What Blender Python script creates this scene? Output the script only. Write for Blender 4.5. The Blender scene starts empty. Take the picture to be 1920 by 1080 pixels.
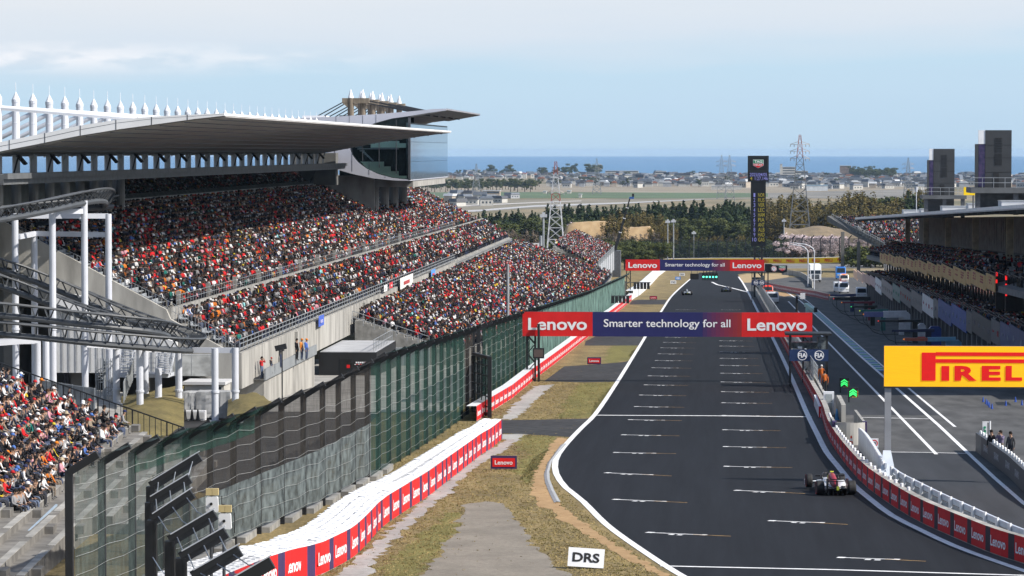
import bpy, math, random
import numpy as np
from mathutils import Vector, Matrix
R = math.radians
random.seed(7)
RS = np.random.RandomState(11)
scene = bpy.context.scene
col = scene.collection

# ---------------------------------------------------------------- camera
# metres; x to the right of the straight, y along it, z up; the lens is the origin
FPX = 6100.0
PITCH = math.atan(256 / FPX)
YAW = math.atan(381 / FPX * math.cos(PITCH))
CR = Vector((math.cos(YAW), math.sin(YAW), 0))
CF = Vector((-math.sin(YAW) * math.cos(PITCH), math.cos(YAW) * math.cos(PITCH), -math.sin(PITCH)))
CU = CR.cross(CF)
cam_data = bpy.data.cameras.new('camera')
cam = bpy.data.objects.new('camera', cam_data)
col.objects.link(cam)
cam_data.sensor_width = 36
cam_data.lens = FPX / 1920 * 36
cam_data.clip_start = 1
cam_data.clip_end = 60000
M = Matrix.Identity(4)
for i in range(3):
    M[i][0], M[i][1], M[i][2] = CR[i], CU[i], -CF[i]
cam.matrix_world = M
scene.camera = cam

# ---------------------------------------------------------------- sky, sun, exposure
SUN_EL, SUN_AZ = 39.5, 18.0           # azimuth: degrees from +x towards the camera side
sd = Vector((math.cos(R(SUN_AZ)) * math.cos(R(SUN_EL)), -math.sin(R(SUN_AZ)) * math.cos(R(SUN_EL)), math.sin(R(SUN_EL))))
world = bpy.data.worlds.new('World')
scene.world = world
world.use_nodes = True
wn, wl = world.node_tree.nodes, world.node_tree.links
wn.clear()
w_out = wn.new('ShaderNodeOutputWorld')
sky = wn.new('ShaderNodeTexSky')
sky.sky_type = 'NISHITA'
sky.sun_disc = False
sky.sun_elevation = R(SUN_EL)
sky.sun_rotation = math.atan2(sd.x, sd.y)
sky.altitude = 60
sky.air_density = 1.0
sky.dust_density = 1.2
bg = wn.new('ShaderNodeBackground'); bg.inputs[1].default_value = 0.13
wl.new(sky.outputs[0], bg.inputs[0])
# thin spring haze and high cirrus low over the sea
tc = wn.new('ShaderNodeTexCoord')
sep = wn.new('ShaderNodeSeparateXYZ'); wl.new(tc.outputs['Generated'], sep.inputs[0])
ramp = wn.new('ShaderNodeValToRGB')
mr = wn.new('ShaderNodeMapRange'); mr.inputs[1].default_value = -0.01; mr.inputs[2].default_value = 0.09
wl.new(sep.outputs[2], mr.inputs[0])
cmap = wn.new('ShaderNodeMapping'); cmap.inputs['Scale'].default_value = (7, 7, 60)
wl.new(tc.outputs['Generated'], cmap.inputs[0])
cn = wn.new('ShaderNodeTexNoise'); cn.inputs['Scale'].default_value = 1.6; cn.inputs['Detail'].default_value = 7
wl.new(cmap.outputs[0], cn.inputs[0])
cadd = wn.new('ShaderNodeMath'); cadd.operation = 'MULTIPLY_ADD'; cadd.inputs[1].default_value = 0.16; 
wl.new(cn.outputs[0], cadd.inputs[0]); 
csub = wn.new('ShaderNodeMath'); csub.operation = 'SUBTRACT'; csub.inputs[1].default_value = 0.08
wl.new(mr.outputs[0], csub.inputs[0]); 
cx = wn.new('ShaderNodeMath'); cx.operation = 'MULTIPLY_ADD'; cx.inputs[1].default_value = -0.35
wl.new(sep.outputs[0], cx.inputs[0]); wl.new(csub.outputs[0], cx.inputs[2])
wl.new(cx.outputs[0], cadd.inputs[2])
wl.new(cadd.outputs[0], ramp.inputs[0])
e = ramp.color_ramp.elements
e[0].position, e[0].color = 0.08, (0.52, 0.70, 0.87, 1)
e[1].position, e[1].color = 0.62, (0.80, 0.85, 0.91, 1)
for p_, c_ in ((0.26, (0.56, 0.74, 0.90, 1)), (0.36, (0.57, 0.76, 0.91, 1)), (0.47, (0.72, 0.81, 0.91, 1))):
    n_ = e.new(p_); n_.color = c_
bg2 = wn.new('ShaderNodeBackground'); bg2.inputs[1].default_value = 0.73
# a broken line of small white cumulus far off on the left
bmap = wn.new('ShaderNodeMapping'); bmap.inputs['Scale'].default_value = (55, 55, 190)
wl.new(tc.outputs['Generated'], bmap.inputs[0])
bn = wn.new('ShaderNodeTexNoise'); bn.inputs['Scale'].default_value = 1.0; bn.inputs['Detail'].default_value = 6
wl.new(bmap.outputs[0], bn.inputs[0])
def mnode(op, a, b=None, c=None, clamp=False):
    n = wn.new('ShaderNodeMath'); n.operation = op; n.use_clamp = clamp
    for i, q in enumerate((a, b, c)):
        if q is None: continue
        if isinstance(q, (int, float)): n.inputs[i].default_value = q
        else: wl.new(q, n.inputs[i])
    return n.outputs[0]
dz = mnode('ABSOLUTE', mnode('SUBTRACT', sep.outputs[2], 0.0285))
bandm = mnode('SUBTRACT', 1.0, mnode('DIVIDE', dz, 0.0055), clamp=True)
leftm = mnode('MULTIPLY_ADD', sep.outputs[0], -9.0, -0.75, clamp=True)
cl = mnode('MULTIPLY', mnode('MULTIPLY', bandm, leftm), mnode('MULTIPLY_ADD', bn.outputs[0], 7.0, -2.9, clamp=True))
cmix = wn.new('ShaderNodeMix'); cmix.data_type = 'RGBA'
wl.new(mnode('MULTIPLY', cl, 0.5), cmix.inputs[0]); wl.new(ramp.outputs[0], cmix.inputs[6]); cmix.inputs[7].default_value = (1.16, 1.12, 1.12, 1)
wl.new(cmix.outputs[2], bg2.inputs[0])
fade = wn.new('ShaderNodeMapRange'); fade.inputs[1].default_value = 0.08; fade.inputs[2].default_value = 0.30
fade.inputs[3].default_value = 1; fade.inputs[4].default_value = 0
wl.new(sep.outputs[2], fade.inputs[0])
wmix = wn.new('ShaderNodeMixShader')
wl.new(fade.outputs[0], wmix.inputs[0]); wl.new(bg.outputs[0], wmix.inputs[1]); wl.new(bg2.outputs[0], wmix.inputs[2])
wl.new(wmix.outputs[0], w_out.inputs[0])

sun_data = bpy.data.lights.new('sun', 'SUN')
sun_data.energy = 5.0
sun_data.angle = R(0.53)
sun_data.color = (1.0, 0.94, 0.85)
sun = bpy.data.objects.new('sun', sun_data)
col.objects.link(sun)
sun.rotation_euler = sd.to_track_quat('Z', 'Y').to_euler()
scene.view_settings.view_transform = 'Standard'
scene.view_settings.look = 'None'
scene.view_settings.exposure = 0.42
scene.view_settings.gamma = 1.0
scene.render.engine = 'CYCLES'
scene.cycles.use_denoising = True
scene.cycles.max_bounces = 6
scene.cycles.diffuse_bounces = 3
scene.cycles.glossy_bounces = 2
scene.cycles.transparent_max_bounces = 24
scene.cycles.transmission_bounces = 3
scene.cycles.caustics_reflective = False
scene.cycles.caustics_refractive = False

# ---------------------------------------------------------------- helpers
def ray(u, v):
    return CF * FPX + CR * (u - 960) - CU * (v - 540)
def T(y):                                    # the straight falls gently towards the first corner
    return -13.8 - 0.0213 * y
FLAT = -43.5
def ground(y):
    if y < 1080: return T(y)
    if y > 1450: return FLAT
    t = (y - 1080) / 370.0
    return T(1080) * (1 - t) ** 2 + 2 * (T(1080) - 4.0) * t * (1 - t) + FLAT * t * t
def PY(u, v, y):
    d = ray(u, v); return d * (y / d.y)
def PX(u, v, x):
    d = ray(u, v); return d * (x / d.x)
def PZ(u, v, z):
    d = ray(u, v); return d * (z / d.z)
def G(u, v, h=0.0):                          # point on the circuit's ground
    d = ray(u, v); t = (-13.8 + h) / (d.z + 0.0213 * d.y); return d * t
def proj(p):
    p = Vector(p); w = p.dot(CF)
    return 960 + FPX * p.dot(CR) / w, 540 - FPX * p.dot(CU) / w

GLY = {}
def glyphs(s, bold):
    k = (s, bold)
    if k not in GLY:
        cu = bpy.data.curves.new('lettering', 'FONT')
        cu.body = s; cu.offset = bold; cu.resolution_u = 3
        o = bpy.data.objects.new('lettering', cu); col.objects.link(o)
        me = bpy.data.meshes.new_from_object(o)
        vs = [(v.co.x, v.co.y) for v in me.vertices]
        fs = [tuple(p.vertices) for p in me.polygons]
        bpy.data.objects.remove(o); bpy.data.meshes.remove(me); bpy.data.curves.remove(cu)
        xs = [a for a, b in vs]; ys = [b for a, b in vs]
        GLY[k] = (vs, fs, min(xs), max(xs), min(ys), max(ys))
    return GLY[k]

class MB:
    def __init__(s): s.v, s.f, s.m = [], [], []
    def add(s, vs, fs, mi=0):
        n = len(s.v); s.v.extend([tuple(a) for a in vs])
        for f in fs: s.f.append(tuple(i + n for i in f)); s.m.append(mi)
        return s
    def obox(s, c, a, b, d, mi=0):
        c, a, b, d = Vector(c), Vector(a), Vector(b), Vector(d)
        vs = [c + a * i + b * j + d * k for k in (-1, 1) for j in (-1, 1) for i in (-1, 1)]
        return s.add(vs, [(0, 2, 3, 1), (4, 5, 7, 6), (0, 1, 5, 4), (2, 6, 7, 3), (0, 4, 6, 2), (1, 3, 7, 5)], mi)
    def box(s, x0, x1, y0, y1, z0, z1, mi=0):
        return s.obox(((x0 + x1) / 2, (y0 + y1) / 2, (z0 + z1) / 2), ((x1 - x0) / 2, 0, 0), (0, (y1 - y0) / 2, 0), (0, 0, (z1 - z0) / 2), mi)
    def beam(s, p, q, w, h=None, mi=0, up=(0, 0, 1)):
        p, q = Vector(p), Vector(q); h = h or w; d = q - p
        if d.length < 1e-6: return s
        dn = d.normalized(); u = Vector(up)
        if abs(dn.dot(u)) > .97: u = Vector((0, 1, 0))
        x = dn.cross(u).normalized(); z = x.cross(dn)
        return s.obox((p + q) / 2, d / 2, x * (w / 2), z * (h / 2), mi)
    def tube(s, p, q, r, r2=None, n=8, mi=0, caps=True):
        return s.path([p, q], [r, r if r2 is None else r2], n, mi, caps)
    def path(s, pts, r, n=6, mi=0, caps=True):
        pts = [Vector(p) for p in pts]; k = len(pts)
        rs = r if isinstance(r, (list, tuple)) else [r] * k
        vs, fs = [], []; px = None
        for i, p in enumerate(pts):
            d = (pts[min(i + 1, k - 1)] - pts[max(i - 1, 0)])
            if d.length < 1e-9: d = Vector((0, 0, 1))
            d.normalize()
            if px is None:
                ref = Vector((0, 0, 1)) if abs(d.z) < .9 else Vector((1, 0, 0)); px = ref.cross(d).normalized()
            else:
                px = (px - d * px.dot(d)).normalized()
            py = d.cross(px)
            for j in range(n):
                a = 2 * math.pi * j / n; vs.append(p + (px * math.cos(a) + py * math.sin(a)) * rs[i])
        for i in range(k - 1):
            for j in range(n):
                a, b = i * n + j, i * n + (j + 1) % n; fs.append((a, b, b + n, a + n))
        if caps:
            fs.append(tuple(range(n))[::-1]); fs.append(tuple(range((k - 1) * n, k * n)))
        return s.add(vs, fs, mi)
    def poly(s, pts, mi=0): return s.add(pts, [tuple(range(len(pts)))], mi)
    def prism(s, pts, off, mi=0, mside=None):
        n = len(pts); off = Vector(off); a = [Vector(p) for p in pts]
        k = len(s.v); s.v.extend([tuple(p) for p in a] + [tuple(p + off) for p in a])
        s.f.append(tuple(k + i for i in range(n))[::-1]); s.m.append(mi)
        s.f.append(tuple(k + n + i for i in range(n))); s.m.append(mi)
        for i in range(n):
            j = (i + 1) % n; s.f.append((k + i, k + j, k + n + j, k + n + i)); s.m.append(mi if mside is None else mside)
        return s
    def loft(s, rings, mi=0, caps=True):
        n = len(rings[0]); vs = [p for r_ in rings for p in r_]; fs = []
        for i in range(len(rings) - 1):
            for j in range(n):
                a, b = i * n + j, i * n + (j + 1) % n; fs.append((a, b, b + n, a + n))
        if caps: fs.append(tuple(range(n))[::-1]); fs.append(tuple(range((len(rings) - 1) * n, len(rings) * n)))
        return s.add(vs, fs, mi)
    def lathe(s, c, prof, n=12, mi=0, ax=(0, 0, 1)):
        c = Vector(c); z = Vector(ax).normalized(); x = Vector((1, 0, 0)) if abs(z.x) < .9 else Vector((0, 1, 0))
        x = (x - z * x.dot(z)).normalized(); y = z.cross(x)
        return s.loft([[c + z * h + (x * math.cos(2 * math.pi * j / n) + y * math.sin(2 * math.pi * j / n)) * r_ for j in range(n)] for r_, h in prof], mi)
    def text(s, t, o, xd, yd, w=None, h=None, mi=0, bold=0.02, centre=True, lift=None):
        vs, fs, x0, x1, y0, y1 = glyphs(t, bold)
        o, xd, yd = Vector(o), Vector(xd).normalized(), Vector(yd).normalized()
        if w is None: w = h * (x1 - x0) / (y1 - y0)
        sx, sy = w / (x1 - x0), (h or w * (y1 - y0) / (x1 - x0)) / (y1 - y0)
        cxx, cyy = ((x0 + x1) / 2, (y0 + y1) / 2) if centre else (x0, y0)
        nn = xd.cross(yd) * (lift if lift is not None else 0.0)
        return s.add([o + nn + xd * ((a - cxx) * sx) + yd * ((b - cyy) * sy) for a, b in vs], fs, mi)
    def build(s, name, mats, parent=None, smooth=False, local=False, base=None):
        me = bpy.data.meshes.new(name)
        if not isinstance(mats, (list, tuple)): mats = [mats]
        a = np.array(s.v, dtype=float)
        if local: off = np.zeros(3)
        elif parent is not None:
            r_ = parent
            while r_.parent: r_ = r_.parent
            off = np.array(r_.location)
        else: off = np.array(base) if base is not None else np.array([(a[:, 0].min() + a[:, 0].max()) / 2, (a[:, 1].min() + a[:, 1].max()) / 2, a[:, 2].min()])
        me.from_pydata((a - off).tolist(), [], s.f)
        for m_ in mats: me.materials.append(m_)
        me.polygons.foreach_set('material_index', s.m)
        if smooth: me.polygons.foreach_set('use_smooth', [True] * len(s.f))
        me.update()
        o = bpy.data.objects.new(name, me); col.objects.link(o)
        if parent is not None: o.parent = parent
        elif not local: o.location = off
        return o

def tag(o, label=None, cat=None, group=None, kind=None):
    if label: o['label'] = label
    if cat: o['category'] = cat
    if group: o['group'] = group
    if kind: o['kind'] = kind
    return o
def thing(name, label, cat, loc, group=None, rotz=0):
    o = bpy.data.objects.new(name, None); col.objects.link(o)
    o.location = loc; o.rotation_euler = (0, 0, rotz); o.empty_display_size = .3
    return tag(o, label, cat, group)
def structure(name, mb, mats, smooth=False):
    return tag(mb.build(name, mats, smooth=smooth), kind='structure')
def copy_tree(o, parent=None):
    c = o.copy(); col.objects.link(c)
    if parent is not None: c.parent = parent
    for ch in list(o.children): copy_tree(ch, c)
    return c

# ---------------------------------------------------------------- materials
def srgb(r, g, b):
    f = lambda c: (c / 255 / 12.92) if c / 255 <= .04045 else ((c / 255 + .055) / 1.055) ** 2.4
    return (f(r), f(g), f(b))
def mat(name, c, rough=.7, var=.15, sc=1.0, metal=0.0, bump=0.0, spec=.4, stretch=(1, 1, 1), c2=None, emit=0.0, lo=.35, hi=.65, space='world', big=0.0, det=5, nr=.5):
    m = bpy.data.materials.new(name); m.use_nodes = True
    n, l = m.node_tree.nodes, m.node_tree.links
    b = n['Principled BSDF']
    b.inputs['Roughness'].default_value = rough; b.inputs['Metallic'].default_value = metal
    b.inputs['Specular IOR Level'].default_value = spec
    c = tuple(c) + (1,)
    if space == 'world': pos = n.new('ShaderNodeNewGeometry').outputs['Position']
    else: pos = n.new('ShaderNodeTexCoord').outputs['Object']
    mp = n.new('ShaderNodeMapping'); mp.inputs['Scale'].default_value = stretch; l.new(pos, mp.inputs[0])
    no = n.new('ShaderNodeTexNoise'); no.inputs['Scale'].default_value = sc; no.inputs['Detail'].default_value = det; no.inputs['Roughness'].default_value = nr
    l.new(mp.outputs[0], no.inputs[0])
    rp = n.new('ShaderNodeValToRGB'); rp.color_ramp.elements[0].position = lo; rp.color_ramp.elements[1].position = hi
    if c2 is None:
        rp.color_ramp.elements[0].color = tuple(max(0, x * (1 - var)) for x in c[:3]) + (1,)
        rp.color_ramp.elements[1].color = tuple(min(1, x * (1 + var)) for x in c[:3]) + (1,)
    else:
        rp.color_ramp.elements[0].color = c; rp.color_ramp.elements[1].color = tuple(c2) + (1,)
    l.new(no.outputs[0], rp.inputs[0])
    out = rp.outputs[0]
    if big > 0:
        n2 = n.new('ShaderNodeTexNoise'); n2.inputs['Scale'].default_value = sc * .09; n2.inputs['Detail'].default_value = 4
        l.new(mp.outputs[0], n2.inputs[0])
        mx = n.new('ShaderNodeMix'); mx.data_type = 'RGBA'; mx.blend_type = 'MULTIPLY'; mx.inputs[0].default_value = 1
        r2 = n.new('ShaderNodeValToRGB'); r2.color_ramp.elements[0].position = .3; r2.color_ramp.elements[1].position = .7
        r2.color_ramp.elements[0].color = (1 - big,) * 3 + (1,); r2.color_ramp.elements[1].color = (1, 1, 1, 1)
        l.new(n2.outputs[0], r2.inputs[0]); l.new(out, mx.inputs[6]); l.new(r2.outputs[0], mx.inputs[7]); out = mx.outputs[2]
    l.new(out, b.inputs['Base Color'])
    if bump:
        bu = n.new('ShaderNodeBump'); bu.inputs['Strength'].default_value = bump; bu.inputs['Distance'].default_value = .05
        l.new(no.outputs[0], bu.inputs['Height']); l.new(bu.outputs[0], b.inputs['Normal'])
    if emit:
        b.inputs['Emission Color'].default_value = c; b.inputs['Emission Strength'].default_value = emit
    return m
def net(name, c, alpha, stripe=0.0, sc=(0, 4, 0), var=.3):
    m = bpy.data.materials.new(name); m.use_nodes = True
    n, l = m.node_tree.nodes, m.node_tree.links
    b = n['Principled BSDF']; b.inputs['Roughness'].default_value = .85; b.inputs['Specular IOR Level'].default_value = .1
    pos = n.new('ShaderNodeNewGeometry').outputs['Position']
    mp = n.new('ShaderNodeMapping'); mp.inputs['Scale'].default_value = sc; l.new(pos, mp.inputs[0])
    no = n.new('ShaderNodeTexNoise'); no.inputs['Scale'].default_value = 1; no.inputs['Detail'].default_value = 4; l.new(mp.outputs[0], no.inputs[0])
    rp = n.new('ShaderNodeValToRGB'); rp.color_ramp.elements[0].position = .35; rp.color_ramp.elements[1].position = .65
    rp.color_ramp.elements[0].color = tuple(x * (1 - var) for x in c) + (1,); rp.color_ramp.elements[1].color = tuple(min(1, x * (1 + var)) for x in c) + (1,)
    l.new(no.outputs[0], rp.inputs[0]); l.new(rp.outputs[0], b.inputs['Base Color'])
    ma = n.new('ShaderNodeMath'); ma.operation = 'MULTIPLY_ADD'; ma.use_clamp = True
    ma.inputs[1].default_value = stripe; ma.inputs[2].default_value = alpha - stripe * .5
    l.new(no.outputs[0], ma.inputs[0]); l.new(ma.outputs[0], b.inputs['Alpha'])
    return m
def glass(name, tint, gloss=.35, rough=.02):
    m = bpy.data.materials.new(name); m.use_nodes = True
    n, l = m.node_tree.nodes, m.node_tree.links; n.remove(n['Principled BSDF'])
    tr = n.new('ShaderNodeBsdfTransparent'); tr.inputs[0].default_value = tuple(tint) + (1,)
    gl = n.new('ShaderNodeBsdfGlossy'); gl.inputs['Roughness'].default_value = rough; gl.inputs[0].default_value = (.9, .95, .97, 1)
    fr = n.new('ShaderNodeLayerWeight'); fr.inputs[0].default_value = gloss
    no = n.new('ShaderNodeTexNoise'); no.inputs['Scale'].default_value = .8
    bu = n.new('ShaderNodeBump'); bu.inputs['Strength'].default_value = .02; l.new(no.outputs[0], bu.inputs['Height']); l.new(bu.outputs[0], gl.inputs['Normal'])
    mx = n.new('ShaderNodeMixShader'); l.new(fr.outputs['Fresnel'], mx.inputs[0]); l.new(tr.outputs[0], mx.inputs[1]); l.new(gl.outputs[0], mx.inputs[2])
    l.new(mx.outputs[0], n['Material Output'].inputs[0]); return m
def objcol(name, rough=.85, mul=1.0):
    m = bpy.data.materials.new(name); m.use_nodes = True
    n, l = m.node_tree.nodes, m.node_tree.links; b = n['Principled BSDF']; b.inputs['Roughness'].default_value = rough; b.inputs['Specular IOR Level'].default_value = .2
    oi = n.new('ShaderNodeObjectInfo'); no = n.new('ShaderNodeTexNoise'); no.inputs['Scale'].default_value = 9
    mr_ = n.new('ShaderNodeMapRange'); mr_.inputs[3].default_value = .75 * mul; mr_.inputs[4].default_value = 1.2 * mul; l.new(no.outputs[0], mr_.inputs[0])
    mx = n.new('ShaderNodeMix'); mx.data_type = 'RGBA'; mx.blend_type = 'MULTIPLY'; mx.inputs[0].default_value = 1
    l.new(oi.outputs['Color'], mx.inputs[6]); l.new(mr_.outputs[0], mx.inputs[7]); l.new(mx.outputs[2], b.inputs['Base Color'])
    return m
def attrcol(name, rough=.85):
    m = bpy.data.materials.new(name); m.use_nodes = True
    n, l = m.node_tree.nodes, m.node_tree.links; b = n['Principled BSDF']; b.inputs['Roughness'].default_value = rough; b.inputs['Specular IOR Level'].default_value = .2
    at = n.new('ShaderNodeAttribute'); at.attribute_name = 'Col'; l.new(at.outputs['Color'], b.inputs['Base Color'])
    return m
def lit(name, c, strength):
    return mat(name, c, rough=.5, var=.03, sc=8, emit=strength)

concrete = mat('weathered_concrete', (.33, .32, .30), .9, .25, .7, bump=.2, stretch=(1, 1, .35), big=.25)
concrete_pale = mat('pale_concrete', (.34, .33, .305), .9, .26, .9, bump=.2, stretch=(1, 1, .25), big=.3)
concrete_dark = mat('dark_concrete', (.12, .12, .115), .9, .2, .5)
terrace_mat = mat('terrace_concrete', (.27, .265, .25), .9, .25, 1.6, bump=.2, big=.3)
asphalt = mat('race_asphalt', (.0115, .0128, .0162), .85, .34, 1.0, stretch=(1.5, .04, 1), bump=.05, spec=.16, big=.12, det=10, nr=.72, lo=.3, hi=.7)
asphalt_pit = mat('pit_asphalt', (.085, .0845, .084), .85, .25, .8, stretch=(1, .25, 1), spec=.25, big=.2)
asphalt_old = mat('old_asphalt', (.048, .048, .050), .9, .3, 1.2, spec=.2, big=.3)
white_paint = mat('white_road_paint', (.72, .72, .72), .7, .12, 3)
orange_paint = mat('orange_road_paint', (.42, .26, .10), .8, .3, 3)
grass_mat = mat('dry_grass', (.125, .10, .03), .95, .3, 6, c2=(.34, .25, .115), bump=.8, stretch=(1, .30, 1), lo=.30, hi=.70, big=.45, det=6, nr=.75)
grass_green = mat('green_grass', (.10, .105, .02), .95, .3, 6, c2=(.235, .195, .06), bump=.8, stretch=(1, .30, 1), lo=.30, hi=.70, big=.3, det=6, nr=.75)
soil_mat = mat('sandy_soil', (.30, .18, .08), .95, .3, 1.8, c2=(.45, .30, .15), bump=.6, det=10, nr=.75, big=.2)
gravel_mat = mat('grey_gravel', (.175, .150, .118), .95, .2, 4, c2=(.30, .27, .225), bump=.8, big=.3, det=10, nr=.8, lo=.3, hi=.7)
gravel_pale = mat('pale_gravel_strip', (.27, .26, .24), .95, .2, 2.5, c2=(.47, .46, .44), bump=.7, lo=.32, hi=.68, big=.35, det=10, nr=.78)
kerb_mat = mat('kerb_concrete', (.30, .31, .32), .85, .12, 2)
white_coat = mat('white_painted_steel', (.70, .71, .73), .45, .06, .8)
pale_steel = mat('pale_grey_steel', (.47, .49, .53), .5, .10, .7, stretch=(1, 1, .2))
grey_steel = mat('galvanised_steel', (.30, .32, .34), .5, .15, 2, metal=.3)
dark_steel = mat('dark_grey_steel', (.075, .08, .09), .5, .2, 2, metal=.2)
black_steel = mat('black_steel', (.013, .014, .016), .55, .3, 3)
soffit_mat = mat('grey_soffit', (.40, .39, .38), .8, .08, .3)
clad_mat = mat('silver_cladding', (.47, .48, .54), .45, .05, .3, metal=.1)
roof_white = mat('white_roof_sheet', (.74, .74, .74), .5, .05, .4)
red_ad = mat('red_banner', srgb(206, 30, 30), .6, .10, .8, spec=.3)
purple_ad = mat('purple_banner', (.042, .025, .085), .6, .12, .8, spec=.3)
navy_ad = mat('navy_banner', (.018, .02, .105), .6, .08, .5, spec=.3)
white_ink = mat('white_ink', (.80, .80, .82), .6, .05, 2)
black_ink = mat('black_ink', (.01, .01, .01), .6, .1, 2)
yellow_ad = mat('yellow_banner', srgb(245, 205, 20), .6, .05, .5)
red_ink = mat('red_ink', srgb(205, 12, 16), .6, .05, 1)
# ---------------------------------------------------------------- land, sea, road
mb = MB()
ys = [-60, 0, 60] + list(range(100, 1090, 30)) + list(range(1100, 1460, 30)) + [1500, 1900, 2600, 3600, 4600, 5600, 6050, 6100]
zs = [T(y) if y < 1080 else ground(y) for y in ys[:-2]] + [FLAT + .3, -46.5]
xs = [-6000, -2500, -900, -400, -200, -100, -40, 0, 40, 100, 200, 400, 900, 2500, 6000]
vs = [(x, y, z - (0.02)) for y, z in zip(ys, zs) for x in xs]
nx = len(xs)
fs = [(j * nx + i, j * nx + i + 1, (j + 1) * nx + i + 1, (j + 1) * nx + i) for j in range(len(ys) - 1) for i in range(nx - 1)]
mb.add(vs, fs)
land_mat = mat('land', (.115, .105, .055), .95, .3, .02, c2=(.22, .175, .105), stretch=(1, .35, 1), lo=.4, hi=.6)
structure('ground', mb, land_mat)
sea_mat = mat('sea_water', (.058, .165, .30), .42, .06, .004, bump=.3, stretch=(.3, 1.2, 1), spec=.25)
mb = MB(); mb.poly([(-9000, 5900, -45), (9000, 5900, -45), (9000, 29800, -45), (-9000, 29800, -45)])
structure('sea', mb, sea_mat)

BARE = []
def ragged(pts, amp):
    out = []
    for a, b in zip(pts, pts[1:] + pts[:1]):
        a, b = Vector((a[0], a[1], 0)), Vector((b[0], b[1], 0)); n_ = max(1, int((b - a).length / .7))
        for k in range(n_): out.append(a + (b - a) * (k / n_) + Vector((RS.normal(0, amp), RS.normal(0, amp * 2.5), 0)))
    return out
def sheet(name, pts, lift, m, rag=0.0):
    if rag: pts = ragged(list(pts), rag)
    if name not in ('green_verge', 'pit_lane', 'pit_entry'): BARE.append([(p[0], p[1]) for p in pts])
    mb = MB(); mb.poly([(p[0], p[1], T(p[1]) + lift) for p in pts]); return structure(name, mb, m)
def gp(*uv): return [G(a, b) for a, b in uv]
# verge of the whole circuit near the straight
vm = MB()
yy = list(range(60, 1081, 20))
for a, b in zip(yy[:-1], yy[1:]):
    vm.add([(-60, a, T(a)), (40, a, T(a)), (40, b, T(b)), (-60, b, T(b))], [(0, 1, 2, 3)])
structure('grass_verge', vm, grass_mat)
# track edges traced on the ground
L_EDGE = [(1330, 1110), (1270, 1080), (1187, 1026), (1130, 984), (1083, 937), (1055, 915), (1040, 895), (1035, 880), (1036, 864), (1043, 850), (1060, 829), (1085, 803), (1110, 779), (1150, 722), (1175, 683), (1207, 632), (1220, 610), (1237, 585), (1258, 555), (1285, 530), (1296, 521)]
R_EDGE = [(2050, 1110), (1920, 1068), (1800, 1025), (1725, 990), (1680, 967), (1637, 935), (1603, 906), (1580, 878), (1556, 849), (1538, 815), (1520, 780), (1500, 735), (1482, 695), (1465, 660), (1447, 625), (1425, 587), (1405, 549), (1394, 530), (1386, 519)]
def resample(uv, n=90):
    p = [G(a, b) for a, b in uv]
    d = [0]
    for a, b in zip(p[:-1], p[1:]): d.append(d[-1] + (b - a).length)
    out = []
    for i in range(n):
        t = (i / (n - 1)) ** 1.6 * d[-1]
        k = max(j for j in range(len(d)) if d[j] <= t + 1e-9); k = min(k, len(p) - 2)
        f = (t - d[k]) / (d[k + 1] - d[k])
        a, b = p[max(k - 1, 0)], p[k]; c, e_ = p[k + 1], p[min(k + 2, len(p) - 1)]
        # centripetal-ish smoothing limited to the near curve
        m1 = (c - a) / ((d[k + 1] - d[max(k - 1, 0)]) or 1) * (d[k + 1] - d[k]); m2 = (e_ - b) / ((d[min(k + 2, len(p) - 1)] - d[k]) or 1) * (d[k + 1] - d[k])
        q = b * (2 * f ** 3 - 3 * f ** 2 + 1) + m1 * (f ** 3 - 2 * f ** 2 + f) + c * (-2 * f ** 3 + 3 * f ** 2) + m2 * (f ** 3 - f ** 2)
        out.append(q)
    return out
LE, RE = resample(L_EDGE), resample(R_EDGE)
def strip(name, A, B, lift, m):
    mb = MB()
    for i in range(len(A) - 1):
        mb.add([(p[0], p[1], T(p[1]) + lift) for p in (A[i], B[i], B[i + 1], A[i + 1])], [(0, 1, 2, 3)])
    return structure(name, mb, m)
def offset_line(P, w):
    out = []
    for i, p in enumerate(P):
        d = P[min(i + 1, len(P) - 1)] - P[max(i - 1, 0)]; n_ = Vector((d.y, -d.x, 0)).normalized(); out.append(p + n_ * w)
    return out
# pit side asphalt first (covers everything right of the track), then the track on top
mb = MB()
for a, b in zip(yy[:-1], yy[1:]):
    if a > 780: break
    mb.add([(5.4, a, T(a) + .006), (40, a, T(a) + .006), (40, b, T(b) + .006), (5.4, b, T(b) + .006)], [(0, 1, 2, 3)])
structure('pit_apron', mb, asphalt_pit)
asphalt_lane = mat('pit_lane_asphalt', (.032, .034, .039), .85, .2, .8, stretch=(1, .1, 1), spec=.25)
strip('race_track', LE, RE, .016, asphalt)
strip('edge_line', LE, offset_line(LE, .34), .020, white_paint)
strip('edge_line', offset_line(RE, -.36), RE, .020, white_paint)
# the first corner turns away to the right
mb = MB()
cA = [LE[-1], G(1310, 512), G(1345, 508), G(1400, 506), G(1480, 506)]
cB = [RE[-1], G(1384, 516), G(1383, 514.5), G(1400, 512), G(1480, 511)]
strip('first_corner', cA, cB, .014, asphalt)
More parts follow.
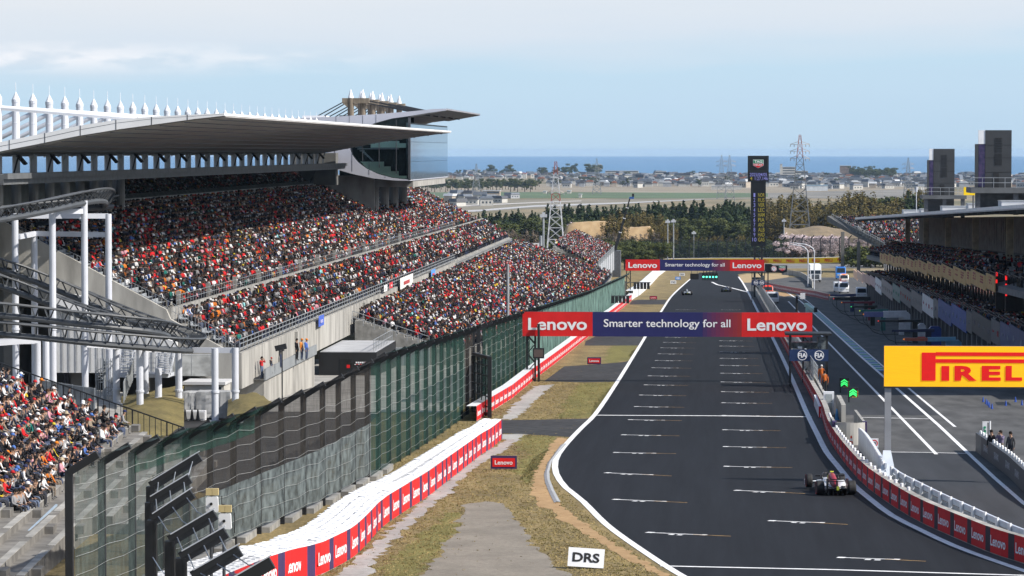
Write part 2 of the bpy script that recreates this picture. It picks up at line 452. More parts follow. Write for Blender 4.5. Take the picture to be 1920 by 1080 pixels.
# bottom of frame: wide asphalt spreads to the right
# pit lane: darker new asphalt between the wall and the fast lane line
PL = [(8.0, 126), (7.9, 200), (7.6, 300), (7.6, 420), (7.6, 520), (8.2, 580)]
sheet('pit_lane', [(7.6, 232), (15.9, 232), (15.6, 330), (15.3, 500), (13.5, 600), (8.2, 600), (7.6, 420)], .010, asphalt_lane)
exit_l = gp((1665, 905), (1700, 925), (1790, 975), (1920, 1015), (2050, 1050)); 
sheet('pit_entry', gp((1660, 848), (1815, 850), (1860, 890), (1920, 945), (2100, 1040), (2100, 1100), (1920, 1045), (1790, 990), (1690, 925), (1655, 880)), .010, asphalt_lane)
def gline(name, pts, w, m=white_paint, lift=.024):
    mb = MB(); pts = [Vector((p[0], p[1], 0)) for p in pts]
    for p, q in zip(pts[:-1], pts[1:]):
        d = (q - p); n_ = Vector((d.y, -d.x, 0)).normalized() * (w / 2)
        mb.add([(a.x, a.y, T(a.y) + lift) for a in (p - n_, p + n_, q + n_, q - n_)], [(0, 1, 2, 3)])
    return structure(name, mb, m)
gline('pit_line', [(13.1, 193), (12.95, 300), (12.8, 429), (12.6, 560)], .22)
gline('pit_line', gp((2060, 1030), (1985, 990), (1920, 945), (1865, 897), (1815, 850), (1760, 798), (1700, 745)) + [Vector((14.85, 330, 0)), Vector((14.75, 560, 0)), Vector((13.8, 640, 0))], .25)
gline('pit_line', [(16.1, 219), (16.0, 262), (15.95, 330), (15.9, 560), (15.2, 640)], .2)
gline('start_line', gp((1114, 779), (1320, 780), (1522, 782)), .55)
gline('pit_cross_line', gp((1614, 783), (1700, 785), (1742, 786)), .35)
gline('pit_cross_line', gp((1662, 848), (1740, 849), (1815, 851)), .28)
gline('track_cross_line', gp((1238, 1062), (1560, 1069), (1925, 1080)), .30)
gline('corner_line', gp((1335, 529), (1345, 534), (1372, 540), (1402, 548)), .5)
# blue and green fast lane hatch
hm_b, hm_g, hm_w = mat('blue_road_paint', (.05, .17, .36), .7, .2, 2), mat('green_road_paint', (.06, .26, .17), .7, .2, 2), white_paint
mb = MB(); y_ = 300.0; k = 0
while y_ < 520:
    mb.add([(a, b, T(b) + .022) for a, b in ((14.98, y_), (15.8, y_), (15.8, y_ + 3.2), (14.98, y_ + 3.2))], [(0, 1, 2, 3)], k % 2)
    mb.add([(a, b, T(b) + .022) for a, b in ((14.98, y_ + 3.2), (15.8, y_ + 3.2), (15.8, y_ + 4.0), (14.98, y_ + 4.0))], [(0, 1, 2, 3)], 2)
    y_ += 4.0; k += 1
structure('hatched_lane_marking', mb, [hm_b, hm_g, hm_w])
# grid boxes
slots = [((1214, 999), (1325, 1004), (1372, 1006)), ((1151, 937), (1249, 941), (1290, 943)), ((1136, 887), (1224, 891), (1261, 893)),
         ((1572, 1046), (1687, 1050), (1737, 1053)), ((1443, 977), (1546, 981), (1591, 984)), ((1379, 920), (1471, 924), (1511, 926))]
SL = [(G(*a), G(*b), G(*c)) for a, b, c in slots]
for i in range(13):
    y_ = 193 + 16 * i - (.6 * i * 0); x_ = -5.95 + .0008 * (y_ - 193)
    SL.append((Vector((x_, y_, 0)), Vector((x_ + 2.5, y_ - .5, 0)), Vector((x_ + 3.7, y_ - .7, 0))))
    x_ = .57; y_ = 182.6 + 16 * i
    SL.append((Vector((x_, y_, 0)), Vector((x_ + 2.6, y_ - .5, 0)), Vector((x_ + 3.8, y_ - .7, 0))))
for y_ in (455, 480, 505):
    for x_ in (-6, 1.0): SL.append((Vector((x_, y_, 0)), Vector((x_ + 3.0, y_, 0)), Vector((x_ + 3.2, y_, 0))))
mb = MB()
def mline(p, q, w, mi, lift=.022):
    d = q - p; n_ = Vector((d.y, -d.x, 0)).normalized() * (w / 2)
    mb.add([(a.x, a.y, T(a.y) + lift) for a in (p - n_, p + n_, q + n_, q - n_)], [(0, 1, 2, 3)], mi)
for a, b, c in SL:
    d = (b - a).normalized(); n_ = Vector((d.y, -d.x, 0)); back = n_
    mline(a, b, .17, 0); mline(a - d * .05, a + d * .28, .42, 0, .024); mline(b - d * .25, b, .36, 0, .024)
    mline(a + d * 1.2 + n_ * .45, a + d * 1.45 + n_ * .45, .3, 0); mline(a + d * 1.6 + n_ * .45, a + d * 1.85 + n_ * .45, .3, 0)
    mline(b + n_ * .1 - d * .6, c + n_ * .1, .10, 1, .026)
structure('grid_markings', mb, [white_paint, orange_paint])

# left verge: bare soil, gravel, access roads, kerb
sheet('soil_strip', gp((1044, 820), (1066, 822), (1040, 850), (1022, 880), (1026, 915), (1050, 945), (1100, 985), (1180, 1035), (1262, 1082), (1240, 1082), (1150, 1035), (1080, 990), (1050, 975), (1040, 958), (1012, 950), (998, 925), (1000, 895), (1015, 862)), .006, soil_mat, .09)
sheet('gravel_run_off', gp((880, 945), (925, 941), (950, 950), (965, 970), (985, 1000), (1025, 1045), (1062, 1085), (1090, 1120), (760, 1120), (790, 1080), (830, 1030), (858, 1000), (862, 965)), .006, gravel_mat, .16)
sheet('pale_gravel_strip', gp((940, 815), (985, 813), (975, 825), (935, 850), (880, 885), (840, 925), (790, 968), (745, 1010), (705, 1050), (690, 1090), (560, 1110), (640, 1075), (700, 1020), (760, 968), (820, 915), (880, 868), (945, 828)), .007, gravel_pale, .12)
sheet('pale_gravel_strip', gp((962, 788), (941, 785), (985, 738), (1010, 722), (1039, 721), (1005, 748), (985, 770)), .007, gravel_pale, .12)
sheet('access_road', gp((940, 788), (1010, 787), (1101, 785), (1112, 783), (1075, 820), (1040, 818), (985, 814), (938, 813)), .008, asphalt_old)
sheet('access_road', gp((1020, 715), (1058, 687), (1110, 684), (1168, 679), (1182, 676), (1155, 716), (1090, 717)), .008, asphalt_old)
sheet('access_road', gp((1098, 640), (1118, 630), (1206, 631), (1198, 648), (1150, 648), (1096, 648)), .008, asphalt_old)
sheet('access_road', gp((1185, 564), (1195, 562), (1250, 562), (1246, 571), (1180, 571)), .008, asphalt_old)
sheet('green_verge', gp((1060, 750), (1075, 735), (1085, 718), (1155, 717), (1107, 783), (1042, 785)), .005, grass_green, .22)
sheet('green_verge', gp((1140, 655), (1150, 648), (1196, 648), (1182, 675), (1168, 678), (1130, 682)), .005, grass_green, .22)
sheet('green_verge', gp((942, 815), (1044, 819), (1035, 835), (1015, 850), (1000, 875), (985, 905), (960, 880), (985, 850)), .0045, grass_green, .22)
sheet('green_verge', gp((700, 1085), (770, 1020), (830, 965), (862, 962), (852, 1003), (800, 1060), (785, 1090)), .0045, grass_green, .22)
mb = MB()
kO = gp((1051, 835), (1040, 850), (1027, 868), (1020, 890), (1022, 905), (1030, 925), (1039, 943))
kI = gp((1063, 832), (1047, 850), (1035, 866), (1030, 885), (1031, 900), (1039, 920), (1051, 942))
for i in range(len(kO) - 1):
    a, b, c, d = kO[i], kI[i], kI[i + 1], kO[i + 1]; m1, m2 = (a + b) / 2, (c + d) / 2
    up = lambda p, h: (p.x, p.y, T(p.y) + h)
    mb.add([up(a, .02), up(m1, .07), up(m2, .07), up(d, .02)], [(0, 1, 2, 3)])
    mb.add([up(m1, .06), up(b, .03), up(c, .03), up(m2, .06)], [(0, 1, 2, 3)])
    mb.add([up(m1, .06), up(m1, .07), up(m2, .07), up(m2, .06)], [(0, 1, 2, 3)])
tag(structure('kerb', mb, kerb_mat), kind='structure')

# real tufts over the mown verge
def inside(poly, X, Y):
    r = np.zeros(len(X), bool); n_ = len(poly)
    for i in range(n_):
        (x0, y0), (x1, y1) = poly[i], poly[(i + 1) % n_]
        if y0 == y1: continue
        r ^= ((y0 > Y) != (y1 > Y)) & (X < (x1 - x0) * (Y - y0) / (y1 - y0) + x0)
    return r
n_t = 60000
TY = 118 + 190 * RS.rand(n_t) ** 1.5; TX = RS.uniform(-18.5, -.5, n_t)
lx = np.interp(TY, [p.y for p in LE], [p.x for p in LE])
ok = TX < lx - .25
for q in BARE + [[(p.x, p.y) for p in kO] + [(p.x, p.y) for p in kI[::-1]]]: ok &= ~inside(q, TX, TY) | (RS.rand(n_t) < .012)
TX, TY = TX[ok], TY[ok]; n_t = len(TX); V_ = np.zeros((n_t, 9, 3))
for b in range(3):
    a = RS.rand(n_t) * 6.283; h = RS.uniform(.015, .055, n_t); w = RS.uniform(.015, .05, n_t); ox, oy = RS.normal(0, .06, n_t), RS.normal(0, .09, n_t)
    for k, (s_, t_) in enumerate(((-1, 0), (1, 0), (.2, 1))):
        V_[:, b * 3 + k, 0] = TX + ox + np.cos(a) * w * s_ + (RS.normal(0, .03, n_t) if t_ else 0); V_[:, b * 3 + k, 1] = TY + oy + np.sin(a) * w * s_; V_[:, b * 3 + k, 2] = -13.8 - .0213 * (TY + oy) + h * t_
me = bpy.data.meshes.new('grass_tufts'); me.from_pydata(V_.reshape(-1, 3).tolist(), [], np.arange(n_t * 9).reshape(-1, 3).tolist()); me.materials.append(mat('grass_blades', (.12, .105, .028), .9, .3, 1.2, c2=(.33, .255, .115), lo=.36, hi=.62, nr=.7, stretch=(1, .4, 1)))
o = bpy.data.objects.new('grass_tufts', me); col.objects.link(o); tag(o, 'short dry tufts over the verge', kind='stuff')
# ---------------------------------------------------------------- main grandstand (level rows, parallel to the straight)
Y0, Y1 = 237.0, 560.0
XW, ZW = -35.0, -14.95                         # top of the front wall
LOW = [(-35.6 - .85 * i, -14.75 + .5 * i) for i in range(5)]           # (front x of tread, z of tread)
UP = [(-40.6 - .79 * i, -12.1 + .405 * i) for i in range(17)]
stand = thing('main_grandstand', 'long roofed concrete grandstand with white masts, packed with spectators on the left', 'grandstand', (-45, 400, T(400)))
mb = MB()
# stepped terraces as one extruded profile
prof = [(XW, -17.4), (XW, -14.95), (-35.35, -14.95), (-35.35, -14.75)]
for i, (x, z) in enumerate(LOW):
    prof += [(x + .25 if i == 0 else x, z), (x - .85, z)]
    if i < len(LOW) - 1: prof += [(x - .85, z + .5)]
prof += [(-39.9, -11.5), (-40.15, -11.5), (-40.15, -12.1), (-40.6, -12.1)]
for i, (x, z) in enumerate(UP):
    if i: prof += [(x, z)]
    prof += [(x - .79, z)]
    if i < len(UP) - 1: prof += [(x - .79, z + .405)]
xb = UP[-1][0] - .79
prof += [(xb, -5.2), (xb - 1.6, -5.2), (xb - 1.6, -7.8), (-42.0, -14.6), (-36.2, -17.4)]
def clean(p):
    out = []
    for q in p:
        if not out or abs(q[0] - out[-1][0]) + abs(q[1] - out[-1][1]) > 1e-4: out.append(q)
    return out
prof = clean(prof)
mb.prism([(x, Y0, z) for x, z in prof], (0, 435 - Y0, 0))
# past the end of the front wall the lower rows carry on behind an open rail
prof2 = [(x, max(z, -17.4) if z > -15.2 else -16.2) for x, z in prof]
mb.prism([(x, 435.02, z) for x, z in clean(prof2)], (0, Y1 - 435, 0))
mb.build('terrace', terrace_mat, stand)
mb = MB()
for a, b in ((237.0, 268), (268.4, 320), (320.4, 362), (362.4, 435)):
    mb.box(-34.98, -34.70, a, b, -17.45, -14.80)
    mb.box(-34.70, -34.45, b - .8, b, -17.6, -14.9)
mb.build('front_wall', concrete_pale, stand)
# side wall under the near end with a dark open undercroft
mb = MB()
edge = [(-35.0, -14.95), (-39.9, -12.3), (-40.2, -11.6), (xb, -4.2), (xb - 1.6, -4.2)]
low_e = [(xb - 1.6, -6.9), (-46, -11.0), (-41, -14.1), (-36, -17.4), (-35, -18.0)]
mb.prism([(x, Y0 - .5, z) for x, z in edge + low_e], (0, .48, 0))
mb.build('side_wall', concrete_pale, stand)
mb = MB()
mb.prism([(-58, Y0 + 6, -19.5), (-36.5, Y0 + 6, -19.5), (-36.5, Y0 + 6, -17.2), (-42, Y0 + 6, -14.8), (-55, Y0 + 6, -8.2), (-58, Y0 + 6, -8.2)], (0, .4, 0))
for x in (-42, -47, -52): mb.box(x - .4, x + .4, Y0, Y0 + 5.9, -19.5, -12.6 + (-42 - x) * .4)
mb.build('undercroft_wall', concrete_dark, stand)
# railings: front wall, mid walkway, near edge
def rail_line(mb, pts, h, step, r=.03, bars=2, mi=0):
    pts = [Vector(p) for p in pts]
    for p, q in zip(pts[:-1], pts[1:]):
        n_ = max(1, int((q - p).length / step))
        for k in range(bars):
            hz = h * (1 - k / max(bars, 1)); mb.beam(p + Vector((0, 0, hz)), q + Vector((0, 0, hz)), r * 1.6, r * 1.6, mi)
        for i in range(n_ + 1):
            s_ = p + (q - p) * (i / n_); mb.beam(s_, s_ + Vector((0, 0, h)), r * 1.4, r * 1.4, mi)
mb = MB()
rail_line(mb, [(-34.85, 237, -14.8), (-34.85, 435, -14.8)], 1.0, 2.0, .035, 3)
rail_line(mb, [(-34.9, 435, -16.0), (-34.9, 560, -16.0)], 1.0, 2.0, .035, 3)
mb.build('front_railing', grey_steel, stand)
mb = MB(); rail_line(mb, [(-40.0, 240, -11.5), (-40.0, 500, -11.5)], .8, 1.3, .018, 2); mb.build('walkway_railing', grey_steel, stand)
mb = MB(); rail_line(mb, [(-35.2, Y0 + .25, -14.9), (-39.9, Y0 + .25, -12.3), (-40.6, Y0 + .25, -11.9), (xb, Y0 + .25, -5.3)], 1.15, .28, .02, 2)
mb.build('edge_railing', grey_steel, stand)
# stair gangways (a lighter strip and side bars through the rows)
AISLES = [Y0 + 9 + 14.5 * i for i in range(22)]
for ya in AISLES:
    mb = MB()
    for x, z in UP: mb.box(x - .40, x - .02, ya - .5, ya + .5, z + .002, z + .22)
    if ya < 430: mb.box(-40.9, -40.55, ya - .9, ya - .75, -12.0, -10.6)
    mb.build('gangway_steps', concrete_pale, stand)
# grey bench seats show where rows are empty near the near end
mb = MB()
for x, z in UP[1:] + LOW[1:]:
    y_ = Y0 + .9
    while y_ < Y0 + 16: mb.box(x - .42, x - .05, y_, y_ + .44, z + .36, z + .42); mb.box(x - .5, x - .44, y_, y_ + .44, z + .42, z + .68); y_ += .52
mb.build('bench_seats', mat('grey_plastic', (.30, .32, .34), .5, .1, 3), stand)
# roof
top = [(-35.3, 2.75), (-36.5, 2.70), (-38.5, 2.62), (-40.5, 2.52), (-43.1, 2.28), (-46.0, 1.85), (-48.6, 1.28), (-52.0, .62), (-54.6, .2)]
bot = [(-54.6, -.30), (-52, -.06), (-49, .52), (-46, 1.12), (-43, 1.6), (-40, 2.0), (-37.5, 2.34), (-35.3, 2.58)]
RY0, RY1 = 233.0, 435.0
mb = MB(); mb.prism([(x, RY0, z) for x, z in top + bot], (0, RY1 - RY0, 0))
rf = mb.build('roof', roof_white, stand)
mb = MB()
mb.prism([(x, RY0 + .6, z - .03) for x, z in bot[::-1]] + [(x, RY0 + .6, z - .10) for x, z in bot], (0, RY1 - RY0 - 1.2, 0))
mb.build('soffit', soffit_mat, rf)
mb = MB()
for k in range(10):
    x = -36.5 - 1.8 * k; z = np.interp(-x, [-a for a, b in bot[::-1]], [b for a, b in bot[::-1]])
    mb.box(x - .03, x + .03, RY0 + .7, RY1 - .7, z - .16, z - .10)
mb.build('soffit_ribs', dark_steel, rf)
mb = MB()
for k in range(7):                                                     # panel joints on the edge fascia
    x = -38 - 2.6 * k; zt = np.interp(-x, [-a for a, b in top], [b for a, b in top]); zb = np.interp(-x, [-a for a, b in bot[::-1]], [b for a, b in bot[::-1]])
    mb.box(x - .03, x + .03, RY0 - .012, RY0 + .05, zb, zt)
mb.prism([(x, RY0 - .01, z - .30 * min(1, (z2 - 0) )) for (x, z), z2 in zip(top, [.2, .25, .4, .5, .7, 1, 1, 1, 1])] + [(x, RY0 - .01, z - .33 * min(1, z2)) for (x, z), z2 in zip(top[::-1], [1, 1, 1, 1, .7, .5, .4, .25, .2])], (0, .03, 0))
mb.build('fascia_joint', dark_steel, rf)
# masts through the roof with cones, needles and stays
XM = -53.0
mast0 = None
for i in range(32):
    y_ = 238.3 + 6.22 * i
    if mast0 is None:
        root = stand; base = Vector((XM, y_, -2.0))
        mb = MB(); mb.lathe((XM, y_, -7.5), [(.30, 5.3), (.30, 9.6), (.315, 9.62), (.315, 9.7), (.30, 9.72), (.30, 11.2), (.325, 11.22), (.325, 11.45), (.30, 11.46)], 14)
        mast0 = mb.build('roof_mast', pale_steel, stand, smooth=False); parts = [mast0]
        mb = MB(); mb.lathe((XM, y_, -7.5), [(.31, 11.45), (.045, 11.98), (.020, 12.0), (.016, 12.75)], 12); c1 = mb.build('mast_cone', white_coat, mast0)
        mb = MB(); mb.tube((XM, y_, 3.25), (-42.6, y_, 2.42), .19, .19, 10, caps=False); c2 = mb.build('front_stay', white_coat, mast0)
        mb = MB(); mb.tube((XM, y_, 3.0), (-60, y_, -.4), .17, .17, 8, caps=False); c3 = mb.build('rear_stay', pale_steel, mast0)
        mb = MB(); mb.tube((XM, y_, -2.3), (XM, y_, -7.4), .38, .38, 12, caps=False); 
        c4 = mb.build('lower_column', concrete, mast0)
    elif i < 9:
        c = copy_tree(mast0, stand); c.location = mast0.location + Vector((0, 6.22 * i, 0))
    else:
        c = copy_tree(mast0, stand); c.location = mast0.location + Vector((0, 6.22 * i, 0))
        for ch in list(c.children):
            if ch.name.startswith('lower_column'): bpy.data.objects.remove(ch)
# dark technical deck with floodlights under the roof
mb = MB(); mb.box(-52.6, -49.9, 226, 438, -2.35, -1.62); mb.box(-49.9, -49.6, 226, 438, -1.95, -1.55); mb.build('lighting_deck', mat('deck_steel', (.10, .105, .11), .6, .2, 1), stand)
fl0 = None
for i in range(16):
    y_ = 241.4 + 12.44 * i
    if fl0 is None:
        mb = MB(); mb.obox((-51.9, y_, -.62), (.08, 0, .06), (0, .40, 0), (-.30, 0, .34)); mb.tube((-52.2, y_, -.5), (-52.5, y_, -1.6), .07); mb.tube((-52.0, y_, -.5), (-52.6, y_, .1), .06)
        fl0 = mb.build('floodlight', black_steel, stand)
    else:
        c = fl0.copy(); col.objects.link(c); c.location = fl0.location + Vector((0, 12.44 * i, 0))
pl0 = None
for i in range(16):
    mb = MB() if pl0 is None else mb
    if pl0 is None:
        y_ = 247.6; mb.path([(-52.5, y_, -1.6), (-52.5, y_, -.7), (-52.3, y_ + .1, -.45), (-52.3, y_ + .1, 0)], .09, 6); pl0 = mb.build('drain_pipe', grey_steel, stand)
    else:
        c = pl0.copy(); col.objects.link(c); c.location = pl0.location + Vector((0, 12.44 * i, 0))
# lounge level under the deck: recess at the near end, then leaning glass
mb = MB(); mb.box(-57.5, -57.2, 226, 440, -8, -1.9); mb.box(-57.2, -54.2, 226, 296, -2.5, -2.3); mb.box(-57.2, -53.9, 226, 440, -5.0, -4.6)
mb.build('lounge_wall', mat('lounge_render', (.22, .22, .20), .8, .15, 1), stand)
mb = MB(); mb.box(-54.6, -54.0, 226, 440, -5.9, -4.35); mb.build('parapet', concrete, stand)
gm = mat('dark_green_glass', (.012, .020, .018), .04, .2, 1, spec=.9)
mb = MB()
for i in range(24):
    y_ = 292 + 6 * i; mb.add([(-54.5, y_ + .04, -4.35), (-54.5, y_ + 5.96, -4.35), (-53.5, y_ + 5.96, -2.25), (-53.5, y_ + .04, -2.25)], [(0, 1, 2, 3)])
mb.build('lounge_glass', gm, stand)
mb = MB()
mb.box(-57, -54.2, 437, 440, -8, 2); mb.box(-54, -51, 436, 439, -4.5, -.2); mb.build('end_core', concrete_dark, stand)

# ---------------------------------------------------------------- suite building at the far end of the stand
sb = thing('suite_building', 'glass hospitality block with curved silver cladding at far end of the grandstand', 'building', (-47, 470, T(470)))
YS, YE = 440.0, 503.0
outer = [(505, 222), (560, 221.5), (620, 219), (700, 214.5), (768, 209), (812, 204.5), (838, 203.5)]
inner = [(836, 207), (800, 212), (768, 217.5), (735, 222), (702, 231), (675, 246), (657, 264), (655, 274), (660, 290), (671, 304), (687, 316), (708, 326), (735, 333.5), (768, 337)]
lower = [(768, 339.2), (740, 338.5), (700, 334.5), (660, 326), (632, 318), (614, 313), (614, 282), (560, 278), (505, 262)]
P = lambda L, y: [PY(a, b, y) for a, b in L]
mb = MB(); mb.prism([tuple(p) for p in P(outer + inner + lower, YS)], (0, YE - YS, 0)); mb.build('curved_cladding', clad_mat, sb)
mb = MB()
for u in (628, 660, 692, 722): 
    p, q = PY(u, 312 + (u - 614) * .2, YS - .01), PY(u, 270 + max(0, (u - 655)) * .9, YS - .01)
    mb.beam(p, q, .05, .03)
for u in (630, 655, 680, 705): mb.beam(PY(u, 219 - (u - 630) * .05, YS - .01), PY(u, 250 - (u - 655) * .36, YS - .01), .05, .03)
mb.build('cladding_joint', dark_steel, sb)
# roof underside and pale edge
e0, e1 = PY(839, 203.3, YS), PY(770, 217, YS)
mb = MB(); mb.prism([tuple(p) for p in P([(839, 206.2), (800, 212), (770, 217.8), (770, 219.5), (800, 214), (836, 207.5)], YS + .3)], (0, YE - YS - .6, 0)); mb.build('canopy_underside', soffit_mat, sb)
# interior, then glazing
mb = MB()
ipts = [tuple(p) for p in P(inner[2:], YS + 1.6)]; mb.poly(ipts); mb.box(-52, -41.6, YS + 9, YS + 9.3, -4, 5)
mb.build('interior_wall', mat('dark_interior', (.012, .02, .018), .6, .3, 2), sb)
mint = mat('pale_green_panel', (.70, .84, .74), .6, .05, 1)
mb = MB()
mb.prism([tuple(p) for p in P([(676, 303), (719, 303), (719, 312), (732, 312), (732, 321), (747, 321), (747, 329.5), (763, 329.5), (763, 336), (735, 332.5), (708, 325), (690, 317)], YS + .5)], (0, .6, 0))
mb.prism([tuple(p) for p in P([(689, 264.5), (748, 264.5), (748, 268.5), (761, 268.5), (761, 277), (695, 277), (695, 271), (689, 271)], YS + .5)], (0, .6, 0))
mb.build('stepped_panel', mint, sb)
mb = MB()
for k in range(7): mb.beam(PY(661 + k * 4.5, 272 + k * 3.6, YS + .6), PY(676 + k * 2.5, 272 + k * 3.6, YS + .6), .18, .12)
mb.beam(PY(680, 283, YS + .55), PY(700, 302, YS + .55), .25, .2); mb.beam(PY(672, 279, YS + .5), PY(748, 279, YS + .5), .1, .1)
mb.build('stair', pale_steel, sb)
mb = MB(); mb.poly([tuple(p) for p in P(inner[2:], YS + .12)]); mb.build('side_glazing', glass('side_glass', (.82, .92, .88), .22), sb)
mb = MB()
for u in (680, 711, 743, 766.5): mb.beam(PY(u, 303 + (u - 680) * .36 if u < 766 else 336, YS + .06), PY(u, 244 - (u - 680) * .3, YS + .06), .09, .06)
mb.build('glazing_bar', dark_steel, sb)
xf = PY(768, 300, YS).x
fg = mat('sky_reflecting_glass', (.20, .30, .36), .04, .06, .25, metal=.75, stretch=(1, 1, .1))
mb = MB(); n_ = 24
for i in range(n_):
    a, b = YS + .3 + (YE - YS - .3) * i / n_, YS + .3 + (YE - YS - .3) * (i + 1) / n_
    for (z0, z1) in ((-3.85, -1.4), (-1.36, 1.3), (1.34, 3.7)): mb.add([(xf, a + .03, z0), (xf, b - .03, z0), (xf, b - .03, z1), (xf, a + .03, z1)], [(0, 1, 2, 3)])
mb.build('front_glazing', fg, sb)
mb = MB(); mb.box(xf - .5, xf - .05, YS + .6, YE, -3.9, 3.9); mb.build('front_core', mat('front_core', (.10, .14, .16), .5, .1, 1), sb)
mb = MB(); mb.box(xf - .2, xf + .12, YS, YS + .35, -3.9, 4.6); mb.build('corner_post', dark_steel, sb)
mb = MB()
for y_ in (452, 466, 480, 494): mb.tube((-47.5, y_, -9.5), (-47.5, y_, -3.2), .7, .7, 12)
mb.box(-55, -46.6, 444, 444.5, -9.5, -3.3); mb.box(-50, -41.5, 446, 500, -4.9, -3.9)
mb.build('undercroft_column', concrete, sb)
# five pairs of concrete pylons with cable stays
rust = mat('lichened_concrete', (.17, .14, .105), .95, .3, 1.5, bump=.3, stretch=(1, 1, .3))
XP = -49.5; pyl = None
for i in range(5):
    y_ = 441 + 12.8 * i
    if pyl is None:
        mb = MB()
        for d in (0, 1.55): mb.lathe((XP + d, y_ + .6 * d, 3.6), [(.43, 0), (.43, 3.66)], 12)
        mb.box(XP - 1.15, XP + 2.5, y_ - .3, y_ + 1.2, 6.55, 7.25); mb.prism([(XP - 1.15, y_ - .3, 6.6), (XP - .3, y_ - .3, 5.9), (XP - .3, y_ - .3, 6.6)], (0, .9, 0))
        pyl = mb.build('roof_pylon', rust, sb)
        mb = MB()
        for d in (0, 1.55): mb.lathe((XP + d, y_ + .6 * d, 7.26), [(.40, .0), (.37, .15), (.05, 1.2)], 12)
        mb.build('pylon_cap', white_coat, pyl)
        mb = MB()
        for k in range(2):
            mb.tube((XP - 1.0, y_ + .4, 6.75 - .35 * k), (XP - 9.5 + .6 * k, y_ + .4, 2.2 - .4 * k), .075, .075, 5)
            mb.tube((XP + 2.3, y_ + .4, 6.9 - .35 * k), (XP + 10.8, y_ + .4, 5.15 - .3 * k), .085, .085, 5)
        mb.obox((XP - 9.3, y_ + .4, 2.2), (.8, 0, .45), (0, .25, 0), (-.12, 0, .22))
        mb.build('stay_cable', black_steel, pyl)
    else:
        c = copy_tree(pyl, sb); c.location = pyl.location + Vector((0, 12.8 * i, 0))
mb = MB(); a = PY(538, 222, 425); mb.box(a.x, a.x + 3, 441, 447, 3.4, a.z + .55); mb.box(a.x + 4, a.x + 6, 441, 447, 3.3, a.z); mb.build('plant_room', white_coat, sb)

# ---------------------------------------------------------------- lower stand between wall and fence
def lower_front(y): return min(-18.6, -35 + ((-15.8) - (T(y) + 1.2)) / .337)
ls = thing('lower_grandstand', 'open lower terrace packed with spectators between concrete wall and debris fence', 'grandstand', (-27, 430, T(430)))
LROWS = []
mb = MB()
for i in range(21):
    x = -34.2 + .78 * i; z = -16.1 - .263 * i
    ya = None
    for y in range(308, 560, 2):
        if lower_front(y) >= x: ya = y; break
    if ya is None: continue
    LROWS.append((x, z, ya)); mb.box(x - .02, x + .78, ya, 560, min(T(560), z - 4), z)
mb.build('terrace', terrace_mat, ls)
mb = MB(); rail_line(mb, [(-18.2, 470, -21.4), (-18.2, 560, -21.4)], 1.0, 2, .03, 2); mb.build('front_railing', grey_steel, ls)
mb = MB(); mb.prism([(-35.2, 560.3, -15.2), (-18.0, 560.3, -21.0), (-18.0, 560.3, -23.5), (-35.2, 560.3, -18)], (0, .3, 0)); mb.build('end_screen', black_steel, ls)
mb = MB(); rail_line(mb, [(-34.3, 306.5, -16.2), (-27.0, 306.5, -18.6)], 1.1, 1.0, .04, 2); mb.box(-34.8, -27, 306.6, 307.4, -21, -18.6); mb.build('near_railing', grey_steel, ls)

# ---------------------------------------------------------------- far stand past the lower terrace (three-cornered seen from here)
fs_ = thing('far_grandstand', 'small uncovered far grandstand full of spectators left of the crane', 'grandstand', (-29, 745, T(745)))
FROWS = []; mb = MB()
for i in range(14):
    x = -34.4 + .66 * i; z = -20.2 - .30 * i
    FROWS.append((x, z, 694 - 1.0 * i, 800)); mb.box(x, x + .67, 690, 802, T(760) - 2, z)
mb.build('terrace', terrace_mat, fs_)
mb = MB(); mb.box(-25.1, -24.8, 690, 802, -29, -24.0); mb.build('front_wall', pale_steel, fs_)
mb = MB()
rail_line(mb, [(-24.7, 688, -24.4), (-24.7, 802, -24.4)], 1.2, 3, .05, 3)
rail_line(mb, [(-34.4, 802.2, -20.2), (-25.0, 802.2, -24.3)], 1.1, 1.5, .05, 2)
for i in range(9): mb.beam((-24.6, 690 + 13 * i, -29), (-24.6, 690 + 13 * i, -23.2), .2, .2)
mb.build('steel_railing', grey_steel, fs_)

# ---------------------------------------------------------------- curved stand beyond the pit building
rs_ = thing('corner_grandstand', 'far uncovered grandstand with spectators right, behind the pit roof', 'grandstand', (50, 830, T(830)))
RROWS = []; mb = MB()
zt_, yb_ = PY(1600, 411, 900).z, 900
for i in range(17):
    z = zt_ - .40 * i; y_ = 900 - 4.2 * i * .55
    xl = PY(1563 + 6.2 * i, 0, y_).x
    RROWS.append((z, y_, xl, 62)); mb.box(xl, 64, y_ - 2.35, y_, z - .42, z)
mb.build('terrace', terrace_mat, rs_)
mb = MB()
a0 = (RROWS[0][2] - .3, 900, zt_ + .2); a1 = (RROWS[-1][2] - .3, RROWS[-1][1], RROWS[-1][0] + .2)
mb.prism([(a0[0] - 1.2, 899, a0[2] + .7), (a0[0] + .2, 899, a0[2] + .7), (a1[0] + .2, a1[1], a1[2] + .7), (a1[0] + .2, a1[1], a1[2] - 1.6), (a0[0] - 1.2, 899, a0[2] - .9)], (0, 1.0, 0))
for u, v in ((1579, 434), (1609, 452)):
    p = PY(u, v, 880); mb.box(p.x - .45, p.x + .45, 876, 877, ground(876), p.z)
mb.build('raker_beam', concrete_dark, rs_)
mb = MB(); rail_line(mb, [a0, a1], 1.3, 1.6, .06, 2); mb.build('edge_railing', grey_steel, rs_)
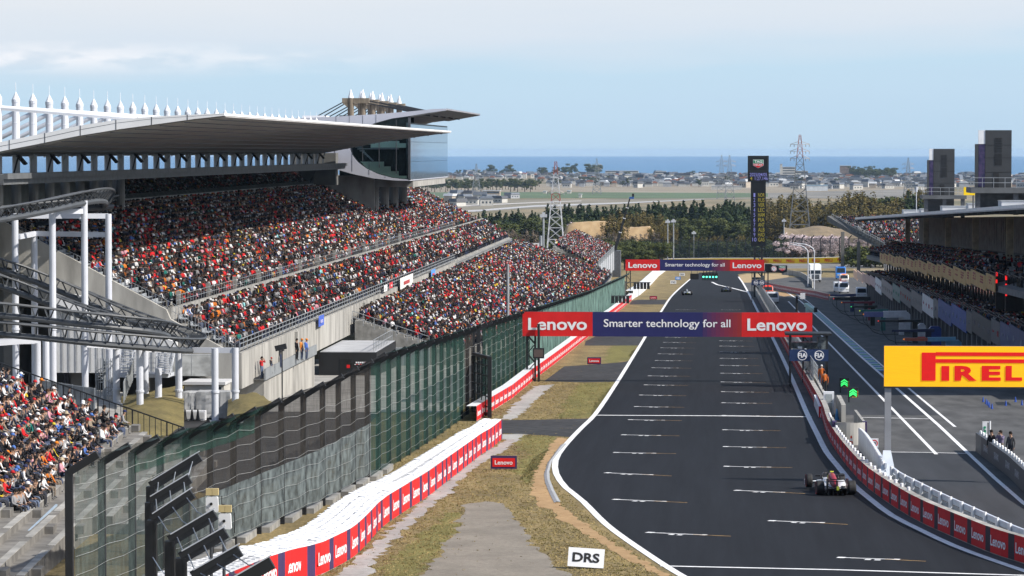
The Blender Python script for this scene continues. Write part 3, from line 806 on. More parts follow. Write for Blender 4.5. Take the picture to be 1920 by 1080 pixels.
# ---------------------------------------------------------------- people
SHIRTS = [((.012, .012, .015), 48, 'black'), ((.022, .026, .05), 13, 'navy'), ((.07, .07, .075), 7, 'charcoal'), ((.24, .24, .25), 8, 'grey'), ((.62, .62, .63), 10.5, 'white'),
          ((.52, .014, .018), 7.5, 'red'), ((.55, .16, .02), 1.8, 'orange'), ((.06, .13, .38), 2.6, 'blue'), ((.27, .22, .17), 3.4, 'beige'), ((.012, .13, .11), 1.6, 'green'),
          ((.50, .25, .30), 1.2, 'pink'), ((.08, .055, .045), 3, 'brown'), ((.55, .42, .03), .7, 'yellow'), ((.22, .50, .52), .8, 'turquoise')]
HATS = [((.016, .013, .012), 46, 'dark hair'), ((.60, .60, .60), 10, 'white cap'), ((.40, .016, .02), 5.5, 'red cap'), ((.014, .014, .018), 12, 'black cap'), ((.025, .03, .08), 7, 'navy cap'),
        ((.58, .17, .015), 1.6, 'orange cap'), ((.07, .035, .02), 3, 'brown hair'), ((.36, .30, .21), 2, 'beige hat'), ((.07, .15, .40), 1.5, 'blue cap'), ((.50, .40, .04), .6, 'yellow cap')]
def picker(tab):
    w = np.array([t[1] for t in tab], float); return w / w.sum()
PS, PH = picker(SHIRTS), picker(HATS)
SKIN = np.array([.25, .155, .115]); 
# -- far spectators: one low-poly seated figure repeated into a single mesh, every body with its own build, turn and clothes
tv, tf, tk = [], [], []
def tadd(vs, fs, k):
    n = len(tv); tv.extend(vs)
    for f in fs: tf.append([i + n for i in f]); tk.append(k)
def tbox(c0, s0, c1, s1, k, caps=(0, 1)):
    vs = [(c[0] + a * s[0], c[1] + b * s[1], c[2] + (a * s[2] if len(s) > 2 else 0)) for c, s in ((c0, s0), (c1, s1)) for a, b in ((-1, -1), (1, -1), (1, 1), (-1, 1))]
    fs = [[0, 1, 5, 4], [1, 2, 6, 5], [2, 3, 7, 6], [3, 0, 4, 7]]
    if caps[1]: fs.append([4, 5, 6, 7])
    if caps[0]: fs.append([3, 2, 1, 0])
    tadd(vs, fs, k)
tbox((-.02, 0, .02), (.11, .17), (.0, 0, .34), (.12, .20), 0, (0, 0))
tbox((.0, 0, .34), (.12, .20), (.0, 0, .52), (.07, .13), 0, (0, 1))
tbox((.02, 0, .52), (.05, .05), (.02, 0, .58), (.05, .05), 1, (0, 0))
tbox((.03, 0, .57), (.07, .06), (.03, 0, .68), (.095, .08), 1, (1, 0))
tbox((.02, 0, .675), (.10, .085), (.015, 0, .765), (.085, .072), 2, (0, 0)); tbox((.015, 0, .765), (.085, .072), (.01, 0, .80), (.04, .035), 2, (0, 1))
tbox((.12, 0, .69), (.05, .07), (.115, 0, .705), (.05, .06), 5, (1, 1))
for sgn in (-1, 1):
    vs = [(.0, sgn * .10 - .075, -.06), (.0, sgn * .10 + .075, -.06), (.0, sgn * .10 + .07, .09), (.0, sgn * .10 - .07, .09), (.44, sgn * .12 - .055, -.04), (.44, sgn * .12 + .055, -.04), (.44, sgn * .12 + .05, .06), (.44, sgn * .12 - .05, .06)]
    tadd(vs, [[3, 2, 6, 7], [1, 2, 6, 5][::-1], [0, 3, 7, 4][::-1], [4, 5, 6, 7]], 3)
    tbox((.40, sgn * .12, .03), (.055, .055), (.38, sgn * .12, -.40), (.045, .045), 3, (0, 0))
    tbox((.42, sgn * .12, -.40), (.09, .045), (.42, sgn * .12, -.46), (.11, .05), 6, (0, 1))
    tbox((.02, sgn * .22, .48), (.055, .05), (.12, sgn * .23, .22), (.045, .045), 0, (0, 0))
    tbox((.12, sgn * .23, .24), (.045, .045), (.34, sgn * .13, .20), (.035, .035), 4, (0, 1))
TV, TF, TK = np.array(tv), np.array(tf), np.array(tk)
SEATS = []          # x, y, z(seat), yaw, shade-independent standing flag
def seat_rows():
    out = []
    def row(x, z, ya, yb, pitch=.5, occ=.95, grp=0, aisles=None):
        y = ya + RS.rand() * pitch
        while y < yb:
            if RS.rand() < occ and not (aisles is not None and any(abs(y - a) < .55 for a in aisles)):
                out.append((x + RS.normal(0, .05), y + RS.normal(0, .05), z + .40, RS.normal(0, .28), grp))
            y += pitch
    for i, (x, z) in enumerate(UP): row(x - .42, z, Y0 + 3.0 + max(0, (7 - i)) * .35 + RS.rand() * 3.0, min(Y1, 556), .5, .95, 0, AISLES)
    for i, (x, z) in enumerate(LOW): row(x - .42, z, Y0 + 2.0, Y1 - 2, .5, .95, 0, AISLES)
    for x, z, ya in LROWS: row(x + .40, z, ya + .6, 559, .5, .95, 1, [y + 6 for y in AISLES])
    for x, z, ya, yb in FROWS: row(x + .35, z, ya, yb, .52, .93, 2)
    for z, y_, xl, xr in RROWS:
        x = xl + 1
        while x < xr:
            if RS.rand() < .9: out.append((x, y_ - 1.2 + RS.normal(0, .1), z + .4, -math.pi / 2 + RS.normal(0, .3) - .6, 3))
            x += .55
    return out
SEATS = seat_rows()
NEAR_STAND = sorted([s for s in SEATS if s[4] == 0], key=lambda s: s[1])[:92]
near_set = set(id(s) for s in NEAR_STAND)
FAR = [s for s in SEATS if id(s) not in near_set]
PIT_SEATS = []      # filled by the pit building
def crowd_mesh(name, seats, standing=None):
    n = len(seats); A = np.array([s[:4] for s in seats])
    st = np.array([len(s) > 5 and s[5] for s in seats])
    yaw = A[:, 3]; sc = RS.normal(1.0, .06, n); wide = sc * RS.normal(1.06, .08, n)
    V = np.repeat(TV[None], n, 0).copy()
    lean = RS.normal(.06, .12, n)[:, None]
    zz = np.clip(V[:, :, 2], 0, None); V[:, :, 0] += lean * zz
    hx = RS.normal(0, .04, n)[:, None] * (V[:, :, 2] > .53); V[:, :, 1] += hx
    # raised arms for a few: lift forearm vertices
    arm = np.where(TK == 4)[0]; av = np.unique(TF[arm])
    lift = (RS.rand(n) < .12) * RS.rand(n) * .45
    V[:, av, 2] += lift[:, None]
    # some stand: legs drop straight down
    legs = np.unique(TF[np.isin(TK, (3, 6))])
    low = TV[:, 2] < -.3; thigh = (TV[:, 0] > .3) & (TV[:, 2] > -.1) & (TV[:, 2] < .1) & (np.isin(np.arange(len(TV)), legs))
    S = np.where(st)[0]
    if len(S):
        for i in S: 
            V[i, low, 0] -= .36; V[i, thigh, 0] -= .36; V[i, thigh, 2] -= .42; V[i, low, 2] -= .40
            V[i, :, 2] += .44
    V[:, :, 1] *= wide[:, None]; V[:, :, 0] *= sc[:, None]; V[:, :, 2] *= sc[:, None]
    c, s_ = np.cos(yaw)[:, None], np.sin(yaw)[:, None]
    X = V[:, :, 0] * c - V[:, :, 1] * s_; Yv = V[:, :, 0] * s_ + V[:, :, 1] * c
    V[:, :, 0], V[:, :, 1] = X + A[:, 0:1], Yv + A[:, 1:2]; V[:, :, 2] += A[:, 2:3]
    nv, nf = len(TV), len(TF)
    F = (TF[None] + (np.arange(n) * nv)[:, None, None]).reshape(-1)
    me = bpy.data.meshes.new(name)
    me.vertices.add(n * nv); me.vertices.foreach_set('co', V.reshape(-1).astype(np.float32))
    me.loops.add(n * nf * 4); me.loops.foreach_set('vertex_index', F.astype(np.int32))
    me.polygons.add(n * nf); me.polygons.foreach_set('loop_start', (np.arange(n * nf) * 4).astype(np.int32))
    try: me.polygons.foreach_set('loop_total', np.full(n * nf, 4, np.int32))
    except Exception: pass
    me.update(calc_edges=True)
    SC = np.array([t[0] for t in SHIRTS]); HC = np.array([t[0] for t in HATS])
    # supporters of one team tend to sit together
    cl = np.sin(A[:, 1] * .21 + A[:, 0] * .9) + np.sin(A[:, 1] * .067 + 1.3) + RS.normal(0, .7, n)
    si = RS.choice(len(SHIRTS), n, p=PS); redm = (cl > 1.25) & (RS.rand(n) < .22); si[redm] = 5
    om = (cl < -1.9) & (RS.rand(n) < .07); si[om] = 6
    hi = RS.choice(len(HATS), n, p=PH); hi[redm & (RS.rand(n) < .5)] = 2
    br = RS.uniform(.75, 1.25, n)[:, None]
    C = np.zeros((n, nf, 3))
    shirt = SC[si] * br * .78; hat = HC[hi] * .85 * RS.uniform(.8, 1.2, n)[:, None]
    leg = np.array([(.018, .02, .03), (.03, .04, .075), (.012, .012, .013), (.10, .09, .075)])[RS.choice(4, n, p=(.35, .25, .3, .1))]
    skin = SKIN[None] * RS.uniform(.7, 1.15, n)[:, None]
    mask = RS.rand(n) < .12
    sleeve = np.where((RS.rand(n) < .9)[:, None], shirt, skin)
    for k, a in ((0, shirt), (1, skin), (2, hat), (3, leg), (4, sleeve), (5, np.where((hi % 6 == 0)[:, None], skin * .6, hat)), (6, np.repeat(np.array([[.12, .12, .12]]), n, 0) * RS.uniform(.2, 4, n)[:, None])):
        C[:, TK == k, :] = a[:, None, :]
    ca = me.color_attributes.new('Col', 'FLOAT_COLOR', 'CORNER')
    CC = np.ones((n * nf * 4, 4), np.float32); CC[:, :3] = np.repeat(np.clip(C, 0, 1).reshape(-1, 3), 4, 0)
    ca.data.foreach_set('color', CC.reshape(-1))
    me.materials.append(CROWD_MAT)
    o = bpy.data.objects.new(name, me); col.objects.link(o); return o
CROWD_MAT = attrcol('spectator_clothes')
# ---------------------------------------------------------------- trackside: barriers with banners, debris fence, gantries, boards
def arc(pts):
    d = [0.0]
    for a, b in zip(pts[:-1], pts[1:]): d.append(d[-1] + (b - a).length)
    return d
def at_arc(pts, d, t):
    t = min(max(t, 0), d[-1] - 1e-6)
    k = max(j for j in range(len(d)) if d[j] <= t); k = min(k, len(pts) - 2)
    return pts[k] + (pts[k + 1] - pts[k]) * ((t - d[k]) / (d[k + 1] - d[k]))
def gnd(p, h=0): return Vector((p[0], p[1], T(p[1]) + h))
def smooth_line(pts, it=2):
    for _ in range(it):
        out = [pts[0]]
        for a, b in zip(pts[:-1], pts[1:]): out += [a * .75 + b * .25, a * .25 + b * .75]
        pts = out + [pts[-1]]
    return pts
def banners(root, pts, height, red, purple, word, side, lift=.02, z0=.05, n_max=99, bold=.03, name='advert_banner', jitter=0.0, start=0.0, mats=None):
    """banner panels along a wall line; side=+1 shows on the left of the walking direction"""
    d = arc(pts); t = start; k = 0; first = None
    while t + red < d[-1] and k < n_max:
        mb = MB(); rr = red * (1 + jitter * (RS.rand() - .5))
        if jitter and RS.rand() < .12: rr *= .6
        segs = ((t, t + rr, 0), (t + rr, t + rr + purple, 1))
        for a, b, mi in segs:
            if b - a < .01: continue
            nn = 3
            for j in range(nn):
                p, q = at_arc(pts, d, a + (b - a) * j / nn), at_arc(pts, d, a + (b - a) * (j + 1) / nn)
                dd = (q - p).normalized(); nrm = Vector((-dd.y, dd.x, 0)) * side * lift
                vs = [gnd(p, z0) + nrm, gnd(q, z0) + nrm, gnd(q, height) + nrm, gnd(p, height) + nrm]
                mb.add(vs, [(0, 1, 2, 3)] if side < 0 else [(3, 2, 1, 0)], mi)
        p, q = at_arc(pts, d, t), at_arc(pts, d, t + rr); p, q = gnd(p), gnd(q)
        if side > 0: p, q = q, p
        xd = (q - p); nrm = Vector((xd.y, -xd.x, 0)).normalized(); mid = (at_arc(pts, d, t + rr / 2)); mid = gnd(mid, (height + z0) / 2)
        if word: mb.text(word, mid + nrm * (lift + .03), xd, (0, 0, 1), min(rr * .84, 2.6), (height - z0) * .42, 2, min(bold, .02))
        mb.build(name, mats or [red_ad, purple_ad, white_ink], root)
        t += rr + purple; k += 1
# left tyre barrier, near
tb_f = [gnd(G(a, b)) for a, b in ((380, 1165), (440, 1135), (530, 1096), (598, 1080), (625, 1066), (655, 1050), (668, 1040), (690, 1018), (715, 988), (760, 958), (800, 933), (835, 905), (862, 884), (890, 862), (905, 850), (920, 842), (941, 823))]
tb_f = smooth_line(tb_f, 1)
tyre_b = thing('tyre_barrier', 'winding white capped tyre barrier with red banners along the left verge', 'barrier', gnd(G(760, 985)))
def shift(pts, w):
    out = []
    for i, p in enumerate(pts):
        d = pts[min(i + 1, len(pts) - 1)] - pts[max(i - 1, 0)]; out.append(p + Vector((-d.y, d.x, 0)).normalized() * w)
    return out
HB = 1.25
wid = [2.6 - 1.3 * i / (len(tb_f) - 1) for i in range(len(tb_f))]
tb_b = [a + (b - a) * w for a, b, w in zip(tb_f, shift(tb_f, 1.0), wid)]
mb = MB()
for i in range(len(tb_f) - 1):
    a, b, c, d_ = tb_f[i], tb_f[i + 1], tb_b[i + 1], tb_b[i]
    z = lambda p, h: (p.x, p.y, T(p.y) + h)
    mb.add([z(a, 0), z(b, 0), z(b, HB - .05), z(a, HB - .05), z(d_, HB - .05), z(c, HB - .05), z(c, 0), z(d_, 0)], [(0, 1, 2, 3), (3, 2, 5, 4), (4, 5, 6, 7)])
mb.build('tyre_core', mat('grey_tyre_wrap', (.42, .42, .43), .8, .2, 2), tyre_b)
mb = MB()                                                             # white painted tyre tops in staggered rows
dd_ = arc(tb_f); t = 0.0; k = 0
while t < dd_[-1]:
    p = at_arc(tb_f, dd_, t); q = at_arc(tb_b, arc(tb_b), t / dd_[-1] * arc(tb_b)[-1]); w = (q - p).length; n_ = max(2, int(w / .62))
    for j in range(n_):
        c = p + (q - p) * ((j + .5) / n_) + (q - p).cross(Vector((0, 0, 1))).normalized() * (.31 if j % 2 else 0); r_ = .33
        zc = T(c.y) + HB - .05 + RS.normal(0, .012)
        ring = lambda rr, h, m_=9: [(c.x + rr * math.cos(2 * math.pi * a / m_), c.y + rr * math.sin(2 * math.pi * a / m_), zc + h) for a in range(m_)]
        tilt = RS.normal(0, .02)
        mb.loft([ring(r_, -.02), ring(r_ * .97, .06 + tilt), ring(r_ * .62, .085), ring(r_ * .42, .02)], 0, caps=False)
        if RS.rand() < .12: mb.poly(ring(r_ * .42, .022), 1)
        else: mb.poly(ring(r_ * .42, .03), 0)
    t += .64
mb.build('tyre_tops', [mat('white_tyre_paint', (.60, .61, .63), .6, .25, 1.2, c2=(.74, .75, .77)), black_ink], tyre_b)
banners(tyre_b, tb_f, HB + .02, 2.35, .85, 'Lenovo', -1, .03, .03, jitter=.35, start=1.0)
# left barrier further along, red then white
fb = [gnd(G(a, b)) for a, b in ((893, 790), (925, 769), (960, 747), (1000, 713), (1035, 686), (1063, 664), (1090, 642), (1108, 628), (1135, 603), (1150, 592), (1168, 577), (1187, 561))]
far_b = thing('banner_barrier', 'low red bannered barrier running along foot of green debris fence', 'barrier', gnd(G(1030, 690)))
mb = MB()
for p, q in zip(fb[:-1], fb[1:]):
    mb.add([gnd(p), gnd(q), gnd(q, 1.05), gnd(p, 1.05)], [(0, 1, 2, 3)]); s1, s2 = shift([p, q], .7)
    mb.add([gnd(p, 1.05), gnd(q, 1.05), gnd(s2, 1.05), gnd(s1, 1.05)], [(0, 1, 2, 3)])
mb.build('barrier_core', white_coat, far_b)
banners(far_b, fb, 1.06, 3.0, .55, 'Lenovo', -1, .03, .04, n_max=96, bold=.02)
wb = [gnd(G(a, b)) for a, b in ((1187, 561), (1200, 553), (1215, 540), (1235, 518), (1248, 508))]
white_b = thing('white_tyre_wall', 'plain white tyre wall beyond the second overhead gantry on the left', 'barrier', gnd(G(1215, 540)))
mb = MB()
for p, q in zip(wb[:-1], wb[1:]):
    s1, s2 = shift([p, q], 1.4)
    mb.add([gnd(p), gnd(q), gnd(q, 1.5), gnd(p, 1.5), gnd(s2, 1.5), gnd(s1, 1.5)], [(0, 1, 2, 3), (3, 2, 4, 5)])
mb.build('white_face', white_coat, white_b)

# debris fence
FB = [(104, -22.1), (109, -21.8), (122, -21.1), (136, -20.4), (154, -18.9), (170, -18.2), (207, -17.6), (272, -17.2), (400, -16.6), (575, -15.9), (640, -15.6)]
FH = [(104, 5.3), (136, 5.2), (155, 5.7), (170, 6.2), (207, 6.0), (272, 5.5), (415, 4.4), (560, 4.0), (640, 4.0)]
fx = lambda y: float(np.interp(y, [a for a, b in FB], [b for a, b in FB]))
fh = lambda y: float(np.interp(y, [a for a, b in FH], [b for a, b in FH]))
fence = thing('debris_fence', 'tall green and grey debris fence with black overhanging posts beside left verge', 'fence', (fx(200), 200, T(200)))
def fence_pt(y, h): return Vector((fx(y), y, T(y) + h))
ypost = []; y_ = 109.0
while y_ < 575: ypost.append(y_); y_ += 4.6 + (y_ - 109) * .0042
post_m = mat('black_fence_post', (.012, .013, .015), .6, .2, 2)
for y_ in ypost:
    mb = MB(); h = fh(y_); p = fence_pt(y_, 0); p.x -= .08
    mb.box(p.x - .13, p.x + .13, y_ - .1, y_ + .1, p.z, p.z + h)
    a = Vector((p.x, y_, p.z + h - .05)); b = a + Vector((1.0, 0, .62)); mb.beam(a, b, .22, .26, up=(0, 0, 1))
    mb.build('fence_post', post_m, fence)
net_green = net('green_netting', (.017, .048, .038), .58, .7, (2, 1.6, .5))
net_pale = net('pale_green_netting', (.12, .20, .18), .74, .5, (2, .6, .6))
net_grey = net('grey_netting', (.062, .082, .078), .50, .35, (2, 3, 1.2))
net_cloth = net('grey_screen_cloth', (.095, .112, .114), .86, .55, (2, 1.4, 1.6), .4)
net_dark = net('brown_netting', (.030, .027, .024), .62, .5, (2, 2.2, 1.5))
def net_sheet(y0, y1, h0, h1, m, name, arc_top=True, dx=.05, step=2.3, sag=0.0):
    mb = MB(); n_ = max(2, int((y1 - y0) / step)); rows = []
    for i in range(n_ + 1):
        y_ = y0 + (y1 - y0) * i / n_; h = fh(y_); x = fx(y_) + dx + (.03 if i % 2 else -.02); z = T(y_)
        col_ = [(x, y_, z + h0 * h if h0 <= 1 else z + h0)]
        top_h = h1 * h if h1 <= 1 else h1
        col_.append((x, y_, z + (h0 + h1) / 2 * (h if h1 <= 1 else 1)))
        col_.append((x, y_, z + top_h))
        if arc_top:
            for a in (.25, .5, .75, 1.0): col_.append((x + 1.0 * a ** 1.2, y_, z + top_h + .62 * math.sin(a * math.pi / 2) - sag * (i % 2)))
        rows.append(col_)
    k = len(rows[0]); mb.add([p for r_ in rows for p in r_], [(i * k + j, (i + 1) * k + j, (i + 1) * k + j + 1, i * k + j + 1) for i in range(n_) for j in range(k - 1)])
    mb.build(name, m, fence)
net_sheet(109.3, 128, .02, 1.0, net_grey, 'netting', sag=.08)
net_sheet(128, 171, .5, 1.0, net_dark, 'netting', sag=.05)
net_sheet(128, 171, .07, .5, net_cloth, 'screen_cloth', False)
net_sheet(118, 140, .86, 1.0, net_green, 'top_netting', sag=.2, dx=.10)
net_sheet(171, 226, .02, 1.0, net_green, 'netting')
net_sheet(226, 233, .02, 1.0, net_dark, 'netting')
net_sheet(243, 300, .02, 1.0, net_green, 'netting')
net_sheet(300, 575, .02, 1.0, net_pale, 'netting', step=4)
mb = MB()
for h in np.arange(.5, 5.2, .62):
    pts = []
    for i in range(len(ypost) - 1):
        y0_, y1_ = ypost[i], ypost[i + 1]
        if y0_ > 300: break
        for f in (0, .5): 
            y_ = y0_ + (y1_ - y0_) * f; p = fence_pt(y_, h - (RS.uniform(.04, .13) if f else RS.normal(0, .03))); p.x += .14; pts.append(p)
    mb.path(pts, .007, 3, caps=False)
mb.build('fence_cable', mat('bare_cable', (.30, .31, .31), .5, .1, 3), fence)
mb = MB()
for i in range(len(ypost) - 1):
    if ypost[i] > 180: break
    mb.box(fx(ypost[i]) - .35, fx(ypost[i]) + .35, ypost[i] + .5, ypost[i] + 3.9, T(ypost[i]) - .3, T(ypost[i]) + .24)
mb.build('foundation_blocks', terrace_mat, fence)
# the access gate standing open in the fence
gate = thing('fence_gate', 'black framed mesh gate standing open in the green debris fence', 'gate', (-16.6, 226, T(226)))
mb = MB(); gz = T(232)
ga, gb = Vector((-17.3, 233, gz)), Vector((-15.7, 226.5, T(226)))
for p in (ga, gb): mb.beam(p, p + Vector((0, 0, 4.3)), .28)
mb.beam(ga + Vector((0, 0, 4.2)), gb + Vector((0, 0, 4.2)), .2); mb.beam(ga + Vector((0, 0, .2)), gb + Vector((0, 0, .2)), .2)
for k in range(1, 6): mb.beam(ga + Vector((0, 0, .72 * k)), gb + Vector((0, 0, .72 * k)), .07)
for k in range(1, 4): q = ga + (gb - ga) * (k / 4); mb.beam(q, q + Vector((0, 0, 4.2)), .07)
mb.build('gate_frame', black_steel, gate)
mb = MB(); mb.add([ga, gb, gb + Vector((0, 0, 4.2)), ga + Vector((0, 0, 4.2))], [(0, 1, 2, 3)]); mb.build('gate_mesh', net('gate_netting', (.04, .09, .08), .7, .4, (2, 3, 1)), gate)

# the nearer fence in the bottom left corner: six black posts with inward arms, wires between
nf = thing('near_fence', 'row of black angled fence posts strung with wires in bottom left foreground', 'fence', (-13, 88, T(88)))
NP = [(283, 912, 96, 92, -56), (281, 942, 92.5, 75, -45), (285, 975, 88, 76, -50), (319, 1014, 84, 85, -50), (340, 1046, 80, 84, -48), (362, 1082, 76, 88, -50), (430, 1100, 72, 80, -46)]
arms = []
for u, v, y_, du, dv in NP:
    a, b = PY(u, v, y_), PY(u + du, v + dv, y_)
    mb = MB(); mb.box(a.x - .13, a.x + .13, y_ - .12, y_ + .12, T(y_), a.z); mb.beam(a, b, .16, .30); mb.beam(a + (b - a) * .02 + Vector((0, -.09, .17)), b + Vector((0, -.09, .17)), .04, .03, 1)
    mb.build('angled_post', [post_m, pale_steel], nf); arms.append((a, b))
mb = MB()
for (a, b), (c, d_) in zip(arms[:-1], arms[1:]):
    for f in (.15, .5, .85):
        p, q = a + (b - a) * f, c + (d_ - c) * f; m_ = (p + q) / 2 - Vector((0, 0, .12)); mb.path([p, m_, q], .017, 4, caps=False)
    for h in (1, 2.2, 3.4, 4.6):
        p, q = Vector((a.x, a.y, a.z - h)), Vector((c.x, c.y, c.z - h)); mb.path([p, (p + q) / 2 - Vector((0, 0, .08)), q], .014, 4, caps=False)
mb.build('wire', mat('pale_wire', (.42, .46, .52), .4, .1, 3), nf)
mb = MB()
for (a, b), (c, d_) in zip(arms[:-1], arms[1:]):
    mb.add([(a.x, a.y, T(a.y)), (c.x, c.y, T(c.y)), tuple(c), tuple(a)], [(0, 1, 2, 3)]); mb.add([tuple(a), tuple(c), tuple(d_), tuple(b)], [(0, 1, 2, 3)])
mb.build('wire_netting', net('dark_wire_netting', (.03, .03, .03), .34, .3, (3, 5, 3)), nf)
# two white antenna boxes on posts behind it
def antenna(u, v, y_, label):
    p = PY(u, v, y_); t_ = thing('antenna_box', label, 'antenna', (p.x, y_, T(y_)))
    mb = MB(); mb.tube((p.x - .05, y_, T(y_)), (p.x - .05, y_, p.z + .5), .05); mb.build('post', dark_steel, t_)
    mb = MB()
    prof_ = [(-.17, -.22), (.17, -.22), (.19, -.19), (.17, .20), (.14, .23), (-.14, .23), (-.18, .19), (-.19, -.19)]
    mb.prism([(p.x + a, y_ - .16, p.z + b) for a, b in prof_], (0, .12, 0)); mb.build('white_housing', white_coat, t_)
    mb = MB()
    for d in (-.095, .095): mb.box(p.x + d - .09, p.x + d + .09, y_ - .14, y_ - .02, p.z + .27, p.z + .47)
    mb.build('beige_unit', mat('beige_plastic', (.50, .40, .20), .6, .06, 3), t_)
    mb = MB(); mb.tube((p.x - .02, y_ - .17, p.z + .02), (p.x - .02, y_ - .20, p.z + .02), .045); mb.tube((p.x + .26, y_, p.z - .35), (p.x + .27, y_, p.z + .25), .015); mb.build('cable_gland', black_ink, t_)
antenna(399, 945, 95, 'white antenna box with black centre, upper of two on the near fence')
antenna(423, 977, 93, 'plain white antenna box with beige units, lower of two on the near fence')

# right pit wall with red banners
rw_uv = [(2060, 1098), (1990, 1080), (1922, 1058), (1865, 1041), (1790, 1009), (1722, 979), (1665, 944), (1617, 908), (1583, 868), (1560, 835), (1549, 812), (1543, 788), (1533, 768), (1512, 728), (1490, 690), (1471, 652), (1450, 612), (1433, 584), (1421, 561), (1412, 546)]
rw = smooth_line([gnd(G(a, b)) for a, b in rw_uv], 1)
pw = thing('pit_wall', 'low curving pit wall with red and black banners along the right of the track', 'wall', gnd(G(1583, 868)))
mb = MB(); rwb = shift(rw, -.35)
for i in range(len(rw) - 1):
    a, b, c, d_ = rw[i], rw[i + 1], rwb[i + 1], rwb[i]
    mb.add([gnd(a), gnd(b), gnd(b, 1.08), gnd(a, 1.08), gnd(c, 1.08), gnd(d_, 1.08), gnd(c), gnd(d_)], [(1, 0, 3, 2), (2, 3, 5, 4), (4, 5, 7, 6)])
mb.build('concrete_wall', concrete_pale, pw)
black_ad = mat('black_banner', (.02, .018, .03), .6, .1, 1)
banners(pw, rw, 1.09, 2.5, .75, 'Lenovo', 1, .02, .05, n_max=98, bold=.02, mats=[mat('deep_red_banner', srgb(205, 24, 30), .6, .08, .8, spec=.3), black_ad, white_ink])
dr = arc(rw)
mb = MB(); t = 0
while t < dr[-1]:
    p = at_arc(rw, dr, t); d2 = at_arc(rw, dr, t + .5) - p; n_ = Vector((d2.y, -d2.x, 0)).normalized() * .22
    if 152 < p.y < 215: mb.lathe(gnd(p + n_, 1.05), [(.085, 0), (.085, .16), (.07, .2)], 8)
    t += 2.2
mb.build('post_caps', white_coat, pw)
# wire screen on top of the pit wall
mb = MB(); i0 = [i for i, p in enumerate(rw) if p.y > 258]
sc_l = [rwb[i] for i in i0]
for p, q in zip(sc_l[:-1], sc_l[1:]): mb.add([gnd(p, 1.05), gnd(q, 1.05), gnd(q, 2.6), gnd(p, 2.6)], [(0, 1, 2, 3)])
mb.build('wire_screen', net('steel_screen', (.30, .34, .37), .45, .3, (3, 3, 3)), pw)
mb = MB(); t = 0
ds = arc(sc_l)
while t < ds[-1]: p = at_arc(sc_l, ds, t); mb.beam(gnd(p, 1.0), gnd(p, 2.65), .07); t += 3.0
for p, q in zip(sc_l[:-1], sc_l[1:]): mb.beam(gnd(p, 2.62), gnd(q, 2.62), .06)
mb.build('screen_posts', grey_steel, pw)
# second wall on the pit lane side, with its light railing
w2 = [(8.05, 236), (8.2, 260), (8.3, 330), (8.3, 430), (8.4, 560)]
pw2 = thing('pit_lane_wall', 'narrow concrete wall with steel railing between service strip and pit lane', 'wall', (8.3, 300, T(300)))
mb = MB()
for (a, b), (c, d_) in zip(w2[:-1], w2[1:]): mb.prism([(a - .1, b, T(b)), (a + .1, b, T(b)), (a + .1, b, T(b) + 1.1), (a - .1, b, T(b) + 1.1)], (c - a, d_ - b, T(d_) - T(b)))
mb.build('concrete_wall', concrete_pale, pw2)
mb = MB(); rail_line(mb, [Vector((a, b, T(b) + 1.1)) for a, b in w2[1:]], 1.1, 2.0, .05, 3); mb.build('railing', grey_steel, pw2)
# rounded wall end and the short walls around it
we = thing('wall_end', 'rounded bare concrete end of the pit wall beside orange and white cone', 'wall', gnd(G(1600, 835)))
mb = MB(); c0 = gnd(G(1594, 835)); rr = 1.02
aa = [math.pi + math.pi * k / 14 for k in range(15)]
cy_ = c0.y + 1.0
prof_ = [Vector((c0.x + 1.0 * math.cos(a), cy_ + .95 * math.sin(a), 0)) for a in aa]
outl = [Vector((p.x, p.y, T(p.y))) for p in prof_] + [Vector((c0.x + 1.0, cy_ + 13, T(cy_ + 13))), Vector((c0.x + .82, cy_ + 13, T(cy_ + 13)))] + [Vector((c0.x + .84 * math.cos(a), cy_ + .8 * math.sin(a), T(cy_))) for a in aa[::-1]] + [Vector((c0.x - .84, cy_ + 5, T(cy_ + 5))), Vector((c0.x - 1.0, cy_ + 5, T(cy_ + 5)))]
mb.prism(outl, (0, 0, 1.38)); mb.build('curved_wall', concrete_pale, we)
mb = MB(); mb.box(c0.x - 1.06, c0.x - .80, cy_ - .4, cy_ + .6, T(cy_) + .75, T(cy_) + 1.42); mb.box(c0.x + .82, c0.x + 1.06, cy_ - .3, cy_ + .3, T(cy_) + .75, T(cy_) + 1.42); mb.build('purple_band', purple_ad, we)
mb = MB(); p = gnd(G(1590, 800)); mb.box(p.x - .25, p.x + .05, p.y + 5, p.y + 14, T(p.y + 8), T(p.y + 8) + 1.25); mb.build('inner_wall', concrete_pale, we)
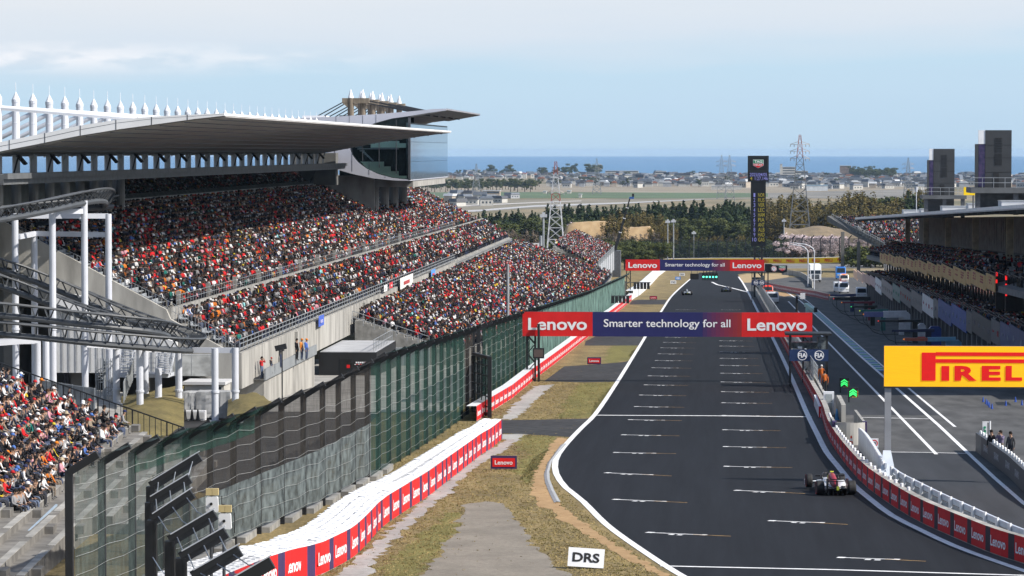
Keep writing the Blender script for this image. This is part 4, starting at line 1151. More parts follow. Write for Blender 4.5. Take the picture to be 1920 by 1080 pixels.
# white guard rail with tubular posts (two runs)
def guard(uv_top, hh, label, step=1.0, lift=0):
    pts = []
    for u, v in uv_top: pts.append(gnd(G(u, v, hh)))
    pts = smooth_line(pts, 1); root = thing('guard_rail', label, 'guard rail', pts[len(pts) // 2])
    mb = MB()
    for p, q in zip(pts[:-1], pts[1:]):
        for h in ((hh - .06, hh - .32),) if hh < 1.29 else ((hh - .06, hh - .32), (hh - .5, hh - .78)):
            mb.beam(gnd(p, (h[0] + h[1]) / 2), gnd(q, (h[0] + h[1]) / 2), .10, h[0] - h[1])
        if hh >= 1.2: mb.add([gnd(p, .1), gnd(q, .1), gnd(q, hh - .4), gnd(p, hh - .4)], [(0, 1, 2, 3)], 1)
    mb.build('rail', [mat('shade_tinted_rail', (.50, .55, .63), .5, .08, 1), mat('painted_shade_plate', (.33, .37, .42), .6, .15, 3)], root)  # shade is in the colours: blue cast on white rail, darkened copy below
    d = arc(pts); t = .3
    mb = MB()
    while t < d[-1]:
        p = at_arc(pts, d, t); dd = (at_arc(pts, d, t + .3) - p).normalized(); n_ = Vector((-dd.y, dd.x, 0)) * .14
        mb.tube(gnd(p + n_), gnd(p + n_, hh + .02), .085, n=8); t += step
    mb.build('tubular_posts', white_coat, root)
guard(((2060, 1030), (1990, 1012), (1920, 991), (1840, 955), (1765, 922), (1715, 897), (1690, 885), (1672, 872)), 1.25, 'white steel guard rail with tubular posts behind red bannered wall, right', 2.6)
guard(((1661, 866), (1651, 850), (1636, 826), (1624, 810), (1616, 803)), 1.3, 'short white guard rail with close tubular posts beside orange and white cone', .75)

# overhead gantries
def gantry(y_, x0, x1, z0, z1, label, w_red, tower, word_x=True):
    root = thing('overhead_gantry', label, 'gantry', ((x0 + x1) / 2, y_, T(y_)))
    mb = MB(); mb.box(x0, x1, y_ - .15, y_ + .15, z0, z1); mb.build('board', [black_steel], root)
    mb = MB(); f = y_ - .165
    xr = x0 + w_red; xl = x1 - w_red; xm = xl - (xl - xr) * .26
    q = lambda a, b, mi: mb.add([(a, f, z0), (b, f, z0), (b, f, z1), (a, f, z1)], [(0, 1, 2, 3)], mi)
    q(x0, xr, 0); q(xl, x1, 0); q(xr, xm, 1)
    n_ = 9
    for k in range(n_): q(xm + (xl - xm) * k / n_, xm + (xl - xm) * (k + 1) / n_, 3 + k)
    zc = (z0 + z1) / 2; h = z1 - z0
    mb.text('Lenovo', (x0 + w_red / 2, f - .02, zc), (1, 0, 0), (0, 0, 1), w_red * .84, h * .50, 2, .022)
    mb.text('Lenovo', (x1 - w_red / 2, f - .02, zc), (1, 0, 0), (0, 0, 1), w_red * .84, h * .50, 2, .022)
    mb.text('Smarter technology for all', ((xr + xl) / 2, f - .02, zc), (1, 0, 0), (0, 0, 1), (xl - xr) * .85, h * .42, 2, .010)
    grad = [mat('navy_to_crimson', (.018 + .24 * (k + 1) / 9, .017, .10 * (1 - (k + 1) / 11)), .6, .05, 1) for k in range(9)]
    mb.build('banner', [red_ad, navy_ad, white_ink] + grad, root)
    for xx in tower:
        mb = MB()
        for dx in (-.35, .35):
            for dy in (-.35, .35): mb.beam((xx + dx, y_ + .5 + dy, T(y_)), (xx + dx, y_ + .5 + dy, z1 - .2), .13)
        zz = T(y_); k = 0
        while zz < z1 - 1:
            s_ = 1 if k % 2 else -1
            mb.beam((xx - .35 * s_, y_ + .15, zz), (xx + .35 * s_, y_ + .15, zz + .8), .08); mb.beam((xx - .35 * s_, y_ + .85, zz), (xx + .35 * s_, y_ + .85, zz + .8), .08); mb.beam((xx + .35, y_ + .5 - .35 * s_, zz), (xx + .35, y_ + .5 + .35 * s_, zz + .8), .08); zz += .8; k += 1
        mb.build('lattice_tower', black_steel, root)
    mb = MB()
    for zz in (z0 + .1, z1 - .1):
        for dy in (.25, .8): mb.beam((x0, y_ + dy, zz), (x1, y_ + dy, zz), .1)
    for k in range(18): xx = x0 + (x1 - x0) * k / 18; mb.beam((xx, y_ + .25, z0 + .1), (xx + (x1 - x0) / 36, y_ + .8, z1 - .1), .07)
    mb.build('truss', dark_steel, root); return root
A = PY(980, 630, 278); B = PY(1523, 586, 278)
g1 = gantry(278, A.x, B.x, A.z, B.z, 'nearer overhead sponsor gantry with red, navy and crimson banner across the track', 6.0, (A.x + .7, B.x - .4))
A2 = PY(1173, 507.5, 580); B2 = PY(1433, 487, 580)
g2 = gantry(580, A2.x, B2.x, A2.z, B2.z, 'farther overhead sponsor gantry below black scoreboard tower', 6.1, (A2.x + .5,))
# small screen under the first gantry's left tower
p = PY(1010, 662, 277.5); t_ = thing('trackside_screen', 'small dark screen on post under left end of nearer gantry', 'screen', (p.x, 277.5, T(277)))
mb = MB(); mb.box(p.x - .48, p.x + .48, 277.2, 277.5, p.z - .44, p.z + .44); mb.box(p.x - .1, p.x + .1, 277.5, 277.7, T(277), p.z + 2.5); mb.build('casing', black_steel, t_)
mb = MB(); mb.box(p.x - .38, p.x + .38, 277.17, 277.2, p.z - .32, p.z + .32); mb.build('screen_face', mat('grey_screen', (.10, .075, .07), .3, .1, 2), t_)
# start lights and black box hanging beyond the second gantry
p = PY(1331, 519, 583); t_ = thing('start_lights', 'five green lit start lamps hanging under farther gantry', 'traffic light', (p.x, 583, T(583)))
for k in range(5):
    mb = MB(); cx = p.x - 1.15 + .575 * k; mb.box(cx - .25, cx + .25, 582.9, 583.3, p.z - .62, p.z + .62); mb.box(cx - .05, cx + .05, 583, 583.1, p.z + .6, A2.z + .1); lp = mb.build('lamp_housing', black_steel, t_)
    mb = MB(); mb.lathe((cx, 582.92, p.z - .02), [(.19, 0), (.15, .05)], 12, 0, (0, -1, 0)); mb.build('green_lamp', lit('green_lamp', (.12, .95, .62), 1.5), lp)
    mb = MB(); mb.lathe((cx, 582.92, p.z - .42), [(.16, 0), (.13, .04)], 12, 0, (0, -1, 0)); mb.build('unlit_lamp', mat('dim_lamp', (.02, .08, .07), .3, .1, 3), lp)
mb = MB(); mb.box(p.x - 1.9, p.x + 1.6, 583, 583.15, p.z + .62, p.z + .74); mb.build('hanger', dark_steel, t_)
p = PY(1302, 518.5, 583); t_ = thing('black_sign_box', 'plain black sign box hanging left of green start lamps', 'sign', (p.x, 583, p.z))
mb = MB(); mb.box(p.x - .75, p.x + .75, 583, 583.4, p.z - .52, p.z + .52); mb.build('sign_box', black_steel, t_); mb = MB()
for dx in (-.5, .5): mb.beam((p.x + dx, 583.2, p.z + .5), (p.x + dx, 583.2, A2.z + .1), .08)
mb.build('hanger', dark_steel, t_)
# arms with black lamp clusters over the left barrier
def lamp_arm(u, v, y_, xf_, label):
    p = PY(u, v, y_); t_ = thing('signal_arm', label, 'traffic light', (xf_, y_, T(y_)))
    mb = MB(); mb.tube((xf_, y_, T(y_)), (xf_, y_, p.z + .8), .09); mb.beam((xf_, y_, p.z + .6), (p.x + 1.6, y_, p.z + .6), .12); mb.build('arm', dark_steel, t_)
    for k in range(5):
        mb = MB(); cx = p.x - 1.15 + .575 * k; mb.box(cx - .24, cx + .24, y_ - .25, y_ + .2, p.z - .55, p.z + .55); mb.build('lamp_housing', black_steel, t_)
lamp_arm(1203, 536, 560, -15.4, 'black lamp cluster on arm farther along the left barrier')
lamp_arm(1163, 562, 505, -16.4, 'black lamp cluster on arm nearer along the left barrier')
# boards on the verge
def verge_board(uvs, label, word, kind):
    (u0, v0), (u1, v1) = uvs; base = G((u0 + u1) / 2, v1 + 2); y_ = base.y; a, b = PY(u0, v1, y_), PY(u1, v0, y_)
    o = MB(); zc = (a.z + b.z) / 2; w, h = b.x - a.x, b.z - a.z; xc = (a.x + b.x) / 2
    t_ = thing('verge_board', label, 'sign', (xc, y_, T(y_)), 'advert boards on the left grass' if kind == 'ad' else 'braking distance boards')
    if kind == 'ad':
        o.box(a.x, b.x, y_, y_ + .12, a.z, b.z); o.build('board', purple_ad, t_)
        o = MB(); o.box(xc - w * .43, xc + w * .43, y_ - .02, y_, zc - h * .33, zc + h * .33, 0); o.text(word, (xc, y_ - .035, zc), (1, 0, 0), (0, 0, 1), w * .68, h * .34, 1, .018); o.build('red_panel', [red_ad, white_ink], t_)
    else:
        o.box(a.x, b.x, y_, y_ + .1, a.z, b.z); o.build('board', white_coat if kind == 'w' else mat('blue_board', (.04, .22, .62), .5, .05, 2), t_)
        o = MB(); o.text(word, (xc, y_ - .02, zc), (1, 0, 0), (0, 0, 1), w * .66, h * .62, 0, .015); o.build('number', black_ink if kind == 'w' else white_ink, t_)
    o = MB()
    for d in (-.3, .3): o.beam((xc + d * w, y_ + .05, T(y_) - .05), (xc + d * w, y_ + .05, a.z + .02), .05)
    o.build('foot', dark_steel, t_)
verge_board(((920, 855), (969, 879)), 'red and purple advert board on the grass, nearest and largest of three', 'Lenovo', 'ad')
verge_board(((1101, 670), (1127, 683)), 'red and purple advert board seen just below nearer gantry', 'Lenovo', 'ad')
verge_board(((1218, 555), (1232, 561.5)), 'tiny red and purple advert board between the two gantries', 'Lenovo', 'ad')
verge_board(((1257, 526), (1268, 532)), 'white distance board reading 150 on far left verge', '150', 'w')
verge_board(((1266, 519), (1276, 524.5)), 'blue distance board reading 100 on far left verge', '100', 'b')
verge_board(((1274, 512), (1284, 517)), 'white distance board, farthest of three on the verge', '50', 'w')
# DRS board, tilted
y_ = G(1098, 1066).y; c = PY(1099, 1046, y_); tl = R(-3.4)
xd, zd = Vector((math.cos(tl), 0, math.sin(tl))), Vector((-math.sin(tl), 0, math.cos(tl)))
w, h = 68 / 6100 * y_, 35 / 6100 * y_
t_ = thing('marker_board', 'white board lettered DRS leaning on the grass by the edge line', 'sign', (c.x, y_, T(y_)))
zd = (zd + Vector((0, .42, 0))).normalized(); nb = xd.cross(zd)
mb = MB(); mb.obox(c, xd * w / 2, nb * .03, zd * h / 2 * 1.06); mb.build('board', white_coat, t_)
mb = MB(); mb.text('DRS', c + nb * .045, xd, zd, w * .75, h * .53, 0, .03); mb.build('lettering', black_ink, t_)
mb = MB(); 
for d in (-.35, .35): mb.beam(c + xd * w * d - zd * h * .4, c + xd * w * d + Vector((0, .35, -h * .55)), .05)
mb.build('foot', dark_steel, t_)
# ---------------------------------------------------------------- pit building on the right
PB0, PB1 = 258.0, 585.0
pit = thing('pit_building', 'long dark pit building with terraces, tan banners and flat overhanging roof on the right', 'building', (32, 420, T(420)))
def hx_prism(mb, prof, y0, y1, mi=0):                # profile (x, height over the sloping ground)
    n = len(prof); a = [(x, y0, T(y0) + h) for x, h in prof]; b = [(x, y1, T(y1) + h) for x, h in prof]
    mb.add(a + b, [tuple(range(n))[::-1], tuple(range(n, 2 * n))] + [(i, (i + 1) % n, n + (i + 1) % n, n + i) for i in range(n)], mi)
pit_wall_m = mat('pit_wall_panel', (.13, .13, .135), .7, .15, .6)
mb = MB(); y_ = PB0
while y_ < PB1:
    hx_prism(mb, [(27, 0), (28.0, 0), (28.0, 3.0), (27, 3.0)], y_, y_ + 1.2); y_ += 6.6
hx_prism(mb, [(27, 2.75), (31, 2.75), (31, 3.05), (27, 3.05)], PB0, PB1); hx_prism(mb, [(30.8, 0), (31.2, 0), (31.2, 3), (30.8, 3)], PB0, PB1)
mb.build('garage_front', pit_wall_m, pit)
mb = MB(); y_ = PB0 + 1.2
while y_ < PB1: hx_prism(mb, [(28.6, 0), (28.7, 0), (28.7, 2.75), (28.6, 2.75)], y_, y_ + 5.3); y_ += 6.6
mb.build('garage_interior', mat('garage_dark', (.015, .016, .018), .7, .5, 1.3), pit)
mb = MB()
hx_prism(mb, [(27.1, 7.0), (30, 7.0), (36, 9.7), (36, 10.0), (35, 10.0)] + [(35 - .9 * (i // 2 + (i % 2)), 10.0 - .36 * (i // 2)) for i in range(1, 12)] + [(27.1, 7.6)], PB0, PB1)
mb.build('terrace', mat('grey_terrace', (.16, .16, .16), .85, .2, 1.5), pit)
mb = MB(); hx_prism(mb, [(30.2, 3.05), (30.3, 3.05), (30.3, 7.0), (30.2, 7.0)], PB0, PB1); mb.build('lounge_glass', mat('dark_glass', (.010, .014, .016), .06, .2, 1, spec=.7), pit)
y_ = PB0
while y_ < PB1: mb = MB(); mb.box(29.9, 30.15, y_, y_ + .22, T(y_) + 3.05, T(y_) + 7.0); mb.build('mullion', dark_steel, pit); y_ += 8.2
mb = MB(); hx_prism(mb, [(36.5, 9.5), (36.9, 9.5), (36.9, 14.4), (36.5, 14.4)], PB0, PB1)
y_ = PB0
while y_ < PB1: hx_prism(mb, [(36.3, 10), (36.5, 10), (36.5, 14.3), (36.3, 14.3)], y_, y_ + .8); y_ += 2.6
mb.build('back_wall', mat('ribbed_panel', (.26, .26, .27), .7, .2, .8), pit)
yc = 568.0
while yc > PB0:
    mb = MB(); hx_prism(mb, [(33, 8), (33.8, 8), (33.8, 14.3), (33, 14.3)], yc - .4, yc + .4); mb.build('stone_column', mat('stone_column', (.40, .36, .28), .8, .2, 1.5), pit); yc -= 49
rh = lambda y: 14.05 + .75 * (577 - max(y, 263)) / 314
mb = MB()
for a, b in ((PB0 - 5, 420), (420, PB1)):
    n_ = [(25, 0), (46, 1.5), (46, 1.9), (25, .34)]
    A_ = [(x, a, T(a) + rh(a) + h) for x, h in n_]; B_ = [(x, b, T(b) + rh(b) + h) for x, h in n_]
    mb.add(A_ + B_, [(3, 2, 1, 0), (4, 5, 6, 7)] + [(i, (i + 1) % 4, 4 + (i + 1) % 4, 4 + i) for i in range(4)], 0)
rf2 = mb.build('roof', mat('grey_roof', (.36, .37, .39), .6, .12, .3), pit)
mb = MB()
for a, b in ((PB0 - 5, 420), (420, PB1)): mb.add([(24.98, a, T(a) + rh(a) + .12), (24.98, b, T(b) + rh(b) + .12), (24.98, b, T(b) + rh(b) + .42), (24.98, a, T(a) + rh(a) + .42)], [(0, 1, 2, 3)])
mb.build('roof_edge', roof_white, rf2)
mb = MB(); y_ = PB0
while y_ < PB1: mb.beam((25.2, y_, T(y_) + rh(y_) - .05), (36.4, y_, T(y_) + rh(y_) + .6), .16, .5); y_ += 8.2
mb.build('roof_beam', dark_steel, rf2)
# railings
mb = MB()
ya = PB0
while ya < PB1:
    yb = min(ya + 8.2, PB1); ym = (ya + yb) / 2
    rail_line(mb, [(27.0, ya, T(ym) + 4.4), (27.0, yb - .1, T(ym) + 4.4)], .55, 1.3, .03, 2); rail_line(mb, [(27.1, ya, T(ym) + 8.5), (27.1, yb - .1, T(ym) + 8.5)], .35, 2, .03, 1); ya = yb
mb.build('railing', dark_steel, pit)
# tan banners, each hung level while the building steps down the hill
tan, tan_ink = mat('tan_banner', (.56, .36, .14), .7, .08, .8), mat('rust_ink', (.38, .10, .08), .7, .1, 2)
ub = [1651, 1658, 1667, 1681, 1687, 1700, 1716, 1722, 1740, 1758, 1767, 1789, 1813, 1822, 1851, 1868]
for i in range(len(ub) - 1):
    ya, yb = PX(ub[i], 480, 26.9).y, PX(ub[i + 1], 480, 26.9).y; ym = (ya + yb) / 2; z0, z1 = T(ym) + 7.1, T(ym) + 8.6
    mb = MB(); mb.box(26.78, 26.88, yb + .15, ya - .15, z0, z1, 0); L = ya - yb
    for f in ((.5,) if L < 12 else (.27, .73)):
        yc = yb + L * f; w_ = min(L * .3, 4.0)
        for r_ in range(3):                          # worn emblem lettering too far off to read
            for q in range(6):
                if RS.rand() < .78: mb.box(26.75, 26.78, yc - w_ / 2 + w_ * q / 6, yc - w_ / 2 + w_ * (q + .72) / 6, z1 - .36 - .27 * r_, z1 - .18 - .27 * r_, 1)
    mb.build('tan_banner', [tan, tan_ink], pit)
# lower balcony banners in team colours
ul = [1601, 1608, 1618, 1625, 1632, 1642, 1654, 1675, 1689, 1710, 1731, 1752, 1761, 1786, 1814, 1825, 1861, 1878, 1897, 1925, 1960, 2000]
cl_ = [(.33, .20, .13), (.28, .19, .15), (.24, .15, .13), (.26, .17, .15), (.27, .19, .19), (.50, .48, .50), (.13, .12, .12), (.07, .11, .105), (.065, .068, .075), (.08, .08, .085), (.46, .47, .51), (.075, .08, .085), (.020, .042, .14), (.022, .048, .17), (.05, .052, .056), (.028, .029, .033), (.05, .052, .06), (.030, .04, .10), (.024, .034, .085), (.024, .034, .085), (.03, .03, .04)]
inks = [None, None, None, None, None, (.3, .06, .06), (.22, .22, .22), (.02, .2, .14), (.4, .05, .04), (.3, .3, .3), (.35, .05, .07), (.2, .2, .22), (.22, .27, .38), (.25, .3, .4), (.25, .25, .28), (.3, .28, .3), (.42, .05, .05), (.3, .32, .38), (.3, .32, .38), (.3, .32, .38), None]
for i in range(len(ul) - 1):
    ya, yb = PX(ul[i], 560, 26.95).y, PX(ul[i + 1], 560, 26.95).y; ym = (ya + yb) / 2; z0, z1 = T(ym) + (2.75 if i < 5 else 2.05), T(ym) + 4.3; L = ya - yb
    mb = MB(); mb.box(26.82, 26.95, yb + .08, ya - .08, z0, z1, 0)
    if inks[i]:
        nb = max(1, int(L / 5))
        for b in range(nb):                          # sponsor marks: uneven strokes, unreadable from here
            yc = yb + L * (b + .5) / nb
            for q in range(4):
                hh = RS.uniform(.08, .6); mb.box(26.78, 26.82, yc - .9 + q * .42 + RS.uniform(-.1, .1), yc - .76 + q * .42, (z0 + z1) / 2 - hh / 2, (z0 + z1) / 2 + hh / 2, 1)
    mb.build('balcony_banner', [mat('team_banner', tuple(min(.7, 1.9 * c) for c in cl_[i]), .6, .1, .6), mat('team_ink', inks[i] or (.3, .3, .3), .6, .1, 2)], pit)
# spectators on both balconies
y_ = 275.0
while y_ < PB1:
    f = 1.0 if y_ > 345 else .45
    for r_, x in enumerate((27.5, 28.1, 28.7, 29.3)):
        if RS.rand() < .82 * f: PIT_SEATS.append((x, y_ + RS.normal(0, .1), T(y_) + 3.05 + .47 + .12 * r_, math.pi + RS.normal(0, .6), 4, True))
    for r_ in range(5):
        if RS.rand() < (.86 if y_ > 400 else .5 if y_ > 365 else .10): PIT_SEATS.append((27.9 + .9 * r_, y_ + RS.normal(0, .1), T(y_) + 7.65 + .36 * r_ + (.47 if r_ > 4 else .4), math.pi + RS.normal(0, .4), 4, r_ > 4 or r_ == 0))
    y_ += .55
# dark LED screens at the near end of the balcony
sc = thing('balcony_screen', 'tall black screen panels with red lights standing on pit balcony', 'screen', (27.5, 318, T(318) + 3))
for u0, u1, v0, v1, y_ in ((1867, 1884, 510, 580, 322), (1885, 1918, 516, 584, 312)):
    a, b = PY(u0, v1, y_), PY(u1, v0, y_); mb = MB(); mb.box(a.x, b.x, y_, y_ + .4, a.z, b.z); mb.build('screen_panel', black_steel, sc)
mb = MB()
for u, v, y_ in ((1869, 514, 321.9), (1868.5, 528, 321.9), (1868.5, 542, 321.9), (1886.5, 521, 311.9), (1886.5, 536, 311.9), (1886.5, 551, 311.9)): 
    a = PY(u, v, y_); mb.box(a.x - .08, a.x + .08, y_ - .03, y_ + .02, a.z - .2, a.z + .2)
mb.build('red_light', lit('red_led', (.9, .02, .02), 1.0), sc)
# towers on the roof with video faces turned to the track
def roof_tower(u0, um, u1, v0, v1, y_, label, deck):
    a, b, c = PY(u0, v1, y_), PY(u1, v0, y_), PY(um, v1, y_); w = b.x - c.x
    t_ = thing('screen_tower', label, 'screen tower', ((c.x + b.x) / 2, y_, a.z))
    dd = 4.6
    mb = MB(); mb.box(c.x, b.x, y_, y_ + dd, a.z, b.z); mb.build('tower_body', mat('dark_panel', (.035, .038, .042), .5, .1, .5), t_)
    mb = MB()
    for f in (.27, .52, .74): mb.box(c.x - .01, b.x + .01, y_ - .02, y_, a.z + (b.z - a.z) * f - .02, a.z + (b.z - a.z) * f + .02)
    for f0, f1 in ((.62, .88), (.40, .60)):
        for k in range(9): z = a.z + (b.z - a.z) * (f0 + (f1 - f0) * k / 9); mb.box(c.x + w * .36, c.x + w * .64, y_ - .04, y_ - .001, z, z + .06)
    mb.box(c.x + w * .3, c.x + w * .52, y_ - .035, y_ - .001, a.z, a.z + 1.5)
    mb.build('vent_panel', black_steel, t_)
    k_ = (c.x - a.x); z_m = a.z + (b.z - a.z) * .76
    mb = MB(); mb.prism([(c.x - .002, y_ + .05, a.z), (c.x - k_, y_ + .05, a.z), (c.x - k_, y_ + .05, z_m), (c.x - .002, y_ + .05, z_m)], (0, dd - .1, 0)); mb.build('screen_case', black_steel, t_)
    mb = MB(); mb.box(c.x - k_ + .02, c.x - .02, y_ + .02, y_ + .05, a.z + .1, z_m - .05); mb.build('screen_edge', mat('screen_glow', (.010, .012, .05), .3, .5, 2.2, c2=(.06, .04, .10), emit=.04), t_)
    mb = MB(); mb.box(c.x - k_, c.x - .002, y_ + .05, y_ + .3, z_m, b.z); mb.build('pale_panel', white_coat, t_)
    return c, b
roof_tower(1742, 1750, 1790, 279, 367, 425, 'smaller dark screen tower on pit roof, left of the pair', None)
roof_tower(1834, 1847, 1897, 244, 352, 330, 'larger dark screen tower on pit roof, right of the pair', None)
def roof_deck(u0, u1, v0, v1, y_, d_, label, rails=True):
    a, b = PY(u0, v1, y_), PY(u1, v0, y_); t_ = thing('roof_platform', label, 'platform', ((a.x + b.x) / 2, y_, a.z - 2))
    mb = MB(); mb.box(a.x, b.x, y_ - .5, y_ + d_, a.z, b.z); mb.build('deck', mat('deck_grey', (.09, .095, .10), .6, .15, 1), t_)
    zr = T(y_) + rh(y_) - .2
    for f in (.08, .5, .92): mb = MB(); mb.box(a.x + (b.x - a.x) * f - .25, a.x + (b.x - a.x) * f + .25, y_, y_ + .5, zr, a.z); mb.build('platform_leg', dark_steel, t_)
    mb = MB(); mb.box(a.x + .8, b.x - 1.4, y_ + 2.5, y_ + 2.8, zr, a.z - .02); mb.build('back_panel', dark_steel, t_)
    mb = MB(); rail_line(mb, [(a.x, y_ - .4, b.z), (b.x, y_ - .4, b.z)], 1.0, 1.1, .03, 2); mb.build('railing', grey_steel, t_)
roof_deck(1730, 1812, 366.5, 373, 424, 6, 'roof platform carrying the smaller screen tower')
roof_deck(1820, 1990, 352, 362, 329, 6, 'roof platform carrying the larger screen tower')
bx = mat('white_box_panel', (.55, .56, .58), .6, .08, .5)
for u0, u1, v0, v1, y_, lb in ((1694, 1726, 395, 404, 470, 'white roof box farthest along the pit roof'), (1727, 1766, 393, 401, 440, 'white roof box below the smaller screen tower'), (1767, 1818, 388, 399, 400, 'white roof box between the two screen towers'), (1816, 1882, 383, 394, 350, 'white roof box under the larger tower platform'), (1878, 1990, 378, 391, 322, 'white roof box nearest, at the right picture edge')):
    a, b = PY(u0, v1, y_), PY(u1, v0, y_); mb = MB(); zr = min(a.z, T(y_) + rh(y_) + .1); mb.box(a.x, b.x, y_, y_ + 4, zr, b.z, 0); mb.box(a.x - .05, b.x + .05, y_ - .05, y_ + 4.05, b.z, b.z + .08, 1)
    tag(mb.build('roof_box', [bx, grey_steel]), lb, 'roof unit', 'white boxes on the pit roof')
a = PY(1839, 360, 345); t_ = thing('yellow_sign', 'yellow sign panel behind the larger screen tower', 'sign', (a.x, 345, a.z - 1.2))
mb = MB(); a, b = PY(1807, 366, 345), PY(1871, 351, 345); mb.prism([(a.x, 345, a.z), (a.x, 345, b.z), (a.x + 1.8, 345, b.z), (b.x, 345, b.z - .55), (b.x, 345, a.z), ], (0, .3, 0)); mb.build('panel', yellow_ad, t_)
mb = MB(); mb.tube((a.x + 1, 345.1, T(345) + rh(345)), (a.x + 1, 345.1, a.z), .08); mb.build('post', dark_steel, t_)
p = PY(1718, 395, 455); t_ = thing('antenna_mast', 'slim pale antenna mast on the pit roof', 'antenna', (p.x, 455, T(455) + rh(455)))
mb = MB(); mb.tube((p.x, 455, T(455) + rh(455)), (p.x, 455, PY(1718, 352, 455).z), .06); mb.tube((p.x, 455, PY(1718, 360, 455).z), (p.x, 455, PY(1718, 350, 455).z), .16); mb.build('mast', pale_steel, t_)

# scoreboard tower
ys_ = 590; t_ = thing('scoreboard_tower', 'tall black timing tower listing ten driver codes above second gantry', 'scoreboard', (PY(1421, 480, ys_).x, ys_, T(ys_)))
def rect(mb, u0, u1, v0, v1, y0, y1, mi=0):
    a, b = PY(u0, v1, y0), PY(u1, v0, y0); mb.box(a.x, b.x, y0, y1, a.z, b.z, mi)
board_m = mat('black_display', (.007, .008, .010), .4, .1, 1)
mb = MB(); rect(mb, 1402, 1441.5, 292, 340.5, ys_, ys_ + 1.5); mb.build('head', board_m, t_)
mb = MB(); rect(mb, 1407.5, 1436, 340.5, 461, ys_ + .1, ys_ + 1.4); mb.build('column', board_m, t_)
mb = MB()
for u in (1415, 1428.5):
    a, b = PY(u, 461, ys_ + .3), PY(u, 500, ys_ + .3); mb.beam(a, (a.x, ys_ + .3, T(ys_)), .35); mb.beam((a.x, ys_ + 1.2, a.z), (a.x, ys_ + 1.2, T(ys_)), .35)
p, q = PY(1415, 461, ys_ + .3), PY(1428.5, 461, ys_ + .3); z = p.z; k = 0
while z > T(ys_) + 1: mb.beam((p.x if k % 2 else q.x, ys_ + .3, z), (q.x if k % 2 else p.x, ys_ + .3, z - 1.4), .16); z -= 1.4; k += 1
mb.build('lattice_leg', black_steel, t_)
def txt_at(mb, s, u, v, h_px, y_, mi=0, bold=.003, w_px=None):
    p = PY(u, v, y_); mb.text(s, p, (1, 0, 0), (0, 0, 1), None if w_px is None else w_px / FPX * y_, h_px / FPX * y_, mi, bold)
violet, amber = lit('violet_digits', (.22, .22, .55), .12), lit('amber_digits', (.32, .27, .03), .10)
mb = MB()
for k, nme in enumerate(('NOR', 'RUS', 'VER', 'LEC', 'HAM', 'PIA', 'ANT', 'ALB', 'HAD', 'GAS')):
    v = 365.7 + k * 9.28; txt_at(mb, str(k + 1), 1414.5, v, 7.2, ys_ + .06, 0, w_px=3.2 if k < 9 else 7.5); txt_at(mb, nme, 1427.5, v, 7.2, ys_ + .06, 1, w_px=12)
txt_at(mb, '2025/04/05', 1422, 327.3, 6.4, ys_ - .04, 0, w_px=32); txt_at(mb, '4', 1408.5, 334.5, 6.6, ys_ - .04, 1, w_px=4); txt_at(mb, '1:27.146', 1427.5, 334.5, 6.6, ys_ - .04, 0, w_px=24)
mb.build('digits', [violet, amber], t_)
def shield(mb, u, v, w, h, y_, mats_i=(0, 1, 2)):
    s = lambda a, b, yy: tuple(PY(u + a * w / 2, v + b * h / 2, yy))
    mb.poly([s(-1, -1, y_), s(-1, .38, y_), s(0, 1, y_), s(1, .38, y_), s(1, -1, y_)][::1], mats_i[2])
    mb.poly([s(-.92, -.94, y_ - .03), s(-.92, -.12, y_ - .03), s(.92, -.12, y_ - .03), s(.92, -.94, y_ - .03)], mats_i[0])
    mb.poly([s(-.92, -.02, y_ - .03), s(-.92, .36, y_ - .03), s(0, .93, y_ - .03), s(.92, .36, y_ - .03), s(.92, -.02, y_ - .03)], mats_i[1])
    p = PY(u, v - h * .27, y_ - .06); mb.text('TAG', p, (1, 0, 0), (0, 0, 1), w * .74 / FPX * y_, h * .30 / FPX * y_, mats_i[2], .02)
    p = PY(u, v + h * .12, y_ - .06); mb.text('HEUER', p, (1, 0, 0), (0, 0, 1), w * .78 / FPX * y_, h * .18 / FPX * y_, mats_i[2], .015)
green_ink = mat('green_ink', (.02, .26, .12), .5, .05, 2)
mb = MB(); shield(mb, 1421.7, 307.3, 19.5, 16, ys_ - .03); mb.build('shield_emblem', [green_ink, red_ink, white_ink], t_)
mb = MB()
for a in ((1404, 1439.5, 294, 295), (1404, 1439.5, 320.2, 321.2), (1404, 1405, 295, 320.2), (1438.5, 1439.5, 295, 320.2)): rect(mb, *a, ys_ - .05, ys_ - .002)
mb.build('frame', mat('grey_frame', (.035, .04, .045), .5, .1, 2), t_)
# clock sign at the right end of the second gantry
yt = 584; t_ = thing('clock_sign', 'black pointed sign with white clock and shield right of scoreboard foot', 'sign', (PY(1455, 512, yt).x, yt, T(yt)))
mb = MB(); mb.prism([tuple(PY(a, b, yt)) for a, b in ((1434, 495), (1446, 495), (1449, 497.5), (1476, 497.5), (1476, 509), (1467, 513), (1462, 511.5), (1434, 511))][::-1], (0, .3, 0)); mb.build('board', board_m, t_)
mb = MB(); c = PY(1451, 504, yt - .03)
ring = lambda r0, y_: [(c.x + r0 * math.cos(2 * math.pi * k / 20), y_, c.z + r0 * math.sin(2 * math.pi * k / 20)) for k in range(20)]
mb.poly(ring(.50, yt - .03), 0); mb.poly(ring(.44, yt - .05), 1); mb.poly(ring(.36, yt - .07), 0); mb.beam((c.x, yt - .08, c.z), (c.x, yt - .08, c.z + .28), .05, .02, 2); mb.beam((c.x, yt - .08, c.z), (c.x + .2, yt - .08, c.z), .05, .02, 2)
mb.build('clock_face', [white_ink, red_ink, black_ink], t_)
mb = MB(); shield(mb, 1466.5, 503.5, 12, 10, yt - .03); mb.build('shield_emblem', [green_ink, red_ink, white_ink], t_)
